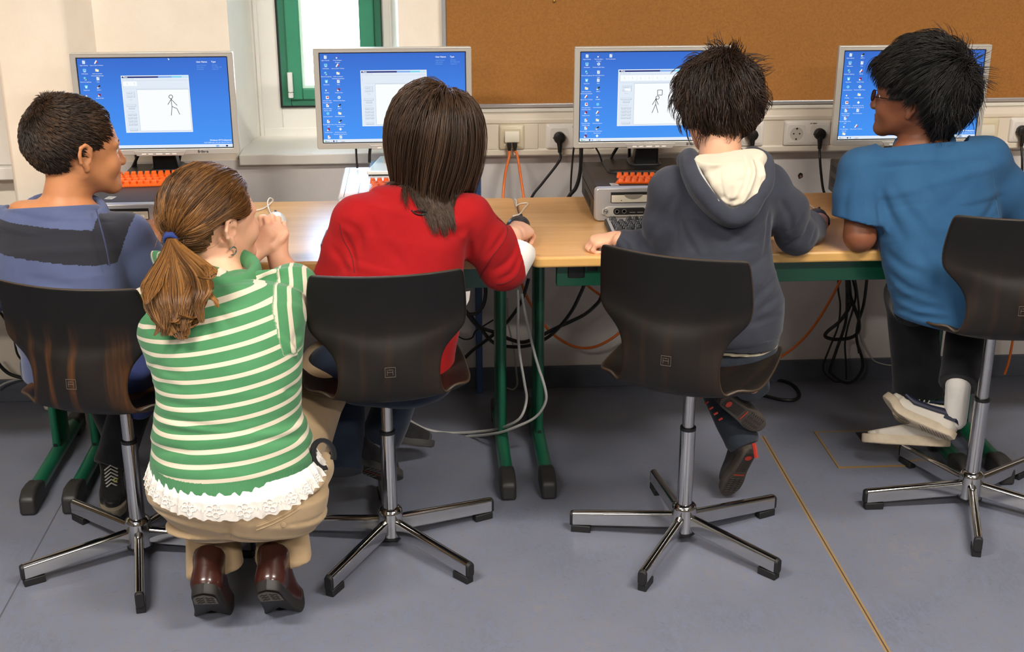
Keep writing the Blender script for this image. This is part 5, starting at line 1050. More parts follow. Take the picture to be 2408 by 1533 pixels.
# ---------------------------------------------------------------- shoes: local x heel->toe, y sideways, z up (sole at z=0)
FOOT = [(0.0, 0.0), (0.02, 0.026), (0.07, 0.031), (0.14, 0.036), (0.19, 0.043), (0.235, 0.038), (0.265, 0.020), (0.272, 0.0), (0.262, -0.022), (0.23, -0.038), (0.185, -0.040), (0.13, -0.031), (0.07, -0.028), (0.02, -0.025)]
def foot_outline(k, w=1.0, n=6):
    P = spline([V3(x*k, y*k*w, 0) for x, y in FOOT+[FOOT[0]]], n)[:-1]; return [(p[0], p[1]) for p in P]
def shoe(parent, heel, toe_dir, up, L, mats, high=0.075, label=None, tread=None, sole_h=0.02, laces=None, width=1.0, bend=0.0, name='shoe'):
    """mats: upper, sole, tread"""
    k = L/0.272; x = unit(toe_dir); z = unit(np.asarray(up)-x*np.dot(up, x)); y = np.cross(z, x); R = np.stack([x, y, z], 1); heel = np.array(heel, float)
    fd = Field((-0.02, -0.065*k, -0.005), (L+0.03, 0.065*k, high+0.06), 0.0035)
    w = width
    fd.loft([(V3(0.034*k, 0, sole_h+0.012), 0.028*k*w, 0.030*k), (V3(0.09*k, 0, sole_h+0.018), 0.029*k*w, 0.05*k), (V3(0.16*k, 0, sole_h+0.012), 0.036*k*w, 0.045*k), (V3(0.215*k, 0, sole_h+0.006), 0.037*k*w, 0.03*k)], V3(0, 1, 0), V3(1, 0, 0), 0.02)
    fd.cap(V3(0.036*k, 0, sole_h+0.01), V3(0.045*k, 0, high), 0.030*k*w, 0.031*k*w, 0.02); fd.cap(V3(0.06*k, 0, high-0.01), V3(0.19*k, 0, sole_h+0.022*k), 0.031*k*w, 0.026*k*w, 0.02); fd.cap(V3(0.19*k, 0, sole_h+0.018*k), V3(0.235*k, 0, sole_h+0.012*k), 0.032*k*w, 0.026*k*w, 0.02)
    fd.cut(V3(0, 0, sole_h*0.7), V3(0, 0, -1)); fd.cut(V3(0.04*k, 0, high+0.004), unit(V3(0.25, 0, 1)))
    fd.cap(V3(0.05*k, 0, high-0.012), V3(0.05*k, 0, high+0.05), 0.024*k, 0.026*k, 0.004, 's')
    V, F = fd.mesh(2)
    bendf = lambda P: P
    if bend:
        def bendf(P):
            P = np.array(P, float); x0 = 0.17*k; q = P.copy(); t = np.maximum(P[:, 0]-x0, 0); a = np.clip(t/(0.06*k), 0, 1)*bend; q[:, 0] = np.where(t > 0, x0+t*np.cos(a*0.9)-P[:, 2]*np.sin(a), P[:, 0]); q[:, 2] = np.where(t > 0, P[:, 2]*np.cos(a)+t*np.sin(a*0.9), P[:, 2]); return q
    W = lambda P: heel+bendf(np.asarray(P, float)) @ R.T
    o = mesh_obj(name, W(V), F, mats[0], parent)
    if label: o['label'] = label
    out = foot_outline(k*1.02, w); n = len(out); m = MB(); rings = []
    for zz, g in ((0.0, 0.92), (0.002, 0.985), (0.006, 1.0), (sole_h, 1.0), (sole_h+0.002, 0.97)): rings.append([(0.13*k+(a-0.13*k)*g, b*g, zz) for a, b in out])
    vs = [v for r in rings for v in r]; fs = [(i*n+j, i*n+(j+1) % n, (i+1)*n+(j+1) % n, (i+1)*n+j) for i in range(4) for j in range(n)]
    cb = len(vs); vs += [(0.13*k, 0, 0.0), (0.13*k, 0, sole_h+0.002)]
    fs += [(cb, (j+1) % n, j, j) for j in range(n)]+[(cb+1, 4*n+j, 4*n+(j+1) % n, 4*n+(j+1) % n) for j in range(n)]
    m.add(W(vs), [tuple(dict.fromkeys(f)) for f in fs]); so = obj('sole', m, mats[1], o, sharp=50); so.matrix_parent_inverse = parent_inv(parent) @ Matrix.Identity(4)
    so.matrix_parent_inverse = Matrix.Identity(4)
    if tread:
        m = MB(); tread(m, k, lambda P: W(P)); tr = obj('tread', m, mats[2:], o, smooth=False)
    if laces:
        m = MB()
        for i in range(6): t = i/5; xx = (0.105+0.075*t)*k; zt = high-0.004-(high-sole_h-0.042*k)*t*0.92+0.006; m.tube(W([(xx, -0.020*k, zt-0.010), (xx+0.002, 0, zt+0.004), (xx, 0.020*k, zt-0.010)]), 0.0022, 6)
        obj('laces', m, laces, o)
    return o
# ================================================================ people
J = onY
def skin_mat(name, col, tint):
    m = bpy.data.materials.new(name); m.use_nodes = True; t = NT(m); o = t.obj(); a = t.noise(o, 18, 4, 0.6)
    t.l(t.ramp(a, [(0.3, lin(col)), (0.7, lin(tint))]), t.b.inputs['Base Color']); t.b.inputs['Roughness'].default_value = 0.48; t.b.inputs['Specular IOR Level'].default_value = 0.35
    t.b.inputs['Subsurface Weight'].default_value = 0.12; t.b.inputs['Subsurface Radius'].default_value = (0.012, 0.004, 0.002); t.b.inputs['Subsurface Scale'].default_value = 0.5
    t.bump(t.noise(o, 420, 3), 0.08, 0.0005); return m
def cloth_mat(name, c0, c1, scale=5, weave=900, wb=0.12, rough=0.9, sheen=0.15, fold=0.0):
    m = bpy.data.materials.new(name); m.use_nodes = True; t = NT(m); o = t.obj(); a = t.noise(o, scale, 5, 0.65); b = t.noise(o, weave*0.5, 3, 0.7)
    col = t.ramp(a, [(0.3, lin(c0)), (0.7, lin(c1))]); col = t.mix(t.math('MULTIPLY', t.math('SUBTRACT', b, 0.5), 0.5), col, (1, 1, 1), 'SOFT_LIGHT') if False else col
    t.l(col, t.b.inputs['Base Color']); t.b.inputs['Roughness'].default_value = rough; t.b.inputs['Specular IOR Level'].default_value = 0.2; t.b.inputs['Sheen Weight'].default_value = sheen; t.b.inputs['Sheen Roughness'].default_value = 0.5
    h = t.math('ADD', b, t.math('MULTIPLY', t.noise(t.mapping(o, (1, 1, 2.2)), 26, 4, 0.55, 0.8), fold)) if fold else b
    t.bump(h, wb, 0.0012 if not fold else 0.004); return m
def person(label, loc, group=None): return thing('person', label, 'person', loc)
def patt(o, parent): o.parent = parent; o.matrix_parent_inverse = parent_inv(parent); return o
def cap_mesh(sk, mask, g, nu=120, nv=80):
    V, F = [], []
    for i in range(nv+1):
        th = PI*i/nv
        for j in range(nu): ph = 2*PI*j/nu; V.append((math.sin(th)*math.cos(ph), math.sin(th)*math.sin(ph), math.cos(th)))
    V = np.array(V)
    for i in range(nv):
        for j in range(nu):
            a, b, c, d = i*nu+j, i*nu+(j+1) % nu, (i+1)*nu+(j+1) % nu, (i+1)*nu+j
            if mask((V[a]+V[b]+V[c]+V[d])[None]/4)[0]: F.append((a, b, c, d))
    return sk.c+(V*(sk.r+g)) @ sk.R.T, np.array(F)
def vnoise(P, f, seed=0):
    r = np.random.RandomState(seed); out = np.zeros_like(P)
    for o in range(3):
        K = r.normal(size=(3, 3))*f*(1.7**o); ph = r.uniform(0, 6.28, 3); out += np.sin(P @ K.T+ph)/(1.4**o)
    return out/2.2
def flow_hair(sk, mask, n, crown, length, seg=10, grav=0.5, away=1.0, noise=0.35, nf=28, lift=0.35, gap=0.006, swirl=0.0, seed=1, inert=1.0, extra=None, hug=0.0, curl=0.0):
    q = sphere_pts(n*2); q = q[mask(q)]; cw0 = unit(np.array(crown, float)); qc = unit2(cw0+RNG.normal(0, 0.13, (n//9, 3))); q = np.concatenate([q, qc[mask(qc)]]) if mask(cw0[None])[0] else q; q = q+RNG.normal(0, 0.02, q.shape); q /= np.linalg.norm(q, axis=1, keepdims=True)
    roots = sk.pt(q)+0.002*sk.nrm(q); N = sk.nrm(q); cw = unit(np.array(crown, float)); nz = vnoise(roots, nf, seed)+RNG.normal(0, 0.18, roots.shape)
    L = np.array([length(a) for a in q])*RNG.uniform(0.75, 1.15, len(q))
    def tang(P):
        ql = sk.loc(P)/sk.r; ql /= np.linalg.norm(ql, axis=1, keepdims=True)+1e-9; t = ql-cw; t = t-ql*(t*ql).sum(1, keepdims=True); t /= np.linalg.norm(t, axis=1, keepdims=True)+0.15
        if swirl: t = t+swirl*np.cross(ql, t)
        return t @ sk.R.T
    near = np.exp(-((q-cw)**2).sum(1)/0.05)[:, None]; D0 = tang(roots)*away+N*lift*(1-0.6*near)+noise*nz*0.5+0.7*near*RNG.normal(0, 1, roots.shape); gap = RNG.uniform(gap[0], gap[1], len(q)) if isinstance(gap, tuple) else gap
    def fn(P, Dv, t):
        v = inert*Dv+0.35*(away*tang(P)+V3(0, 0, -grav))+0.25*noise*nz*(0.4+t)
        if hug or curl:
            ql = sk.loc(P)/(sk.r+(np.asarray(gap).reshape(-1, 1) if np.ndim(gap) else gap)); rd = np.linalg.norm(ql, axis=1, keepdims=True); Nn = unit2((ql/sk.r)) @ sk.R.T; v = v-hug*Nn*np.clip((rd-1.0)/0.15, 0, 1)*(t > 0.25)
            ph = 6.0*nz[:, :1]; e1 = np.cross(Nn, Dv); v = v+curl*0.30*(np.sin(7.5*t+ph)*e1+0.5*np.cos(6*t+ph)*Nn)
        if extra is not None: v = v+extra(P, t)
        return sk.push(P, unit2(v), gap)
    return grow(roots, N, D0, L, seg, fn), q, nz
def unit2(v): return v/(np.linalg.norm(v, axis=1, keepdims=True)+1e-9)
def std_mask(q, front=0.55, brow=0.30, nape=-0.62, ear=-0.30):
    s, f, u = q[:, 0], q[:, 1], q[:, 2]
    face = (f > front-0.25*np.clip(u, 0, 1)) & (u < brow) | (f > 0.35) & (u < ear+0.1) | (f > 0.72) & (u < 0.62)
    low = (u < nape) | ((np.abs(s) > 0.62) & (u < ear) & (f > -0.35)) | ((f > 0.1) & (u < ear))
    return ~(face | low)
def wrinkle(f, amp, scale=1.0, seed=0, warp=0.6, dirs=((0.3, 0.4, 1.0), (-0.5, 0.3, 0.8), (0.9, 0.2, 0.4))):
    r = np.random.RandomState(seed); D = [unit(d)*r.uniform(0.8, 1.25) for d in dirs]; ph = r.uniform(0, 6.28, 12)
    def fn(x, y, z):
        wx = np.sin(x*11*scale+ph[0]+2*np.sin(z*7*scale+ph[1])); wz = np.sin(z*9*scale+ph[2]+2*np.sin(x*8*scale+ph[3])); out = 0
        for i, d in enumerate(D):
            p = (x*d[0]+y*d[1]+z*d[2])*f*(1+0.35*i)+warp*3*(wx*0.7+wz*0.5)+ph[4+i]; s = np.sin(p); m = 0.5+0.5*np.sin(x*6*scale*(i+1)+z*5*scale+ph[7+i]); out = out+(np.abs(s)**1.5*np.sign(s))*m/(1+0.5*i)
        return amp*out
    return fn
# ---------------------------------------------------------------- boy in the grey hoodie
def boy_hoodie():
    pv = J(1722, 838, -0.935); P = person('person with tousled brown hair in a slate hoodie sitting at the third monitor', (pv[0], -0.93, 0))
    hc = J(1688, 252, -0.845); R = frame(-16, 14, 2); k = 0.97
    sk0 = skin_mat('skin_light', (222, 166, 134), (232, 178, 146))
    shL, shR = J(1575, 446, -0.915), J(1808, 436, -0.90)
    elL = J(1572, 618, -0.86); wrL = onZ(1460, 566, 0.762); elR = onZ(1872, 551, 0.772); wrR = onZ(1928, 520, 0.757)
    hipL, hipR = pv+V3(-0.075, 0, 0.0), pv+V3(0.075, 0, 0.0)
    knL, knR = V3(pv[0]-0.10, -0.60, 0.555), V3(pv[0]+0.055, -0.62, 0.555)
    anL, anR = J(1742, 1030, -0.86), J(1768, 905, -0.95)
    lo = V3(wrL[0]-0.16, -1.25, 0.05); hi = V3(wrR[0]+0.14, -0.45, 1.42)
    fd = Field(lo, hi, 0.0034); head(fd, hc, R, k)
    nb = J(1690, 405, -0.905); fd.cap(nb, hc+k*(R @ V3(0, -0.022, -0.03)), 0.054, 0.050, 0.03)
    tl = [lev(1585, 1812, 790, -0.95, 0.085), lev(1580, 1810, 680, -0.945, 0.09), lev(1580, 1800, 560, -0.93, 0.09), lev(1588, 1802, 470, -0.92, 0.085), lev(1640, 1745, 415, -0.93, 0.055)]
    fd.loft(tl, RT, V3(0, 1, 0), 0.03); fd.cap(shL, shR, 0.042, None, 0.03); fd.chain([shL, elL, wrL], [0.038, 0.033, 0.023], 0.02); fd.chain([shR, elR, wrR], [0.038, 0.033, 0.023], 0.02)
    fd.chain([hipL+V3(0.02, 0.03, 0.02), knL, anL], [0.045, 0.040, 0.026], 0.02); fd.chain([hipR+V3(-0.02, 0.03, 0.02), knR, anR], [0.040, 0.040, 0.024], 0.02)
    hand(fd, onZ(1450, 560, 0.758), V3(-1, 0.10, -0.16), V3(-0.12, -0.1, 1), -1, 0.88, (0.95, 1.0, 1.0, 1.0), 0.05, 0.35)
    hand(fd, onZ(1922, 524, 0.760), V3(-0.02, 1, -0.06), V3(0.25, 0.05, 1), 1, 0.98, (0.45, 0.5, 0.55, 0.6), 0.16, 0.5)
    sd_obj('body', fd, sk0, P); eyes(hc, R, k, P)
    # hoodie
    M = cloth_mat('hoodie_slate', (49, 51, 61), (59, 62, 73), 7, fold=0.5, wb=0.28); L = RT; N = V3(0, 1, 0)
    h = Field(lo+V3(0, -0.02, 0.45), hi+V3(0, 0, -0.2), 0.0036)
    T_ = [lev(1562, 1829, 796, -0.945, 0.105), lev(1556, 1838, 770, -0.945, 0.115), lev(1556, 1840, 720, -0.945, 0.118), lev(1560, 1824, 660, -0.94, 0.115), lev(1562, 1810, 580, -0.93, 0.112), lev(1566, 1812, 510, -0.92, 0.105), lev(1568, 1818, 460, -0.915, 0.098), lev(1592, 1798, 415, -0.905, 0.078), lev(1640, 1750, 383, -0.90, 0.060)]
    h.loft(T_, L, N, 0.02, p=2.2); h.cap(shL, shR, 0.050, 0.050, 0.035)
    h.chain([shL+V3(0.012, 0, 0.0), 0.55*shL+0.45*elL+V3(-0.012, -0.01, 0), elL, 0.5*(elL+wrL)+V3(0, 0, 0.004), wrL], [0.055, 0.054, 0.055, 0.048, 0.034], 0.03)
    h.chain([shR+V3(-0.012, 0, 0.0), 0.5*shR+0.5*elR+V3(0.008, -0.005, 0.0), elR, 0.5*(elR+wrR), wrR], [0.054, 0.053, 0.048, 0.040, 0.028], 0.03)
    h.cutnear(wrL+0.012*unit(wrL-elL), wrL-elL, wrL, 0.10); cR = elR+0.78*(wrR-elR); h.cutnear(cR, unit(unit(wrR-elR)+V3(0.35, 0, 0)), cR, 0.06)
    pxcrease(h, [([(1597, 470), (1592, 540), (1584, 590)], 0.007, 0.011), ([(1600, 500), (1612, 560), (1640, 600)], 0.009, 0.009), ([(1590, 450), (1560, 520), (1548, 580)], 0.009, 0.007), ([(1575, 470), (1540, 540), (1520, 575)], 0.008, 0.006), ([(1603, 545), (1600, 580), (1592, 600)], 0.006, 0.010), ([(1630, 520), (1660, 580), (1680, 640)], 0.013, 0.005),
        ([(1808, 500), (1806, 550), (1800, 600)], 0.008, 0.010), ([(1806, 520), (1770, 560), (1730, 580)], 0.010, 0.006), ([(1812, 590), (1780, 620), (1740, 640)], 0.010, 0.006), ([(1822, 650), (1790, 690), (1765, 720)], 0.010, 0.008), ([(1832, 690), (1800, 720), (1770, 745)], 0.009, 0.008), ([(1836, 735), (1800, 752), (1762, 762)], 0.008, 0.007), ([(1760, 650), (1775, 700), (1770, 750)], 0.012, 0.005),
        ([(1835, 470), (1858, 510), (1862, 550)], 0.008, 0.008), ([(1888, 505), (1870, 535), (1850, 548)], 0.006, 0.009), ([(1905, 520), (1895, 550), (1880, 572)], 0.006, 0.009), ([(1920, 530), (1915, 555), (1905, 575)], 0.005, 0.006), ([(1880, 560), (1850, 575), (1835, 572)], 0.007, 0.007), ([(1700, 530), (1715, 620), (1720, 700)], 0.016, 0.003),
        ([(1440, 566), (1450, 580), (1455, 600)], 0.005, 0.006), ([(1462, 562), (1475, 580), (1480, 602)], 0.005, 0.007), ([(1490, 560), (1500, 580), (1500, 604)], 0.006, 0.006)])
    h.wave(wrinkle(34, 0.0028, 1.0, 3)); h.cut(J(1700, 798, -0.945), V3(-0.10, 0, -1))
    ho = sd_obj('hoodie', h, M, P, 2)
    rb = Field(T_[0][0]-V3(0.17, 0.15, 0.05), T_[0][0]+V3(0.17, 0.15, 0.06), 0.0035); rb.loft([lev(1564, 1829, 792, -0.945, 0.108), lev(1558, 1837, 762, -0.945, 0.118)], L, N, 0.01, p=2.2, grow=0.002); rb.cut(J(1700, 796, -0.945), V3(-0.1, 0, -1)); rb.cut(J(1700, 765, -0.945), V3(0.1, 0, 1)); patt(sd_obj('waistband', rb, M, ho), ho)
    # hood: slate outside, cream lining folded out
    M_cream = cloth_mat('hood_lining_cream', (206, 194, 173), (216, 205, 186), 8, fold=0.25, wb=0.2)
    path = [J(1622, 366, -0.935), J(1624, 394, -0.985), J(1645, 440, -1.03), J(1680, 485, -1.05), J(1718, 512, -1.057), J(1752, 502, -1.055), J(1784, 462, -1.03), J(1803, 412, -0.985), J(1798, 378, -0.94), J(1768, 362, -0.90)]
    hh = Field(path[0]-V3(0.08, 0.18, 0.20), path[7]+V3(0.07, 0.15, 0.10), 0.003); sp = spline(path, 5); hh.chain(sp, [0.017]*len(sp), 0.012); hh.chain([p+V3(0, 0.018, -0.008) for p in sp], [0.018]*len(sp), 0.012)
    hh.chain(spline([J(1612, 378, -0.91), J(1615, 378, -0.86), J(1650, 380, -0.81), J(1730, 380, -0.81), J(1775, 374, -0.86)], 4), [0.02]*17, 0.01)
    hh.wave(wrinkle(60, 0.0015, 1.5, 5)); patt(sd_obj('hood', hh, M, ho), ho)
    cr = Field(path[0]-V3(0.08, 0.2, 0.20), path[7]+V3(0.07, 0.12, 0.10), 0.0027); ins = lambda x, y, Y: J(x, y, Y)
    cr.loft([lev(1632, 1790, 392, -0.950, 0.040), lev(1642, 1800, 408, -0.972, 0.050), lev(1660, 1801, 434, -0.995, 0.054), lev(1686, 1790, 462, -1.010, 0.050), lev(1712, 1762, 486, -1.024, 0.040)], RT, unit(V3(0, 1, 0.3)), 0.015, p=2.2)
    cr.chain(spline([J(1648, 382, -0.985), J(1690, 372, -0.99), J(1740, 366, -0.975), J(1785, 374, -0.955)], 5), [0.014]*16, 0.02); cr.cut(J(1715, 362, -0.97), V3(0, -0.35, 1))
    pxcrease(cr, [([(1692, 374), (1694, 420), (1704, 468)], 0.0025, 0.003), ([(1752, 368), (1762, 400), (1752, 440), (1732, 474)], 0.006, 0.012), ([(1776, 372), (1784, 405), (1772, 450), (1750, 486)], 0.006, 0.012), ([(1764, 370), (1774, 405), (1760, 448), (1742, 480)], 0.006, -0.009), ([(1793, 385), (1797, 420), (1780, 462)], 0.005, -0.006), ([(1700, 462), (1716, 474), (1738, 470)], 0.005, 0.010), ([(1735, 428), (1752, 420), (1764, 404)], 0.005, 0.006), ([(1655, 388), (1672, 420), (1690, 455)], 0.009, -0.004), ([(1720, 490), (1735, 488), (1752, 478)], 0.005, 0.007), ([(1722, 440), (1712, 468)], 0.005, 0.006)])
    cr.wave(wrinkle(46, 0.0014, 1.3, 9)); lin_ = patt(sd_obj('hood_lining', cr, M_cream, ho), ho); lin_['label'] = 'cream hood lining folded outwards'
    m = MB(); m.tube(spline([J(1634, 374, -0.985), J(1650, 410, -1.02), J(1676, 452, -1.048), J(1690, 474, -1.062)], 8), 0.0028, 8); patt(obj('zip', m, M_grey_cable, ho), ho)
    # undershirts
    ts = Field(nb-V3(0.09, 0.09, 0.06), nb+V3(0.09, 0.09, 0.09), 0.0035); a = J(1693, 374, -0.895); ring = [a+V3(0.064*math.cos(t), 0.060*math.sin(t), 0.012*math.cos(t)+0.008*math.sin(t)) for t in np.linspace(0, 2*PI, 25)]; ts.chain(ring, [0.007]*25, 0.003); sd_obj('collar', ts, mat('undershirt_black', (28, 28, 30), 0.9), P)['label'] = 'black undershirt collar'
    hm = Field(T_[0][0]-V3(0.17, 0.15, 0.05), T_[0][0]+V3(0.17, 0.15, 0.05), 0.0032); hm.loft([lev(1570, 1829, 802, -0.945, 0.102), lev(1570, 1829, 780, -0.945, 0.104)], L, N, 0.01, p=2.2); hm.cut(J(1700, 806, -0.945), V3(-0.10, 0, -1)); sd_obj('shirt_hem', hm, mat('shirt_cream', (236, 222, 196), 0.9), P)['label'] = 'cream shirt hem'
    # jeans
    jm = cloth_mat('denim_dark', (38, 43, 51), (52, 59, 69), 14, fold=0.4, wb=0.25); j = Field(V3(pv[0]-0.26, -1.25, 0.1), V3(pv[0]+0.28, -0.5, 0.72), 0.004)
    j.loft([lev(1585, 1826, 795, -0.942, 0.098), lev(1580, 1828, 815, -0.94, 0.105), lev(1590, 1820, 838, -0.935, 0.09)], L, N, 0.02, p=2.2); j.cap(hipL, knL, 0.070, 0.060, 0.03); j.cap(hipR+V3(-0.01, 0.03, 0.01), knR, 0.062, 0.058, 0.03); j.cap(knL, anL, 0.058, 0.048, 0.02); j.cap(knR, anR+0.02*unit(anR-knR), 0.058, 0.046, 0.02)
    j.cutnear(anL+0.025*unit(anL-knL), anL-knL, anL, 0.11); j.cutnear(anR+0.02*unit(anR-knR), anR-knR, anR, 0.11); j.wave(wrinkle(40, 0.003, 1.2, 8)); j.cut(V3(0, 0, pv[2]-0.078) if False else V3(0, -0.93, 0.05), V3(0, 0, -1)); sd_obj('jeans', j, jm, P)
    # shoes
    up_m = cloth_mat('shoe_black', (34, 32, 34), (48, 44, 46), 30); so_m = mat('shoe_sole_grey', (74, 66, 60), 0.7); tr_m = mat('shoe_tread_dark', (46, 42, 40), 0.75); rd_m = mat('shoe_red', (190, 56, 40), 0.6)
    def tread(m, k, W):
        for i in range(9):
            for jx in range(4): x0 = (0.02+0.012*i)*k; y0 = (-0.021+0.0108*jx)*k; m.add(W([(x0, y0, -0.0012), (x0+0.009*k, y0, -0.0012), (x0+0.009*k, y0+0.008*k, -0.0012), (x0, y0+0.008*k, -0.0012)]), [(0, 1, 2, 3)], 0)
        for i in range(7): 
            x0 = (0.165+0.012*i)*k; pts = [(x0+0.004*k*(q % 2), (-0.030+0.010*q)*k, -0.0012) for q in range(7)]; m.tube(W(pts), 0.0014, 4, mi=0)
        m.add(W([(0.045*k+0.013*k*math.cos(a), 0.014*k*math.sin(a), -0.0022) for a in np.linspace(0, 2*PI, 17)[:-1]]), [tuple(range(16))], 1); m.add(W([(0.14*k, -0.022*k, -0.002), (0.146*k, -0.022*k, -0.002), (0.146*k, 0.022*k, -0.002), (0.14*k, 0.022*k, -0.002)]), [(0, 1, 2, 3)], 1)
    h1, t1 = J(1697, 938, -0.96), J(1800, 1012, -0.90); shoe(P, h1, t1-h1, V3(-0.12, 1.0, 0.22), 0.186, [up_m, so_m, tr_m, rd_m], 0.085, 'black trainer with red dotted grey sole', tread)
    h2, t2 = J(1770, 1058, -0.925), J(1703, 1176, -0.845); shoe(P, h2, t2-h2, V3(-0.15, 1.0, 0.20), 0.196, [up_m, so_m, tr_m, rd_m], 0.085, 'black trainer standing on its toe', tread)
    m = MB()
    for i in range(5): m.tube([J(1646+i*11, 936+i*13, -0.99), J(1655+i*11, 931+i*13, -0.99)], 0.0028, 6)
    m.tube([J(1773, 1044, -0.94), J(1778, 1075, -0.94)], 0.006, 6); patt(obj('shoe_trim', m, rd_m, P), P)['label'] = 'red shoe trim'
    # hair
    sk = Skull(hc+k*(R @ V3(0, -0.006, 0.030)), R, k*V3(0.079, 0.098, 0.086)); msk = lambda q: std_mask(q, 0.5, 0.2, -0.90, -0.48)
    hm_ = hair_mat('hair_dark_brown', (26, 18, 14), (52, 36, 26), (92, 68, 48), 0.42)
    ln = lambda q: 0.062+0.022*np.clip(q[2], -0.2, 1)+0.020*(q[1] < -0.2)
    S, q, nz = flow_hair(sk, msk, 7000, (0.15, -0.30, 0.94), ln, 12, 0.40, 0.9, 0.60, 24, 0.30, (0.006, 0.032), 0.55, 4, 1.0, hug=0.30, curl=0.55)
    S, g = clump(S, 420, 0.66, 2)
    S2, q2, nz2 = flow_hair(sk, msk, 420, (0.15, -0.35, 0.93), lambda q: 0.085, 12, 0.2, 0.7, 0.9, 20, 0.6, (0.02, 0.04), 0.5, 14, 1.5, hug=0.1, curl=1.0); S2, g2 = clump(S2, 60, 0.8, 3)
    tn = np.clip(0.42+0.25*nz[g][:, 0]+RNG.normal(0, 0.14, len(S)), 0, 1); tn = np.concatenate([tn, np.full(len(S2), 0.5)]); S = np.concatenate([S, S2])
    ho_ = hair_obj('hair', S, 0.0010, hm_, P, cap_mesh(sk, msk, 0.006), tn); ho_['label'] = 'tousled dark brown hair'
boy_hoodie()
# ---------------------------------------------------------------- squatting woman with the ponytail
def stripes_mat(name, base, base2, stripe, attr='stripe', period=0.0297, frac=0.31):
    m = bpy.data.materials.new(name); m.use_nodes = True; t = NT(m); a = t.attr(attr); o = t.obj()
    fr = t.math('FRACT', t.math('ADD', t.math('DIVIDE', a.outputs['Fac'], period), 100.0)); k = t.math('LESS_THAN', fr, frac); pl = t.math('GREATER_THAN', t.attr('plain').outputs['Fac'], 0.5); k = t.math('MULTIPLY', k, t.math('SUBTRACT', 1.0, pl))
    g = t.ramp(t.noise(o, 9, 5, 0.6), [(0.3, lin(base)), (0.7, lin(base2))]); f = t.noise(t.mapping(o, (500, 500, 900)), 1.0, 2, 0.6); g = t.mix(t.math('MULTIPLY', f, 0.25), g, tuple(v*0.7 for v in lin(base)))
    t.l(t.mix(k, g, lin(stripe)), t.b.inputs['Base Color']); t.b.inputs['Roughness'].default_value = 0.95; t.b.inputs['Specular IOR Level'].default_value = 0.12; t.b.inputs['Sheen Weight'].default_value = 0.2
    rib = t.math('MULTIPLY', t.math('SINE', t.math('MULTIPLY', t.attr('around').outputs['Fac'], 1.0)), pl)
    t.bump(t.math('ADD', t.math('ADD', f, t.math('MULTIPLY', rib, 1.2)), t.math('MULTIPLY', k, 0.3)), 0.22, 0.0012); return m
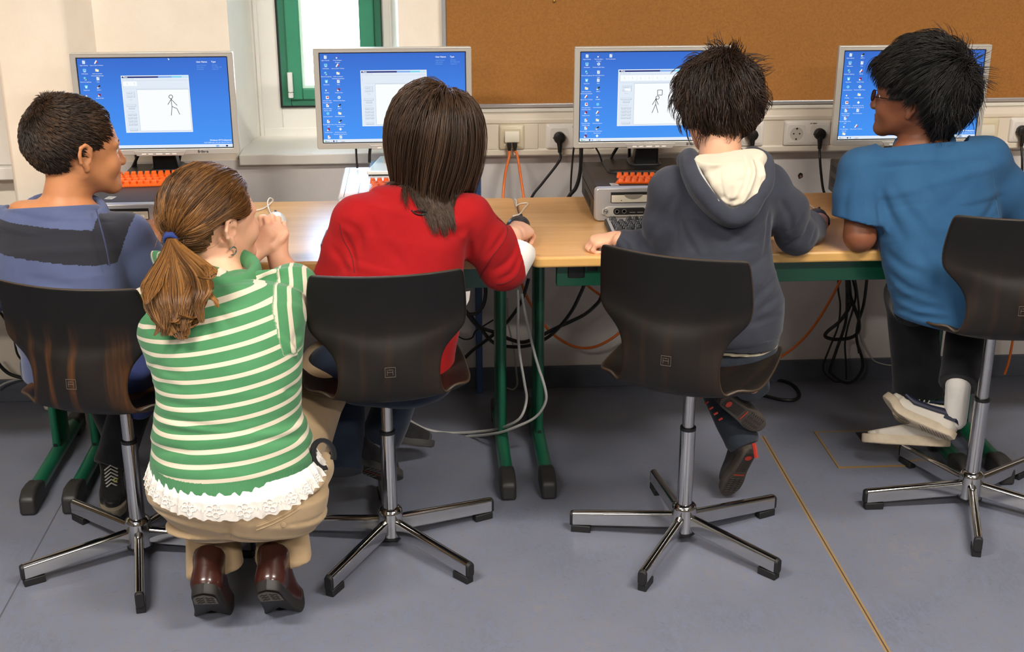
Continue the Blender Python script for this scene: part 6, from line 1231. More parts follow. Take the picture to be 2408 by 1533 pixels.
def woman():
    P = person('woman with a long brown ponytail squatting in a green and cream striped jumper', (-0.47, -1.32, 0)); sk0 = skin_mat('skin_fair', (232, 172, 140), (238, 184, 152))
    hc = J(503, 520, -1.085); R = frame(50, -2, 3); k = 1.05; CR = (-0.014, 0.030, 0.074, 0.094, 0.083)
    shL, shR = J(352, 728, -1.18), J(690, 676, -1.13); elL = J(420, 700, -0.92); wrL = J(588, 606, -0.95); elR = J(715, 700, -0.90); wrR = J(655, 606, -0.925)
    hipL, hipR = J(465, 1130, -1.31), J(625, 1120, -1.31); anL, anR = J(490, 1325, -1.325), J(648, 1316, -1.325)
    knL, knR = V3(hipL[0]-0.10, -0.93, 0.46), V3(hipR[0]+0.13, -0.93, 0.46)
    lo = V3(J(300, 800, -1.2)[0]-0.05, -1.55, 0.02); hi = V3(J(790, 800, -1.2)[0]+0.06, -0.78, 1.10)
    fd = Field(lo, hi, 0.0029); head(fd, hc, R, k, cr=CR); nb = J(530, 668, -1.14); fd.cap(nb, hc+k*(R @ V3(0, -0.022, -0.035)), 0.052, 0.050, 0.03)
    TL = [(1085, 372, 735, -1.31, 0.12), (1020, 378, 705, -1.30, 0.115), (950, 388, 692, -1.295, 0.105), (880, 383, 695, -1.285, 0.10), (800, 365, 700, -1.255, 0.10), (745, 345, 705, -1.215, 0.092), (712, 375, 690, -1.185, 0.07), (690, 460, 610, -1.155, 0.045)]
    fd.loft([lev(a+8, b-8, y, Y, d-0.012) for y, a, b, Y, d in TL], RT, V3(0, 1, 0), 0.03); fd.chain([shL, elL, wrL], [0.042, 0.036, 0.025], 0.02); fd.chain([shR, elR, wrR], [0.042, 0.036, 0.026], 0.02)
    fd.chain([hipL+V3(0.02, 0.06, 0), knL], [0.055, 0.042], 0.02); fd.chain([hipR+V3(0, 0.06, 0), knR], [0.055, 0.042], 0.02); fd.chain([knL, anL], [0.035, 0.022], 0.02); fd.chain([knR, anR], [0.035, 0.022], 0.02)
    hand(fd, J(652, 598, -0.925), V3(0.02, 0.20, 1), V3(0.30, -1, 0.15), 1, 0.98, (0.62, 0.75, 0.8, 0.85), 0.04, 0.30, thumbcurl=0.5)
    hand(fd, J(592, 598, -0.94), V3(0.55, 0.3, 0.8), V3(-0.5, -0.8, 0.5), -1, 0.95, (0.9, 0.9, 0.9, 0.9), 0.02, 0.3)
    sd_obj('body', fd, sk0, P); eyes(hc, R, k, P)
    # jumper
    M = stripes_mat('jumper_stripes', (70, 128, 84), (80, 138, 94), (206, 195, 174)); RTT = RT; N = V3(0, 1, 0)
    LV = [(1112, 357, 744, -1.322, 0.150), (1082, 357, 742, -1.318, 0.148), (1050, 356, 734, -1.313, 0.140), (1020, 358, 722, -1.308, 0.131), (985, 366, 712, -1.303, 0.122), (950, 372, 707, -1.298, 0.116), (910, 369, 707, -1.292, 0.113), (870, 361, 709, -1.282, 0.112), (820, 346, 714, -1.262, 0.112), (770, 326, 720, -1.235, 0.110), (738, 318, 724, -1.21, 0.100), (712, 330, 714, -1.19, 0.082), (690, 400, 690, -1.17, 0.062), (674, 480, 600, -1.155, 0.048)]
    h = Field(lo+V3(-0.02, 0.02, 0.24), hi+V3(0.02, 0, -0.2), 0.0036); h.loft([lev(a, b, y, Y, d) for y, a, b, Y, d in LV], RTT, N, 0.015, p=2.15)
    h.cap(shL, J(470, 715, -1.175), 0.046, 0.040, 0.03); h.cap(J(560, 700, -1.16), shR, 0.040, 0.050, 0.03); h.chain([shL, 0.5*(shL+elL), elL], [0.050, 0.048, 0.044], 0.03); mR = elR*0.55+wrR*0.45; h.chain([shR, 0.5*(shR+elR)+V3(0.0, 0, 0.0), elR, mR], [0.052, 0.050, 0.045, 0.040], 0.03); h.cutnear(mR, wrR-elR, mR, 0.06)
    pxcrease(h, [([(366, 975), (420, 990), (500, 1004), (560, 1004)], 0.006, 0.009), ([(362, 1000), (430, 1018), (520, 1024)], 0.007, 0.007), ([(712, 985), (660, 1004), (590, 1012)], 0.006, 0.008), ([(720, 1020), (660, 1034), (600, 1038)], 0.007, 0.006), ([(372, 940), (440, 955), (500, 958)], 0.007, 0.006), ([(708, 950), (650, 968)], 0.007, 0.006), ([(362, 860), (400, 878), (430, 880)], 0.008, 0.005), ([(375, 900), (425, 915)], 0.007, 0.005), ([(712, 905), (670, 920)], 0.007, 0.005),
        ([(640, 645), (600, 668), (540, 690)], 0.009, 0.007), ([(668, 640), (640, 680), (560, 715)], 0.010, 0.006), ([(690, 660), (650, 705)], 0.008, 0.007), ([(722, 770), (690, 800)], 0.009, 0.005), ([(340, 760), (380, 790)], 0.009, 0.005), ([(360, 1050), (440, 1062)], 0.008, 0.005), ([(735, 1055), (650, 1072)], 0.008, 0.005)])
    h.wave(wrinkle(26, 0.0016, 1.0, 12, dirs=((0.1, 0.2, 1.0), (-0.3, 0.2, 0.9), (0.4, 0.2, 0.8)))); hemc = lev(357, 742, 1086, -1.318, 0.14)[0]; hn = unit(V3(0.03, 0.10, -1)); h.cut(hemc+V3(0, 0, -0.018), hn); h.cut(J(528, 630, -1.13), unit(V3(-0.05, 0.3, 1))) if False else None
    xc = hemc[0]; ad = unit(elR-shR); adl = unit(elL-shL)
    def at(V):
        z = V[:, 2]; mm = np.interp(z, [0.35, 0.75], [0.06, 0.20]); u = z-mm*(V[:, 0]-xc)-0.05*(V[:, 1]+1.30)
        tR = (V-shR) @ ad; tL = (V-shL) @ adl; seam = shR[0]-0.030+0.25*np.clip(shR[2]-z, 0, 0.2)+0.10*np.clip(V[:, 1]-shR[1], 0, 0.1); selR = (V[:, 0] > seam) & (z > 0.655); selL = (tL > 0.03) & (V[:, 0] < xc-0.10) & (z > 0.60)
        return {'stripe': np.where(selR, (V[:, 0]-shR[0])+0.10*(z-shR[2])+0.0295, np.where(selL, tL+0.006, u)), 'plain': (((V-hemc) @ -hn) < 0.034).astype(float), 'around': np.arctan2(V[:, 0]-hemc[0], -(V[:, 1]-hemc[1]))*150}
    V, F = h.mesh(2); jm = mesh_obj('jumper', V, F, M, P, at(V)); M_grn = cloth_mat('jumper_rib_green', (70, 126, 82), (78, 136, 92), 9, fold=0.0, wb=0.2)
    cn = J(524, 626, -1.162); ring = [cn+V3(0.074*math.cos(t), 0.068*math.sin(t), -0.006*math.cos(t)+0.016*math.sin(t)) for t in np.linspace(0, 2*PI, 33)]
    c = Field(cn-0.11, cn+0.11, 0.003); c.chain(ring, [0.012]*33, 0.004); c.chain([r+V3(0, -0.004, -0.012) for r in ring], [0.013]*33, 0.008); patt(sd_obj('collar', c, M_grn, jm), jm)['label'] = 'green ribbed collar'
    # lace hem of the undershirt
    Ml = cloth_mat('lace_white', (236, 232, 226), (244, 241, 236), 20, wb=0.3, sheen=0.0); Ml.node_tree.nodes['Principled BSDF'].inputs['Alpha'].default_value = 1.0
    Ms = cloth_mat('lace_sheer', (238, 234, 228), (245, 242, 238), 20, wb=0.2, sheen=0.0); Ms.node_tree.nodes['Principled BSDF'].inputs['Alpha'].default_value = 0.62
    LB = [lev(362, 739, 1070, -1.316, 0.141), lev(354, 757, 1104, -1.326, 0.149), lev(343, 777, 1135, -1.336, 0.151), lev(345, 770, 1165, -1.342, 0.151), lev(356, 752, 1192, -1.348, 0.142)]; PYB = [1070, 1104, 1135, 1165, 1192]
    def band(v0, v1, nr, rip, scal, off, n=300):
        rows = []
        for i in range(nr+1):
            v = v0+(v1-v0)*i/nr; row = []
            for j in range(n):
                t = 2*PI*j/n; bk = max(0, -math.sin(t)); wv = rip*(0.3+i/nr)*(math.sin(t*46+0.8*math.sin(t*9))+0.5*math.sin(t*83+2)); py = 1070+(v+(scal*abs(math.sin(t*22)) if i == nr else 0))*(0.50+0.50*bk**1.8)
                cx_, a, b = [np.interp(py, PYB, [q[d] for q in LB]) if d else np.array([np.interp(py, PYB, [q[0][e] for q in LB]) for e in range(3)]) for d in range(3)]; a = a+off+wv; b = b+off+wv
                row.append(cx_+math.copysign(abs(math.cos(t))**0.93, math.cos(t))*a*RT+math.copysign(abs(math.sin(t))**0.93, math.sin(t))*b*V3(-RT[1], RT[0], 0))
            rows.append(row)
        return rows
    m = MB(); m.grid(band(4, 42, 5, 0.0020, 1.5, 0.004), closed=True); lc = obj('lace_frill', m, Ml); patt(lc, P); lc['label'] = 'white lace frill'
    m = MB(); B = band(30, 76, 6, 0.0024, 5, 0.005); m.grid(B, closed=True); lo_ = obj('lace_edge', m, Ms); patt(lo_, lc); lo_['label'] = 'sheer scalloped lace edge'
    m = MB(); n = 300
    for j0 in range(156, 292, 13):
        for q in range(5):
            a0 = 2*PI*q/5; pts = []
            for s_ in np.linspace(0, 2*PI, 9): rr = 2.6*(1+0.0*s_); jj = j0+rr*math.cos(a0)+1.6*math.cos(s_+a0); ii = 3.4+1.25*math.sin(a0)+0.75*math.sin(s_+a0); j1 = int(jj) % n; i1 = min(5, max(0, int(ii))); f_, g_ = jj-int(jj), ii-i1; p = np.array(B[i1][j1])*(1-g_)*(1-f_)+np.array(B[i1][(j1+1) % n])*(1-g_)*f_+np.array(B[i1+1][j1])*g_*(1-f_)+np.array(B[i1+1][(j1+1) % n])*g_*f_; pts.append(p+V3(0, -0.0025, 0))
            m.tube(pts, 0.0008, 4, False)
        if j0 < 280: m.tube([np.array(B[3+(q % 2)][(j0+3+q) % n])+V3(0, -0.002, 0) for q in range(8)], 0.0007, 4, False)
    patt(obj('lace_embroidery', m, Ml), lo_)
    # trousers
    Mt = cloth_mat('trousers_khaki', (168, 143, 110), (180, 155, 122), 7, fold=0.3, wb=0.18); j = Field(V3(lo[0]-0.03, -1.58, 0.0), V3(hi[0]+0.05, -0.80, 0.60), 0.0042)
    j.loft([lev(372, 732, 1100, -1.338, 0.108), lev(346, 771, 1138, -1.338, 0.139), lev(348, 766, 1165, -1.339, 0.141), lev(360, 744, 1192, -1.340, 0.130), lev(388, 712, 1216, -1.341, 0.108), lev(428, 680, 1236, -1.342, 0.075)], RT, V3(0, 1, 0), 0.03, p=2.1, ecap=0.25)
    j.cap(hipL+V3(0.05, 0.09, -0.02), knL, 0.066, 0.07, 0.04); j.cap(hipR+V3(0.01, 0.06, -0.02), knR, 0.092, 0.075, 0.04); j.ell(J(762, 1098, -1.26), (0.024, 0.05, 0.035), None, 0.02); j.cut(hemc+V3(0, 0, -0.012), V3(0, -0.9, 1)) if False else None
    cl0, cl1 = J(500, 1250, -1.245), J(506, 1345, -1.312); cr0, cr1 = J(664, 1238, -1.245), J(668, 1330, -1.312)
    j.cap(knL, cl0, 0.062, 0.060, 0.004); j.cap(knR, cr0, 0.062, 0.060, 0.004); j.loft([(cl0, 0.062, 0.055), (cl1, 0.069, 0.050)], RT, V3(0, 1, 0), 0.006); j.loft([(cr0, 0.060, 0.055), (cr1, 0.069, 0.050)], RT, V3(0, 1, 0), 0.006)
    j.crease([J(541, 1180, -1.50), J(541, 1230, -1.49), J(542, 1272, -1.42)], 0.014, 0.016); j.crease([J(700, 1240, -1.33), J(685, 1290, -1.34), J(715, 1320, -1.33)], 0.012, 0.012); j.crease([J(640, 1250, -1.33), J(625, 1300, -1.34)], 0.010, 0.008); j.crease([J(520, 1280, -1.33), J(545, 1330, -1.34)], 0.012, 0.01)
    j.wave(wrinkle(24, 0.002, 1.0, 21)); j.cutnear(cl1, unit(V3(0.25, -0.1, -1)), cl1+V3(0, 0, -0.03), 0.12); j.cutnear(cr1, unit(V3(0.25, -0.1, -1)), cr1+V3(0, 0, -0.03), 0.12); j.cut(V3(0, 0, 0.012), V3(0, 0, -1)); tr = sd_obj('trousers', j, Mt, P)
    sf = Surf(tr); m = MB()
    for o_ in (0, 8): m.tube(sf.line([(603, 1246-o_), (640, 1232-o_), (675, 1214-o_), (704, 1196-o_)], 0.001), 0.0014, 6)
    p = sf(667, 1233, 0.0); 
    if p is not None: m.lathe([(0.006, 0), (0.006, 0.003), (0.0001, 0.004)], T(Vector(p)) @ FRONT, 14)
    patt(obj('pocket', m, Mt), tr); m = MB(); m.tube(sf.line([(541, 1195), (541, 1235), (542, 1266)], 0.0), 0.0010, 5); patt(obj('seam', m, Mt), tr)
    m = MB(); q = J(760, 1068, -1.36); lp = [q+V3(0.024*math.cos(t), -0.01*math.sin(t), 0.040*math.sin(t)) for t in np.linspace(-0.4, 5.0, 22)]; m.tube(lp, 0.0055, 8, sq=(0.4, 1.3)); patt(obj('strap', m, M_black), P)['label'] = 'black strap loop at the hip'
    # shoes
    up_m = mat('shoe_leather_brown', (56, 26, 20), 0.28, var=0.25, vscale=30, coat=0.3); so_m = mat('shoe_sole_black', (34, 31, 29), 0.55); gr = mat('worn_heel_rubber', (108, 100, 90), 0.8, var=0.2, vscale=90, bump=0.3, bscale=300); dk = mat('heel_tread', (52, 47, 42), 0.8)
    def tread(m, k_, W):
        out = [(x, y) for x, y in foot_outline(k_*0.98) if x < 0.075*k_]; out.sort(key=lambda p: math.atan2(p[1], p[0]-0.035*k_)); m.add(W([(x, y, -0.0035) for x, y in out]), [tuple(range(len(out)))], 0)
        for i in range(3):
            for s_ in (-1, 1): x0 = (0.018+0.015*i)*k_; m.tube(W([(x0, s_*0.003, -0.0045), (x0+0.008*k_, s_*0.010*k_, -0.0045), (x0+0.002*k_, s_*0.016*k_, -0.0045), (x0+0.010*k_, s_*0.021*k_, -0.0045)]), 0.0011, 5, mi=1)
    for hp, bp, lab in (((478, 1392), (500, 1440), 'brown leather shoe, left foot up on its toe'), ((626, 1384), (664, 1432), 'brown leather shoe, right foot up on its toe')):
        H = J(hp[0], hp[1]+4, -1.462); Bl = J(bp[0], bp[1], -1.362); Bl[2] = 0.006; shoe(P, H, Bl-H, V3(0, 0.75, 0.65), 0.258, [up_m, so_m, gr, dk], 0.112, lab, tread, 0.026, None, 1.15, 0.85)
    # hair: pulled back to the tie
    sk = Skull(hc+k*(R @ V3(0, -0.012, 0.030)), R, k*V3(0.080, 0.100, 0.089)); tie = J(404, 560, -1.185); qt = unit(sk.loc(tie[None])[0]/sk.r)
    Mh = hair_mat('hair_chestnut', (48, 30, 16), (112, 74, 36), (172, 122, 64), 0.42)
    msk = lambda q: ~(((q[:, 1] > 0.66) & (q[:, 2] < 0.50)) | ((q[:, 1] > 0.30) & (q[:, 2] < -0.02)) | ((q[:, 1] > 0.80)) | ((np.abs(q[:, 0]) > 0.45) & (q[:, 2] < -0.10) & (q[:, 1] > -0.36)) | (q[:, 2] < -0.80))
    q = sphere_pts(30000); q = q[msk(q)]; q = unit2(q+RNG.normal(0, 0.012, q.shape)); om = np.arccos(np.clip(q @ qt, -1, 1)); keep = (om > 0.22) & ((om > 0.9) | (RNG.rand(len(q)) < 0.55)); q = q[keep]; om = om[keep]; m_ = 10; t = np.linspace(0, 1, m_)[None, :, None]; o3 = om[:, None, None]
    side = unit2(np.cross(q, qt)); bend = (0.10*np.sin(PI*t))*vnoise(q, 3.0, 5)[:, :1, None]*o3
    S = (np.sin((1-t)*o3)*q[:, None]+np.sin(t*o3)*qt)/np.sin(o3)+bend*side[:, None]; S /= np.linalg.norm(S, axis=2, keepdims=True); eb = np.exp(-((S-unit(V3(0.93, -0.06, -0.34)))**2).sum(2)/0.30**2); S[:, :, 2] += 0.34*eb*(S[:, :, 2] > -0.42); S[:, :, 1] -= 0.22*eb*(S[:, :, 2] < -0.1); S /= np.linalg.norm(S, axis=2, keepdims=True); g = RNG.uniform(0.002, 0.010, len(q))[:, None, None]*(0.6+1.3*np.sin(PI*np.clip(t, 0, 1)))+0.004
    lump = 0.0022*np.sin(9*vnoise(q, 2.2, 8)[:, :1, None]*1.0+0*t)*np.sin(PI*t); S = sk.c+(S*(sk.r+g+lump)) @ R.T; n_ = len(q)
    S, gg = clump(S, 700, 0.35, 4); tn = np.clip(0.42+0.30*vnoise(q, 5, 6)[gg][:, 0]+RNG.normal(0, 0.13, n_), 0, 1)
    fl = sphere_pts(500); fl = fl[msk(fl)]; ro = sk.pt(fl)+0.012*sk.nrm(fl); nz = vnoise(ro, 40, 9); F2 = grow(ro, None, unit2(sk.nrm(fl)*0.5+nz+0.6*(tie-ro)/0.1), np.full(len(ro), 0.05), 12, lambda Pp, Dv, tt: Dv+0.10*(unit2(tie-Pp))+0.06*nz)
    CAPT[0] = 0.22; hm = hair_obj('hair', S, 0.0008, Mh, P, cap_mesh(sk, msk, 0.005), tn, 0.6); CAPT[0] = 0.04; hm['label'] = 'brown hair pulled back'
    V2, F_ = tubes(F2[::2], 0.00035, 0.3); patt(mesh_obj('flyaway_hair', V2, F_, Mh, hm, {'tone': np.full(len(V2), 0.7)}), hm)
    # ponytail: locks as bundles of strands
    locks = [([(404, 560), (385, 610), (362, 660), (350, 690), (340, 715)], 0.010, 0.020, 0.003, 150), ([(404, 560), (390, 620), (372, 680), (372, 730), (392, 765), (400, 790)], 0.012, 0.024, 0.003, 240), ([(404, 560), (396, 620), (388, 690), (396, 745), (420, 785), (440, 796)], 0.012, 0.024, 0.004, 260),
             ([(404, 560), (412, 625), (420, 690), (438, 735), (456, 758), (440, 775)], 0.012, 0.022, 0.003, 240), ([(404, 560), (424, 615), (448, 670), (462, 710), (452, 745), (425, 740)], 0.012, 0.022, 0.003, 220), ([(404, 560), (432, 600), (466, 640), (480, 680), (466, 715), (474, 760)], 0.011, 0.020, 0.003, 200),
             ([(404, 560), (440, 590), (482, 622), (498, 636), (488, 655), (462, 650)], 0.008, 0.012, 0.003, 110), ([(404, 560), (440, 600), (475, 650), (488, 690), (505, 708), (510, 724)], 0.006, 0.008, 0.002, 50), ([(404, 560), (402, 640), (400, 720), (412, 770), (428, 800)], 0.012, 0.026, 0.003, 240), ([(404, 560), (378, 640), (362, 700), (368, 745), (380, 765), (366, 790)], 0.008, 0.014, 0.002, 110)]
    for j_ in range(9):
        f_ = j_/8.0; xm = 362+104*f_; locks.append(([(404, 560), (386+40*f_, 605), (xm, 655), (xm-4+8*math.sin(j_*1.7), 700), (372+80*f_+10*math.sin(j_*2.3), 742), (388+56*f_-12*math.sin(j_*1.9), 775+18*math.sin(j_*1.3))], 0.011, 0.018, 0.0035, 190))
    SS, TT = [], []
    for li, (px, w0, w1, w2, n_) in enumerate(locks):
        n_ = int(n_*1.7); w1 *= 1.25; mm = 22; Yd = np.interp(np.linspace(0, 1, len(px)), [0, 0.25, 0.6, 1], [-1.19, -1.262, -1.335, -1.375]); cp = np.array(spline([J(a, b, Yd[i]-0.004*(li % 3)) for i, (a, b) in enumerate(px)], 8)); tt = np.linspace(0, 1, len(cp)); ti = np.linspace(0, 1, mm); C = np.stack([np.interp(ti, tt, cp[:, d]) for d in range(3)], 1)
        rad = np.interp(ti, [0, 0.12, 0.55, 1], [w0*0.9, w0, w1, w2]); a = RNG.uniform(0, 2*PI, n_); r = np.sqrt(RNG.rand(n_)); e1 = RT; e2 = V3(0, 0.6, 0.1); ph = RNG.uniform(0, 1.2, n_)
        wob = 0.004*np.sin(ti[None]*7+ph[:, None]*2+li)*ti[None]; ln_ = RNG.uniform(0.80, 1.0, n_); idx = ti[None]*ln_[:, None]*(mm-1); i0 = np.minimum(idx.astype(int), mm-2); f_ = (idx-i0)[..., None]; CC = C[i0]*(1-f_)+C[i0+1]*f_; RR = rad[i0]*(1-f_[..., 0])+rad[i0+1]*f_[..., 0]
        SS.append(CC+(RR*(r*np.cos(a))[:, None]+wob)[..., None]*e1+(RR*(r*np.sin(a))[:, None])[..., None]*e2); TT.append(np.clip(0.52+0.10*math.sin(li*2.1)+RNG.normal(0, 0.20, n_)+0.12*r*np.cos(a), 0, 1))
    V2, F_ = tubes(np.concatenate(SS), 0.0009, 0.35); tone = np.repeat(np.concatenate(TT), 22*3); pn = patt(mesh_obj('ponytail', V2, F_, Mh, P, {'tone': tone}), P); pn['label'] = 'long wavy ponytail'
    m = MB(); ax = unit(J(396, 590, -1.22)-J(408, 545, -1.165))
    e1 = unit(np.cross(ax, V3(0, 1, 0))); e2 = np.cross(ax, e1)
    for d in (-0.006, 0.0, 0.006): m.tube([tie+ax*(d+0.002)+0.0155*(math.cos(t_)*e1+math.sin(t_)*e2) for t_ in np.linspace(0, 2*PI, 25)], 0.0042, 8, False)
    patt(obj('hair_tie', m, cloth_mat('hair_tie_navy', (34, 52, 112), (44, 64, 128), 40)), pn)['label'] = 'navy blue hair tie'
    m = MB(); er = hc+k*(R @ V3(0.080, -0.008, -0.046)); m.tube([er+0.0095*(math.cos(t_)*unit(R[:, 1])+math.sin(t_)*V3(0, 0, 1))+V3(0.002, -0.004, 0) for t_ in np.linspace(-2.2, 2.6, 20)], 0.0018, 8); patt(obj('earring', m, mat('silver', (206, 210, 216), 0.2, 1.0)), P)['label'] = 'small silver hoop earring'
woman()
# ---------------------------------------------------------------- boy in the striped jumper
def boy_stripes():
    P = person('person with cropped brown hair in a blue striped jumper sitting at the first monitor', (-0.80, -0.98, 0)); sk0 = skin_mat('skin_tan', (184, 122, 80), (196, 134, 92))
    hc = J(186, 356, -0.90); R = frame(60, 3, 0); k = 1.0; CR = (-0.026, 0.040, 0.078, 0.104, 0.092)
    shL, shR = J(-18, 540, -0.93), J(300, 556, -0.93); elL = J(-45, 690, -0.92); wrL = V3(elL[0]+0.08, -0.68, 0.76); elR = J(352, 690, -0.90); wrR = V3(elR[0]-0.03, -0.66, 0.765)
    hip = J(185, 862, -0.96); hipL, hipR = hip+V3(-0.08, 0, 0), hip+V3(0.08, 0, 0); knL, knR = V3(hip[0]-0.10, -0.60, 0.54), V3(hip[0]+0.16, -0.62, 0.54); anL, anR = V3(hip[0]-0.02, -0.55, 0.10), J(268, 1085, -0.70)
    lo = V3(J(-110, 600, -0.95)[0], -1.15, 0.03); hi = V3(J(420, 600, -0.9)[0], -0.5, 1.24)
    fd = Field(lo, hi, 0.0036); head(fd, hc, R, k, cr=CR); nb = J(150, 505, -0.935); fd.cap(nb, hc+k*(R @ V3(0, -0.020, -0.035)), 0.058, 0.052, 0.03); fd.cap(nb+V3(-0.07, 0, -0.035), nb+V3(0.06, 0, -0.03), 0.036, None, 0.04)
    TL = [(870, 62, 325, -0.98, 0.115), (800, 55, 325, -0.98, 0.115), (720, 15, 312, -0.975, 0.115), (650, -2, 305, -0.965, 0.112), (590, -12, 302, -0.955, 0.108), (545, -14, 300, -0.945, 0.098), (512, 20, 275, -0.94, 0.080), (492, 60, 235, -0.935, 0.065)]
    fd.loft([lev(a+8, b-8, y, Y, d-0.014) for y, a, b, Y, d in TL if y < 850], RT, V3(0, 1, 0), 0.03); fd.chain([shL, elL, wrL], [0.04, 0.034, 0.024], 0.02); fd.chain([shR, elR, wrR], [0.04, 0.034, 0.025], 0.02)
    fd.chain([hipL, knL, anL], [0.05, 0.045, 0.03], 0.02); fd.chain([hipR, knR, anR], [0.05, 0.045, 0.03], 0.02); hand(fd, wrR, V3(-0.3, 1, -0.1), V3(0, 0, 1), 1, 1.0, (0.4, 0.4, 0.4, 0.4)); hand(fd, wrL, V3(0.3, 1, -0.1), V3(0, 0, 1), -1, 1.0, (0.4, 0.4, 0.4, 0.4))
    sd_obj('body', fd, sk0, P); eyes(hc, R, k, P)
    M = stripes_mat('jumper_blue_striped', (78, 87, 120), (88, 97, 131), (44, 44, 51), 'stripe', 1.0, 0.5); LV = [(895, 66, 325, -0.98, 0.115)]+TL
    h = Field(lo, hi, 0.0036); h.loft([lev(a, b, y, Y, d) for y, a, b, Y, d in LV], RT, V3(0, 1, 0), 0.02, p=2.2); h.cap(shL, shR, 0.050, 0.050, 0.03); h.chain([shR, 0.5*(shR+elR)+V3(0.006, 0, 0.004), elR, 0.6*elR+0.4*wrR], [0.056, 0.060, 0.058, 0.05], 0.03); h.chain([shL, elL, 0.6*elL+0.4*wrL], [0.056, 0.058, 0.05], 0.03)
    for a, b, w, d in (((262, 590), (250, 660), 0.010, 0.007), ((280, 640), (262, 680), 0.009, 0.012), ((300, 600), (280, 660), 0.012, 0.004), ((60, 655), (180, 672), 0.014, 0.005), ((230, 560), (180, 620), 0.016, 0.003)): h.crease([J(*a, -1.06), J((a[0]+b[0])/2, (a[1]+b[1])/2, -1.07), J(*b, -1.075)], w, d)
    h.wave(wrinkle(22, 0.0022, 1.0, 61)); h.cut(V3(0, 0, 0.482), V3(0, 0, -1)); cp = J(152, 488, -0.94); h.cutnear(cp+V3(0, 0, 0.004), unit(V3(-0.04, 0.25, 1)), cp, 0.14)
    b0 = J(40, 535, -1.05)[2]; b1 = J(40, 610, -1.06)[2]; ad = unit(elR-shR); x0 = J(150, 600, -1.06)[0]
    def at(V):
        # the band runs across the back and turns up over the sleeve past the raglan seam
        zt = b0-0.10*(V[:, 0]-J(40, 560, -1.05)[0]); zb = b1-0.12*(V[:, 0]-J(40, 560, -1.05)[0]); seam = J(225, 560, -1.04)[0]+0.55*(J(225, 560, -1.04)[2]-V[:, 2]); dx = np.clip(V[:, 0]-seam, 0, 1); zt = zt+1.25*dx; zb = zb+1.12*dx
        band = ((V[:, 2] < zt) & (V[:, 2] > zb)).astype(float); return {'stripe': np.where(band > 0, 0.25, 0.75), 'plain': np.zeros(len(V)), 'around': V[:, 0]*0}
    V, F = h.mesh(2); ju = mesh_obj('jumper', V, F, M, P, at(V))
    ring = [cp+V3(0.090*math.cos(t)+0.0, 0.068*math.sin(t), 0.016*math.sin(t)-0.006*math.cos(t)) for t in np.linspace(0, 2*PI, 49)]; c = Field(cp-0.14, cp+0.14, 0.003)
    for q in range(4): c.chain([r+V3(0, -0.0035*q, -0.0065*q)*1.0+unit(r-cp)*0.0035*q for r in ring], [0.0072]*49, 0.006)
    c.wave(lambda x, y, z: 0.0011*np.cos(np.arctan2((y-cp[1])*1.3, x-cp[0])*64)); patt(sd_obj('collar', c, cloth_mat('collar_blue', (78, 87, 120), (86, 95, 128), 10, wb=0.2), ju, 1), ju)['label'] = 'ribbed blue collar'
    m = MB(); m.tube(spline([J(226, 492, -1.0), J(236, 530, -1.045), J(248, 575, -1.065), J(258, 625, -1.068)], 8), 0.0018, 5); patt(obj('raglan_seam', m, mat('seam_navy', (58, 64, 96), 0.95)), ju)
    jm = cloth_mat('trousers_dark', (22, 23, 27), (32, 33, 38), 14, fold=0.4, wb=0.22); bl = cloth_mat('underlayer_blue', (50, 60, 108), (60, 72, 122), 14, fold=0.4, wb=0.2); j = Field(V3(lo[0], -1.15, 0.03), V3(hi[0], -0.5, 0.66), 0.0045)
    j.loft([lev(70, 322, 850, -0.97, 0.108), lev(76, 322, 868, -0.96, 0.105)], RT, V3(0, 1, 0), 0.03, ecap=0.2); j.cap(hipL, knL, 0.062, 0.060, 0.03); j.cap(hipR, knR, 0.062, 0.060, 0.03); j.cap(knL, anL, 0.06, 0.052, 0.02); j.cap(knR, anR, 0.060, 0.055, 0.02); j.cutnear(anR+V3(0, 0, -0.02), unit(anR-knR+V3(0, -0.2, 0)), anR, 0.12); j.wave(wrinkle(30, 0.003, 1.0, 65)); sd_obj('trousers', j, jm, P)
    b = Field(J(300, 960, -1.1)-0.2, J(360, 820, -0.9)+0.2, 0.0045); b.loft([lev(286, 372, 850, -1.0, 0.09), lev(286, 375, 900, -0.99, 0.085), lev(296, 372, 945, -0.98, 0.07)], RT, V3(0, 1, 0), 0.02); b.wave(wrinkle(44, 0.003, 1.2, 67)); sd_obj('shirt_tail', b, bl, P)['label'] = 'dark blue shirt tail hanging over the seat'
    up_m = cloth_mat('trainer_black_gloss', (22, 22, 23), (34, 33, 34), 30, rough=0.5); so_m = mat('toe_cap_silver', (150, 140, 122), 0.35, 0.4); ye = mat('lace_tag_yellow', (180, 176, 70), 0.5)
    H = J(268, 1128, -0.66); H[2] = 0.022; Tt = onZ(268, 1196, 0.02); sh = shoe(P, H, (Tt-H)*np.array([1, 1, 0]), V3(0, 0, 1), 0.235, [up_m, so_m], 0.085, 'black trainer with silver toe pointing at the camera', None, 0.024, M_grey_cable)
    m = MB(); m.tube([J(266, 1128, -0.80), J(274, 1124, -0.80), J(276, 1130, -0.80), J(268, 1133, -0.80)], 0.0016, 5); patt(obj('tongue_tag', m, ye, sh), sh)
    # cropped hair
    sk = Skull(hc+k*(R @ V3(0, CR[0], CR[1])), R, k*V3(CR[2]+0.003, CR[3]+0.003, CR[4]+0.003)); Mh = hair_mat('hair_cropped', (24, 17, 12), (52, 36, 24), (98, 70, 46), 0.45)
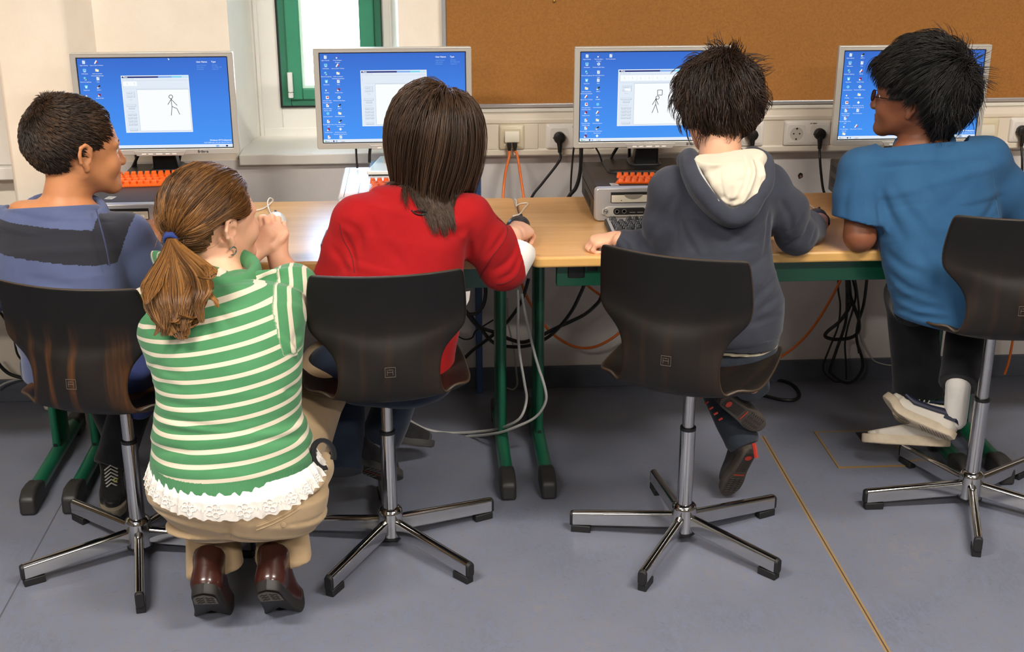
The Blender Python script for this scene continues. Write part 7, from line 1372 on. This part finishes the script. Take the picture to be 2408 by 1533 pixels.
    msk = lambda q: ~(((q[:, 1] > 0.72-0.10*np.clip(q[:, 2], -1, 1)) & (q[:, 2] < 0.55)) | ((q[:, 1] > 0.46) & (q[:, 2] < 0.02)) | ((q[:, 1] > 0.18) & (q[:, 2] < -0.18)) | ((q[:, 1] > -0.22) & (q[:, 2] < -0.34)) | (q[:, 2] < -0.80))
    S, q, nz = flow_hair(sk, msk, 11000, (0.10, -0.45, 0.88), lambda q: 0.020+0.008*np.clip(q[2], 0, 1)+0.008*(q[1] > 0.55)-0.006*(q[2] < -0.3), 5, 0.3, 1.0, 0.40, 34, 0.16, (0.003, 0.012), 0.9, 64, 0.8); S, g = clump(S, 1500, 0.55, 9)
    tn = np.clip(0.38+0.26*nz[g][:, 0]+RNG.normal(0, 0.16, len(S)), 0, 1); ho = hair_obj('hair', S, 0.0010, Mh, P, cap_mesh(sk, msk, 0.002), tn); ho['label'] = 'short cropped dark brown hair'
    Pp = lambda s, f, u: hc+k*(R @ V3(s, f, u)); mat('eyebrow_dark', (38, 26, 18), 0.9)
    for s_ in (-1, 1): m = MB(); m.tube([Pp(s_*0.014, 0.0915, 0.022), Pp(s_*0.031, 0.0875, 0.0265), Pp(s_*0.048, 0.0775, 0.024)], [0.0022, 0.0026, 0.0018], 6); patt(obj('eyebrow', m, MATS['eyebrow_dark'], P), P)
    m = MB()
    for s_ in (-1, 1): m.tube([Pp(s_*0.020, 0.0835, 0.0085), Pp(s_*0.031, 0.0850, 0.0105), Pp(s_*0.043, 0.0790, 0.0075)], 0.0013, 6)
    patt(obj('eyelashes', m, MATS['eyebrow_dark'], P), P); m = MB(); m.tube([Pp(-0.017, 0.0940, -0.0578), Pp(0, 0.0972, -0.0565), Pp(0.017, 0.0940, -0.0578)], [0.0016, 0.0030, 0.0016], 8); m.tube([Pp(-0.015, 0.0922, -0.0645), Pp(0, 0.0952, -0.0660), Pp(0.015, 0.0922, -0.0645)], [0.0016, 0.0034, 0.0016], 8); patt(obj('lips', m, mat('lip_brown', (164, 92, 72), 0.4), P), P)
boy_stripes()
# ---------------------------------------------------------------- long haired child in red
def child_red():
    P = person('person with shoulder length brown hair in a red jumper sitting at the second monitor', (-0.115, -0.97, 0)); sk0 = skin_mat('skin_rosy', (226, 174, 146), (234, 184, 156))
    hc = J(1018, 322, -0.83); R = frame(14, 10, 6); k = 1.0
    shL, shR = J(838, 522, -0.925), J(1100, 512, -0.91); elL = J(792, 655, -0.90); wrL = onZ(842, 585, 0.765); elR = J(1184, 624, -0.855); wrR = onZ(1204, 557, 0.768)
    hip = J(918, 868, -0.96); hipL, hipR = hip+V3(-0.08, 0, 0), hip+V3(0.08, 0, 0); knL, knR = V3(hip[0]-0.13, -0.60, 0.55), V3(hip[0]+0.12, -0.60, 0.55); anL, anR = J(800, 1085, -0.90), J(905, 1010, -0.62)
    lo = V3(J(700, 700, -0.95)[0]-0.02, -1.18, 0.04); hi = V3(wrR[0]+0.14, -0.5, 1.33)
    fd = Field(lo, hi, 0.0036); head(fd, hc, R, k); nb = J(985, 490, -0.905); fd.cap(nb, hc+k*(R @ V3(0, -0.022, -0.035)), 0.055, 0.050, 0.03)
    TL = [(880, 775, 1060, -0.97, 0.115), (800, 780, 1068, -0.965, 0.115), (720, 782, 1085, -0.96, 0.11), (640, 805, 1088, -0.95, 0.105), (570, 825, 1088, -0.935, 0.10), (515, 838, 1092, -0.92, 0.09), (485, 880, 1070, -0.91, 0.065)]
    fd.loft([lev(a+8, b-8, y, Y, d-0.014) for y, a, b, Y, d in TL], RT, V3(0, 1, 0), 0.03); fd.chain([shL, elL, wrL], [0.04, 0.034, 0.024], 0.02); fd.chain([shR, elR, wrR], [0.04, 0.034, 0.025], 0.02)
    fd.chain([hipL, knL, anL], [0.07, 0.05, 0.03], 0.02); fd.chain([hipR, knR, anR], [0.07, 0.05, 0.03], 0.02)
    hand(fd, onZ(1212, 550, 0.768), V3(0.40, 1, -0.06), V3(0.2, -0.15, 1), 1, 1.10, (0.55, 0.62, 0.68, 0.75), 0.22, 0.5); hand(fd, onZ(842, 583, 0.765), V3(0.5, 1, -0.05), V3(0, -0.1, 1), -1, 1.0, (0.3, 0.3, 0.35, 0.4))
    sd_obj('body', fd, sk0, P); eyes(hc, R, k, P)
    M = cloth_mat('jumper_red', (150, 15, 19), (164, 21, 26), 8, fold=0.35, wb=0.2, sheen=0.05); h = Field(lo, hi, 0.0036)
    h.loft([lev(a-4, b+4, y, Y, d) for y, a, b, Y, d in [(895, 768, 1064, -0.97, 0.118)]+TL], RT, V3(0, 1, 0), 0.02, p=2.2); h.cap(shL, shR, 0.044, 0.044, 0.03); h.chain([shL, nb+V3(-0.01, 0, 0.004), shR], [0.050, 0.056, 0.050], 0.035)
    h.chain([shL, 0.5*(shL+elL), elL, 0.5*(elL+wrL)], [0.056, 0.057, 0.056, 0.052], 0.03); fr = unit(wrR-elR); e2 = elR+fr*0.022
    h.chain([shR, 0.5*(shR+elR)+V3(-0.004, 0, 0.006), elR, elR+fr*0.06], [0.056, 0.060, 0.060, 0.052], 0.03); h.cutnear(J(1224, 608, -0.86), unit(V3(0.85, -0.15, -0.25)+0.6*fr), e2+fr*0.04, 0.10)
    pxcrease(h, [([(806, 545), (826, 590), (836, 640)], 0.007, 0.011), ([(800, 520), (840, 545), (850, 600)], 0.010, 0.006), ([(780, 580), (800, 610), (820, 640)], 0.009, 0.006), ([(1110, 540), (1105, 590), (1112, 640)], 0.009, 0.009), ([(1100, 600), (1060, 625), (1000, 640)], 0.012, 0.005), ([(1130, 520), (1080, 545), (1020, 560)], 0.014, 0.004), ([(900, 560), (930, 600), (960, 640)], 0.014, 0.004), ([(860, 500), (880, 540), (890, 580)], 0.013, 0.004),
        ([(1190, 540), (1168, 575), (1140, 610)], 0.006, 0.007), ([(1215, 570), (1198, 610), (1160, 640)], 0.008, 0.007), ([(1222, 600), (1205, 640), (1170, 660)], 0.007, 0.006), ([(1150, 560), (1135, 600), (1118, 640)], 0.008, 0.007)])
    h.wave(wrinkle(28, 0.0022, 1.0, 31)); h.cut(J(918, 893, -0.97), V3(0, 0, -1)); ju = sd_obj('jumper', h, M, P)
    # seam lines
    Ms = mat('seam_dark_red', (92, 12, 20), 0.9); m = MB()
    sf = Surf(ju)
    for pts in ([(1168, 512), (1192, 534), (1186, 565), (1160, 600), (1140, 630), (1128, 655)], [(1228, 612), (1217, 645), (1192, 664), (1165, 668)], [(798, 525), (806, 560), (826, 600), (834, 642)]):
        L_ = sf.line(pts, 0.0002)
        if len(L_) > 3: m.tube(L_, 0.0013, 5)
    patt(obj('seams', m, Ms), ju)
    wf = Field(elR-0.12, wrR+0.12, 0.0032); w0 = elR+fr*0.012+V3(0.010, -0.004, -0.004); wf.chain([elR+V3(0.008, -0.002, -0.006), w0+fr*0.030+V3(0.004, 0, 0), wrR+V3(0.010, -0.012, 0)], [0.056, 0.054, 0.040], 0.02); wf.cutnear(wrR-fr*0.018, fr, wrR, 0.09); wf.wave(wrinkle(40, 0.002, 1.0, 33)); sd_obj('undersleeve', wf, cloth_mat('undersleeve_white', (232, 226, 218), (240, 235, 228), 12, fold=0.3, wb=0.2), P)['label'] = 'white undersleeve cuff'
    hf = Field(hip-0.25, hip+0.25, 0.0036); hf.loft([lev(772, 1062, 900, -0.965, 0.112), lev(772, 1062, 884, -0.965, 0.112)], RT, V3(0, 1, 0), 0.01); hf.cut(J(918, 898, -0.97), V3(0, 0, -1)); hf.cut(J(918, 878, -0.97), V3(0, 0, 1)); sd_obj('shirt_hem', hf, mat('shirt_hem_white', (226, 222, 216), 0.9), P)['label'] = 'white shirt hem'
    m = MB(); g0 = J(1100, 690, -0.985); m.quad(J(1094, 686, -1.0), J(1106, 684, -0.975), J(1103, 706, -0.975), J(1095, 722, -1.0)); patt(obj('shirt_tail', m, MATS['shirt_hem_white']), P)
    m = MB(); m.tube(spline([J(968, 494, -0.996), J(976, 502, -1.002), J(990, 505, -1.004), J(1004, 503, -0.999)], 6), 0.0018, 6); m.tube(spline([J(974, 497, -1.0), J(990, 496, -1.002), J(1004, 500, -0.998)], 6), 0.0016, 6); patt(obj('neck_tape', m, M_black), ju)['label'] = 'black neck tape'
    jm = cloth_mat('denim_navy', (34, 42, 58), (46, 56, 74), 14, fold=0.4, wb=0.25); j = Field(V3(lo[0]-0.06, -1.2, 0.05), V3(hi[0]-0.05, -0.5, 0.70), 0.0042)
    j.loft([lev(765, 1065, 868, -0.96, 0.115), lev(768, 1062, 886, -0.955, 0.11)], RT, V3(0, 1, 0), 0.03); j.cap(hipL, knL, 0.085, 0.066, 0.03); j.cap(hipR, knR, 0.085, 0.066, 0.03); j.cap(J(775, 860, -0.99), J(762, 905, -0.94), 0.055, 0.05, 0.03); j.cap(knL, anL+0.02*unit(anL-knL), 0.066, 0.062, 0.02); j.cap(knR, anR+0.02*unit(anR-knR), 0.066, 0.060, 0.02); j.cutnear(anL+0.03*unit(anL-knL), unit(anL-knL), anL, 0.12); j.cutnear(anR+0.03*unit(anR-knR), unit(anR-knR), anR, 0.12); j.wave(wrinkle(30, 0.003, 1.0, 35)); sd_obj('jeans', j, jm, P)
    up_m = cloth_mat('trainer_black', (30, 29, 31), (42, 40, 42), 30); so_m = mat('trainer_sole_grey', (66, 64, 63), 0.6); pod = mat('tread_pod_grey', (120, 118, 116), 0.5); org = mat('tread_orange', (186, 82, 50), 0.55)
    def tread(m, k_, W):
        for s_ in (-1, 1):
            for i in range(5):
                x0, y0 = (0.075+0.020*i)*k_, s_*0.020*k_; m.add(W([(x0+0.0065*k_*math.cos(a)-s_*0.0*k_, y0+0.0125*k_*math.sin(a), -0.003) for a in np.linspace(0, 2*PI, 13)[:-1]]), [tuple(range(12))], 0)
        m.add(W([(0.02*k_, 0, -0.003), (0.036*k_, 0.013*k_, -0.003), (0.052*k_, 0, -0.003), (0.036*k_, -0.013*k_, -0.003)]), [(0, 1, 2, 3)], 1); m.add(W([(0.05*k_, 0.002*k_, -0.0032), (0.18*k_, 0.002*k_, -0.0032), (0.18*k_, -0.002*k_, -0.0032), (0.05*k_, -0.002*k_, -0.0032)]), [(0, 1, 2, 3)], 1); m.add(W([(0.175*k_, 0, -0.003), (0.205*k_, 0.02*k_, -0.003), (0.222*k_, 0, -0.003), (0.205*k_, -0.02*k_, -0.003)]), [(0, 1, 2, 3)], 1)
    h1, t1 = J(822, 1092, -0.93), J(930, 1128, -0.80); shoe(P, h1, t1-h1, V3(-0.1, 0.62, 0.78), 0.225, [up_m, so_m, pod, org], 0.08, 'black trainer with grey podded sole', tread)
    h2, t2 = J(885, 1035, -0.66), J(965, 1045, -0.58); shoe(P, h2, t2-h2, V3(0.1, 0.3, 0.95), 0.22, [up_m, so_m, pod, org], 0.08, 'black trainer farther under the desk', tread)
    # hair
    sk = Skull(hc+k*(R @ V3(0, -0.008, 0.030)), R, k*V3(0.080, 0.100, 0.088)); Mh = hair_mat('hair_brown_long', (34, 24, 17), (70, 50, 36), (120, 92, 70), 0.42)
    msk = lambda q: ~(((q[:, 1] > 0.62) & (q[:, 2] < 0.45)) | ((q[:, 1] > 0.35) & (q[:, 2] < -0.05)) | (q[:, 2] < -0.72))
    zb = J(1000, 478, -0.96)[2]
    q = sphere_pts(22000); q = q[msk(q)]; q = unit2(q+RNG.normal(0, 0.015, q.shape)); ro = sk.pt(q)+0.002*sk.nrm(q); nz = vnoise(ro, 30, 41); cw = unit(V3(0.32, 0.05, 0.95))
    t0 = q-cw; t0 = t0-q*(t0*q).sum(1, keepdims=True); D0 = unit2(t0) @ R.T*0.9+sk.nrm(q)*0.25+0.1*nz
    endz = zb-0.030+0.055*vnoise(ro, 17, 42)[:, 0]+0.035*np.clip(q[:, 0], 0, 1)+RNG.normal(0, 0.014, len(q))-0.015*(q[:, 1] < -0.3)
    L = np.clip((ro[:, 2]-endz)*1.05+0.075*np.clip(q[:, 2]+0.2, 0, 1.2), 0.05, 0.42); gap = RNG.uniform(0.004, 0.036, len(q)); flick = unit2(np.stack([np.sign(q[:, 0]+0.2)*1.0, -0.6+0*q[:, 0], 0*q[:, 0]], 1))
    def fn(Pp, Dv, t):
        ql = sk.loc(Pp)/sk.r; ql = unit2(ql); tt = ql-cw; tt = unit2(tt-ql*(tt*ql).sum(1, keepdims=True)) @ R.T
        below = np.clip((hc[2]-0.03-Pp[:, 2])/0.10, 0, 1)[:, None]; v = 0.9*Dv+0.5*(tt*(1-below)+V3(0, 0, -1.3))+0.05*nz; cen = nb+V3(-0.022, -0.01, 0.05); rad = (Pp-cen)*np.array([1, 1, 0]); rr = np.linalg.norm(rad, axis=1, keepdims=True); v = v-below*0.22*rad/(rr+1e-6)*np.clip((rr-0.098)/0.04, -1, 1)
        v = v+0.045*np.sin(9*t+6*nz[:, :1])*flick+0.55*flick*np.clip((t-0.70)/0.30, 0, 1)*(0.3+1.1*np.abs(nz[:, :1]))*np.where(q[:, :1] < 0.1, 1.9, 0.5); return sk.push(Pp, unit2(v), gap)
    S = grow(ro, None, unit2(D0), L, 15, fn, lambda Pp: collide(h, Pp, 0.006)); S, g = clump(S, 300, 0.66, 6); tn = np.clip(0.42+0.30*vnoise(ro, 26, 43)[g][:, 1]+RNG.normal(0, 0.12, len(S)), 0, 1)
    CAPT[0] = 0.15; ho = hair_obj('hair', S, 0.0009, Mh, P, cap_mesh(sk, msk, 0.006), tn, 0.3); CAPT[0] = 0.04; ho['label'] = 'straight shoulder length brown hair'
child_red()
# ---------------------------------------------------------------- boy in the blue T-shirt
def boy_blue():
    P = person('person with black hair and glasses in a blue T-shirt sitting at the fourth monitor', (1.42, -0.86, 0)); sk0 = skin_mat('skin_brown', (120, 72, 49), (134, 83, 57))
    hc = J(2150, 232, -0.78); R = frame(-57, -2, -4); k = 0.98; CR = (-0.018, 0.036, 0.078, 0.102, 0.094)
    shL, shR = J(2025, 400, -0.80), J(2318, 378, -0.83); elL = onZ(2022, 554, 0.764); wrL = V3(elL[0]+0.11, elL[1]+0.21, 0.752); elR = J(2425, 545, -0.80); wrR = onZ(2440, 480, 0.77)
    hip = J(2252, 752, -0.93); hipL, hipR = hip+V3(-0.075, 0, 0.0), hip+V3(0.075, 0, 0); knL, knR = J(2140, 690, -0.60), J(2290, 700, -0.60); anL, anR = J(2160, 922, -0.56), J(2255, 905, -0.82)
    lo = V3(J(1930, 600, -0.8)[0]-0.03, -1.05, 0.02); hi = V3(J(2470, 500, -0.8)[0]+0.05, -0.40, 1.36)
    fd = Field(lo, hi, 0.0037); head(fd, hc, R, k, cr=CR); nb = J(2172, 372, -0.80); fd.cap(nb, hc+k*(R @ V3(0, -0.022, -0.035)), 0.055, 0.051, 0.03)
    TL = [(772, 2172, 2335, -0.935, 0.118), (740, 2132, 2348, -0.932, 0.120), (700, 2106, 2352, -0.92, 0.118), (650, 2092, 2352, -0.90, 0.115), (600, 2078, 2350, -0.88, 0.112), (540, 2066, 2347, -0.86, 0.110), (480, 2052, 2342, -0.84, 0.105), (430, 2042, 2334, -0.83, 0.100), (390, 2048, 2316, -0.82, 0.088), (355, 2086, 2282, -0.805, 0.070), (328, 2125, 2240, -0.79, 0.055)]
    fd.loft([lev(a+14, b-14, y, Y, d-0.016) for y, a, b, Y, d in TL if 340 < y < 720], RT, V3(0, 1, 0), 0.03); fd.chain([shL, elL, wrL], [0.042, 0.041, 0.026], 0.012); fd.chain([shR, elR, wrR], [0.042, 0.038, 0.025], 0.02)
    fd.chain([hipL+V3(0, 0.03, 0.03), knL, anL], [0.05, 0.045, 0.026], 0.02); fd.chain([hipR+V3(0, 0.03, 0.03), knR, anR], [0.05, 0.045, 0.026], 0.02); hand(fd, wrL, V3(0.8, 0.5, -0.05), V3(0, 0, 1), -1, 1.0, (0.3, 0.3, 0.3, 0.3)); hand(fd, wrR, V3(-0.3, 1, 0), V3(0, 0, 1), 1, 1.0, (0.4, 0.4, 0.4, 0.4))
    sd_obj('body', fd, sk0, P); eyes(hc, R, k, P)
    M = cloth_mat('tshirt_blue', (36, 74, 110), (46, 86, 122), 6, fold=0.35, wb=0.22, sheen=0.05); h = Field(lo, hi, 0.0037)
    h.loft([lev(a, b, y, Y, d) for y, a, b, Y, d in TL], RT, V3(0, 1, 0), 0.015, p=2.2); h.cap(shL, shR, 0.046, 0.046, 0.03); h.chain([shL, nb+V3(-0.005, 0, 0.018), shR], [0.052, 0.058, 0.052], 0.035)
    sl = shL+(elL-shL)*0.80; h2 = Field(lo, hi, 0.0037); h2.chain([shL, 0.5*(shL+sl)+V3(-0.006, 0, 0), sl+V3(-0.003, -0.004, 0), sl+(elL-shL)*0.3], [0.055, 0.062, 0.068, 0.070], 0.025); h2.cut(sl, unit(unit(elL-shL)+V3(-0.22, 0.10, 0.0))); h.merge(h2, 0.02)
    sr = shR+(elR-shR)*0.78; h.chain([shR, 0.5*(shR+sr), sr], [0.055, 0.060, 0.064], 0.03); h.cutnear(sr, unit(elR-shR), sr, 0.10)
    pxcrease(h, [([(2064, 470), (2070, 520), (2074, 555)], 0.006, 0.010), ([(2060, 430), (2090, 500), (2130, 570)], 0.012, 0.006), ([(2090, 420), (2140, 500), (2200, 570)], 0.014, 0.004), ([(2150, 380), (2200, 470), (2260, 540)], 0.016, 0.003), ([(2300, 400), (2240, 470), (2190, 500)], 0.016, 0.003), ([(2340, 470), (2320, 510), (2280, 535)], 0.010, 0.008), ([(2345, 505), (2300, 545)], 0.009, 0.007), ([(2195, 320), (2200, 350), (2196, 385)], 0.008, -0.004),
        ([(2080, 590), (2130, 630), (2190, 650)], 0.012, 0.006), ([(2090, 640), (2140, 680), (2210, 700)], 0.010, 0.008), ([(2096, 690), (2150, 715), (2225, 730)], 0.009, 0.010), ([(2110, 725), (2160, 745), (2230, 752)], 0.008, 0.010), ([(2135, 760), (2180, 770), (2235, 772)], 0.007, 0.008), ([(2090, 665), (2120, 700), (2160, 700)], 0.008, 0.006), ([(2160, 590), (2200, 640), (2215, 690)], 0.014, 0.004),
        ([(2000, 430), (1985, 480), (1990, 520)], 0.010, 0.005), ([(2030, 450), (2020, 500), (2030, 540)], 0.010, 0.005)])
    h.wave(wrinkle(24, 0.0022, 1.0, 51)); h.cut(V3(hip[0], 0, 0.556), V3(-0.06, 0, -1)); cp = J(2165, 345, -0.79); h.cutnear(cp, unit(V3(-0.05, 0.35, 1)), cp, 0.12); ts = sd_obj('t_shirt', h, M, P)
    ring = [J(2168, 336, -0.808)+V3(0.070*math.cos(t)+0.006, 0.064*math.sin(t), 0.014*math.cos(t)+0.014*math.sin(t)) for t in np.linspace(0, 2*PI, 33)]; c = Field(cp-0.12, cp+0.12, 0.003); c.chain(ring, [0.0085]*33, 0.003); c.chain([r+V3(0, -0.003, -0.010) for r in ring], [0.0085]*33, 0.006); patt(sd_obj('collar', c, M, ts), ts)
    m = MB(); ax = unit(elL-shL); e1 = unit(np.cross(ax, V3(0, 1, 0))); e2 = np.cross(ax, e1)
    for o_ in (-0.022, -0.016): L_ = Surf(ts).line([(1949, 520+o_*900), (1975, 534+o_*900), (2010, 541+o_*900), (2060, 542+o_*900)], 0.0003) ; m.tube(L_ if len(L_) > 3 else [sl, sl+0.001], 0.0009, 5, False)
    patt(obj('hem_stitching', m, mat('stitch_blue', (44, 84, 120), 0.9)), ts)
    m = MB(); sf = Surf(ts)
    for pts in ([(2013, 362), (2024, 420), (2044, 480), (2066, 552)], [(2320, 345), (2334, 400), (2343, 470), (2350, 515)]):
        L_ = sf.line(pts, -0.0002)
        if len(L_) > 3: m.tube(L_, 0.0011, 5)
    patt(obj('armhole_seam', m, MATS['stitch_blue']), ts)
    jm = cloth_mat('trousers_black', (22, 23, 28), (32, 33, 38), 14, fold=0.4, wb=0.22); j = Field(V3(lo[0], -1.05, 0.02), V3(hi[0], -0.36, 0.76), 0.0045)
    j.loft([lev(2175, 2325, 725, -0.915, 0.085), lev(2185, 2322, 742, -0.915, 0.085)], RT, V3(0, 1, 0), 0.03, ecap=0.2); j.cap(hipL+V3(0, 0.05, 0.01), knL, 0.072, 0.070, 0.03); j.cap(hipR+V3(0, 0.05, 0.01), knR, 0.072, 0.066, 0.03); j.cutnear(V3(hip[0], hip[1], 0.556), V3(0, 0, -1), V3(hip[0], hip[1], 0.5), 0.19); j.cap(knL, anL, 0.068, 0.072, 0.02); j.cap(knR, anR, 0.062, 0.056, 0.02); j.cap(J(2125, 690, -0.80), J(2092, 672, -0.78), 0.02, 0.012, 0.02)
    j.cutnear(anL, V3(0, 0, -1), anL, 0.13); j.cutnear(anR, unit(anR-knR), anR, 0.10); j.wave(wrinkle(30, 0.003, 1.0, 55)); sd_obj('trousers', j, jm, P)
    # white trainers
    up_m = mat('trainer_white', (214, 206, 194), 0.5, var=0.05, vscale=40); so_m = mat('trainer_sole_cream', (206, 190, 166), 0.6, var=0.08, vscale=60); tr_m = mat('tread_line', (120, 108, 92), 0.8); nv = mat('trainer_navy', (26, 30, 54), 0.5)
    def tread(m, k_, W):
        for i in range(7): r = (0.012+0.006*i)*k_; m.tube(W([(0.20*k_+r*math.cos(a), 0.8*r*math.sin(a), -0.0008) for a in np.linspace(1.2, 5.1, 15)]), 0.0010, 4, mi=0)
        for i in range(9): x0 = (0.018+0.011*i)*k_; m.tube(W([(x0, -0.022*k_, -0.0008), (x0+0.012*k_, 0.022*k_, -0.0008)]), 0.0008, 4, mi=0)
    h1, t1 = J(2244, 1036, -0.85), J(2116, 985, -0.76); xd = unit(t1-h1); s1 = shoe(P, h1, t1-h1, V3(0.10, 0.68, 0.76), 0.235, [up_m, so_m, tr_m], 0.08, 'white trainer with navy heel and stripe', tread, 0.022, up_m, 1.05, 0.5)
    # navy heel patch, stripe and lettering on the outer side of the shoe
    z1 = unit(V3(0.10, 0.68, 0.76)-xd*np.dot(V3(0.10, 0.68, 0.76), xd)); y1 = np.cross(z1, xd); Wp = lambda a, b, c: h1+a*xd+b*y1+c*z1; kk = 0.235/0.272
    sgn = 1.0 if y1[1] < 0 else -1.0
    def side(x, z): return (0.028+0.006*min(1, max(0, (x-0.05)/0.1))+0.012*math.exp(-((x-0.2)/0.05)**2)-0.10*max(0, z-0.075))*kk*1.05*sgn
    m = MB(); rows = []
    for i in range(9):
        a = -0.004+0.052*i/8
        rows.append([Wp(max(-0.002, a*1.0), (side(a, zz)+sgn*0.010)*(1 if a > 0.012 else max(0.0, (a+0.004)/0.016)), zz) for zz in (0.040, 0.055, 0.070, 0.084)])
    m.grid(rows); m.tube([Wp(0.04, side(0.04, .06)+sgn*.009, 0.060), Wp(0.09, side(0.09, .05)+sgn*.009, 0.054), Wp(0.135, side(0.135, .045)+sgn*.007, 0.052), Wp(0.165, side(0.165, .05)+sgn*.003, 0.062), Wp(0.150, side(0.15, .06)-sgn*.004, 0.074)], [0.010, 0.008, 0.009, 0.006, 0.003], 8, sq=(1.0, 0.35), upv=z1)
    m.tube([Wp(0.045+0.045*math.cos(t)+0.012, 0.031*math.sin(t)*1.05, 0.086-0.012*math.cos(t)) for t in np.linspace(0, 2*PI, 29)], 0.0042, 8, False); patt(obj('navy_trim', m, nv, s1), s1)['label'] = 'navy heel patch and swoosh stripe'
    mt = Matrix(np.stack([-z1*0.55-xd*0.83*sgn*0.0-0.83*z1*0.0+0.0*xd, z1, y1*sgn], 1).tolist())
    X_ = unit(-0.75*z1+0.66*(-xd)*(-1.0)); Zt = y1*sgn; Xt = unit(X_-Zt*np.dot(X_, Zt)); Yt = np.cross(Zt, Xt); o_ = Wp(0.010, side(0.012, .07)+sgn*0.0135, 0.080); Mt = Matrix([[Xt[0], Yt[0], Zt[0], o_[0]], [Xt[1], Yt[1], Zt[1], o_[1]], [Xt[2], Yt[2], Zt[2], o_[2]], [0, 0, 0, 1]])
    patt(obj('lettering', textmb('NIKE', 0.0125, Mt, bold=0.0004), up_m, s1, smooth=False), s1)
    h2, t2 = J(2235, 1052, -0.74), J(2130, 1046, -0.70); shoe(P, h2, t2-h2, V3(0.05, 0.4, 0.9), 0.245, [up_m, so_m, tr_m], 0.08, 'white trainer behind', tread, 0.026, None, 1.0)
    sk_ = Field(anR-0.14, anR+0.12, 0.0035); sk_.cap(anR+V3(0, 0.004, 0.0), J(2246, 985, -0.81), 0.034, 0.032, 0.02); sk_.wave(lambda x, y, z: 0.0008*np.sin(np.arctan2(y-anR[1], x-anR[0])*40)); sd_obj('sock', sk_, cloth_mat('sock_white', (222, 218, 212), (230, 226, 220), 20), P)
    # hair
    sk = Skull(hc+k*(R @ V3(0, -0.018, 0.036)), R, k*V3(0.083, 0.107, 0.099)); Mh = hair_mat('hair_black', (12, 11, 11), (26, 23, 21), (50, 45, 40), 0.5)
    msk = lambda q: std_mask(q, 0.56, 0.22, -0.84, -0.36) & ~((np.abs(q[:, 0]) > 0.40) & (q[:, 2] < -0.16) & (q[:, 1] > -0.42)); ln = lambda q: 0.075+0.025*np.clip(q[2], -0.2, 1)+0.03*(q[1] < -0.3)-0.02*(q[2] < -0.4)-0.050*(abs(q[0]) > 0.45)*(q[2] < 0.30)*(q[1] > -0.45)-0.022*(abs(q[0]) > 0.4)*(q[2] >= 0.30)*(q[1] > -0.2)
    S, q, nz = flow_hair(sk, msk, 9000, (-0.25, -0.80, 0.50), ln, 12, 0.35, 1.0, 0.34, 18, 0.34, (0.006, 0.040), 0.25, 52, 1.0, hug=0.22); S, g = clump(S, 420, 0.62, 7)
    S2, q2, nz2 = flow_hair(sk, lambda q: msk(q) & (q[:, 1] < -0.35), 420, (-0.25, -0.80, 0.50), lambda q: 0.085, 11, 0.3, 0.8, 0.8, 20, 0.8, (0.03, 0.055), 0.3, 53, 1.4); S2, g2 = clump(S2, 70, 0.7, 8)
    tn = np.clip(0.40+0.25*nz[g][:, 0]+RNG.normal(0, 0.14, len(S)), 0, 1)
    ho = hair_obj('hair', S, 0.0008, Mh, P, cap_mesh(sk, msk, 0.012), tn); ho['label'] = 'thick black hair'
    V2, F_ = tubes(S2, 0.0008, 0.3) if S2.shape[1] else (None, None); patt(mesh_obj('stray_hair', V2, F_, Mh, ho, {'tone': np.full(len(V2), 0.4)}), ho)
    # glasses
    m = MB(); gf = MB(); lens = MB(); Pp = lambda s, f, u: hc+k*(R @ V3(s, f, u))
    for s_ in (-1, 1):
        rim = [Pp(s_*0.033+0.021*math.cos(t), 0.101-0.10*abs(0.021*math.cos(t)*s_+0.0)*0.3, 0.004+0.0145*math.sin(t)) for t in np.linspace(0, 2*PI, 29)]; gf.tube(rim, 0.0012, 8, False); lens.add(rim[:-1], [tuple(range(28))])
        gf.tube([Pp(s_*0.054, 0.098, 0.008), Pp(s_*0.066, 0.088, 0.009), Pp(s_*0.076, 0.04, 0.010), Pp(s_*0.078, -0.004, 0.014)], 0.0012, 8)
    gf.tube([Pp(-0.012, 0.101, 0.007), Pp(0, 0.105, 0.010), Pp(0.012, 0.101, 0.007)], 0.0011, 8); G = patt(obj('glasses', gf, mat('glasses_frame', (30, 26, 34), 0.3, 0.6), P), P); G['label'] = 'thin dark framed glasses'; patt(obj('lens', lens, M_glass, G), G)
boy_blue()
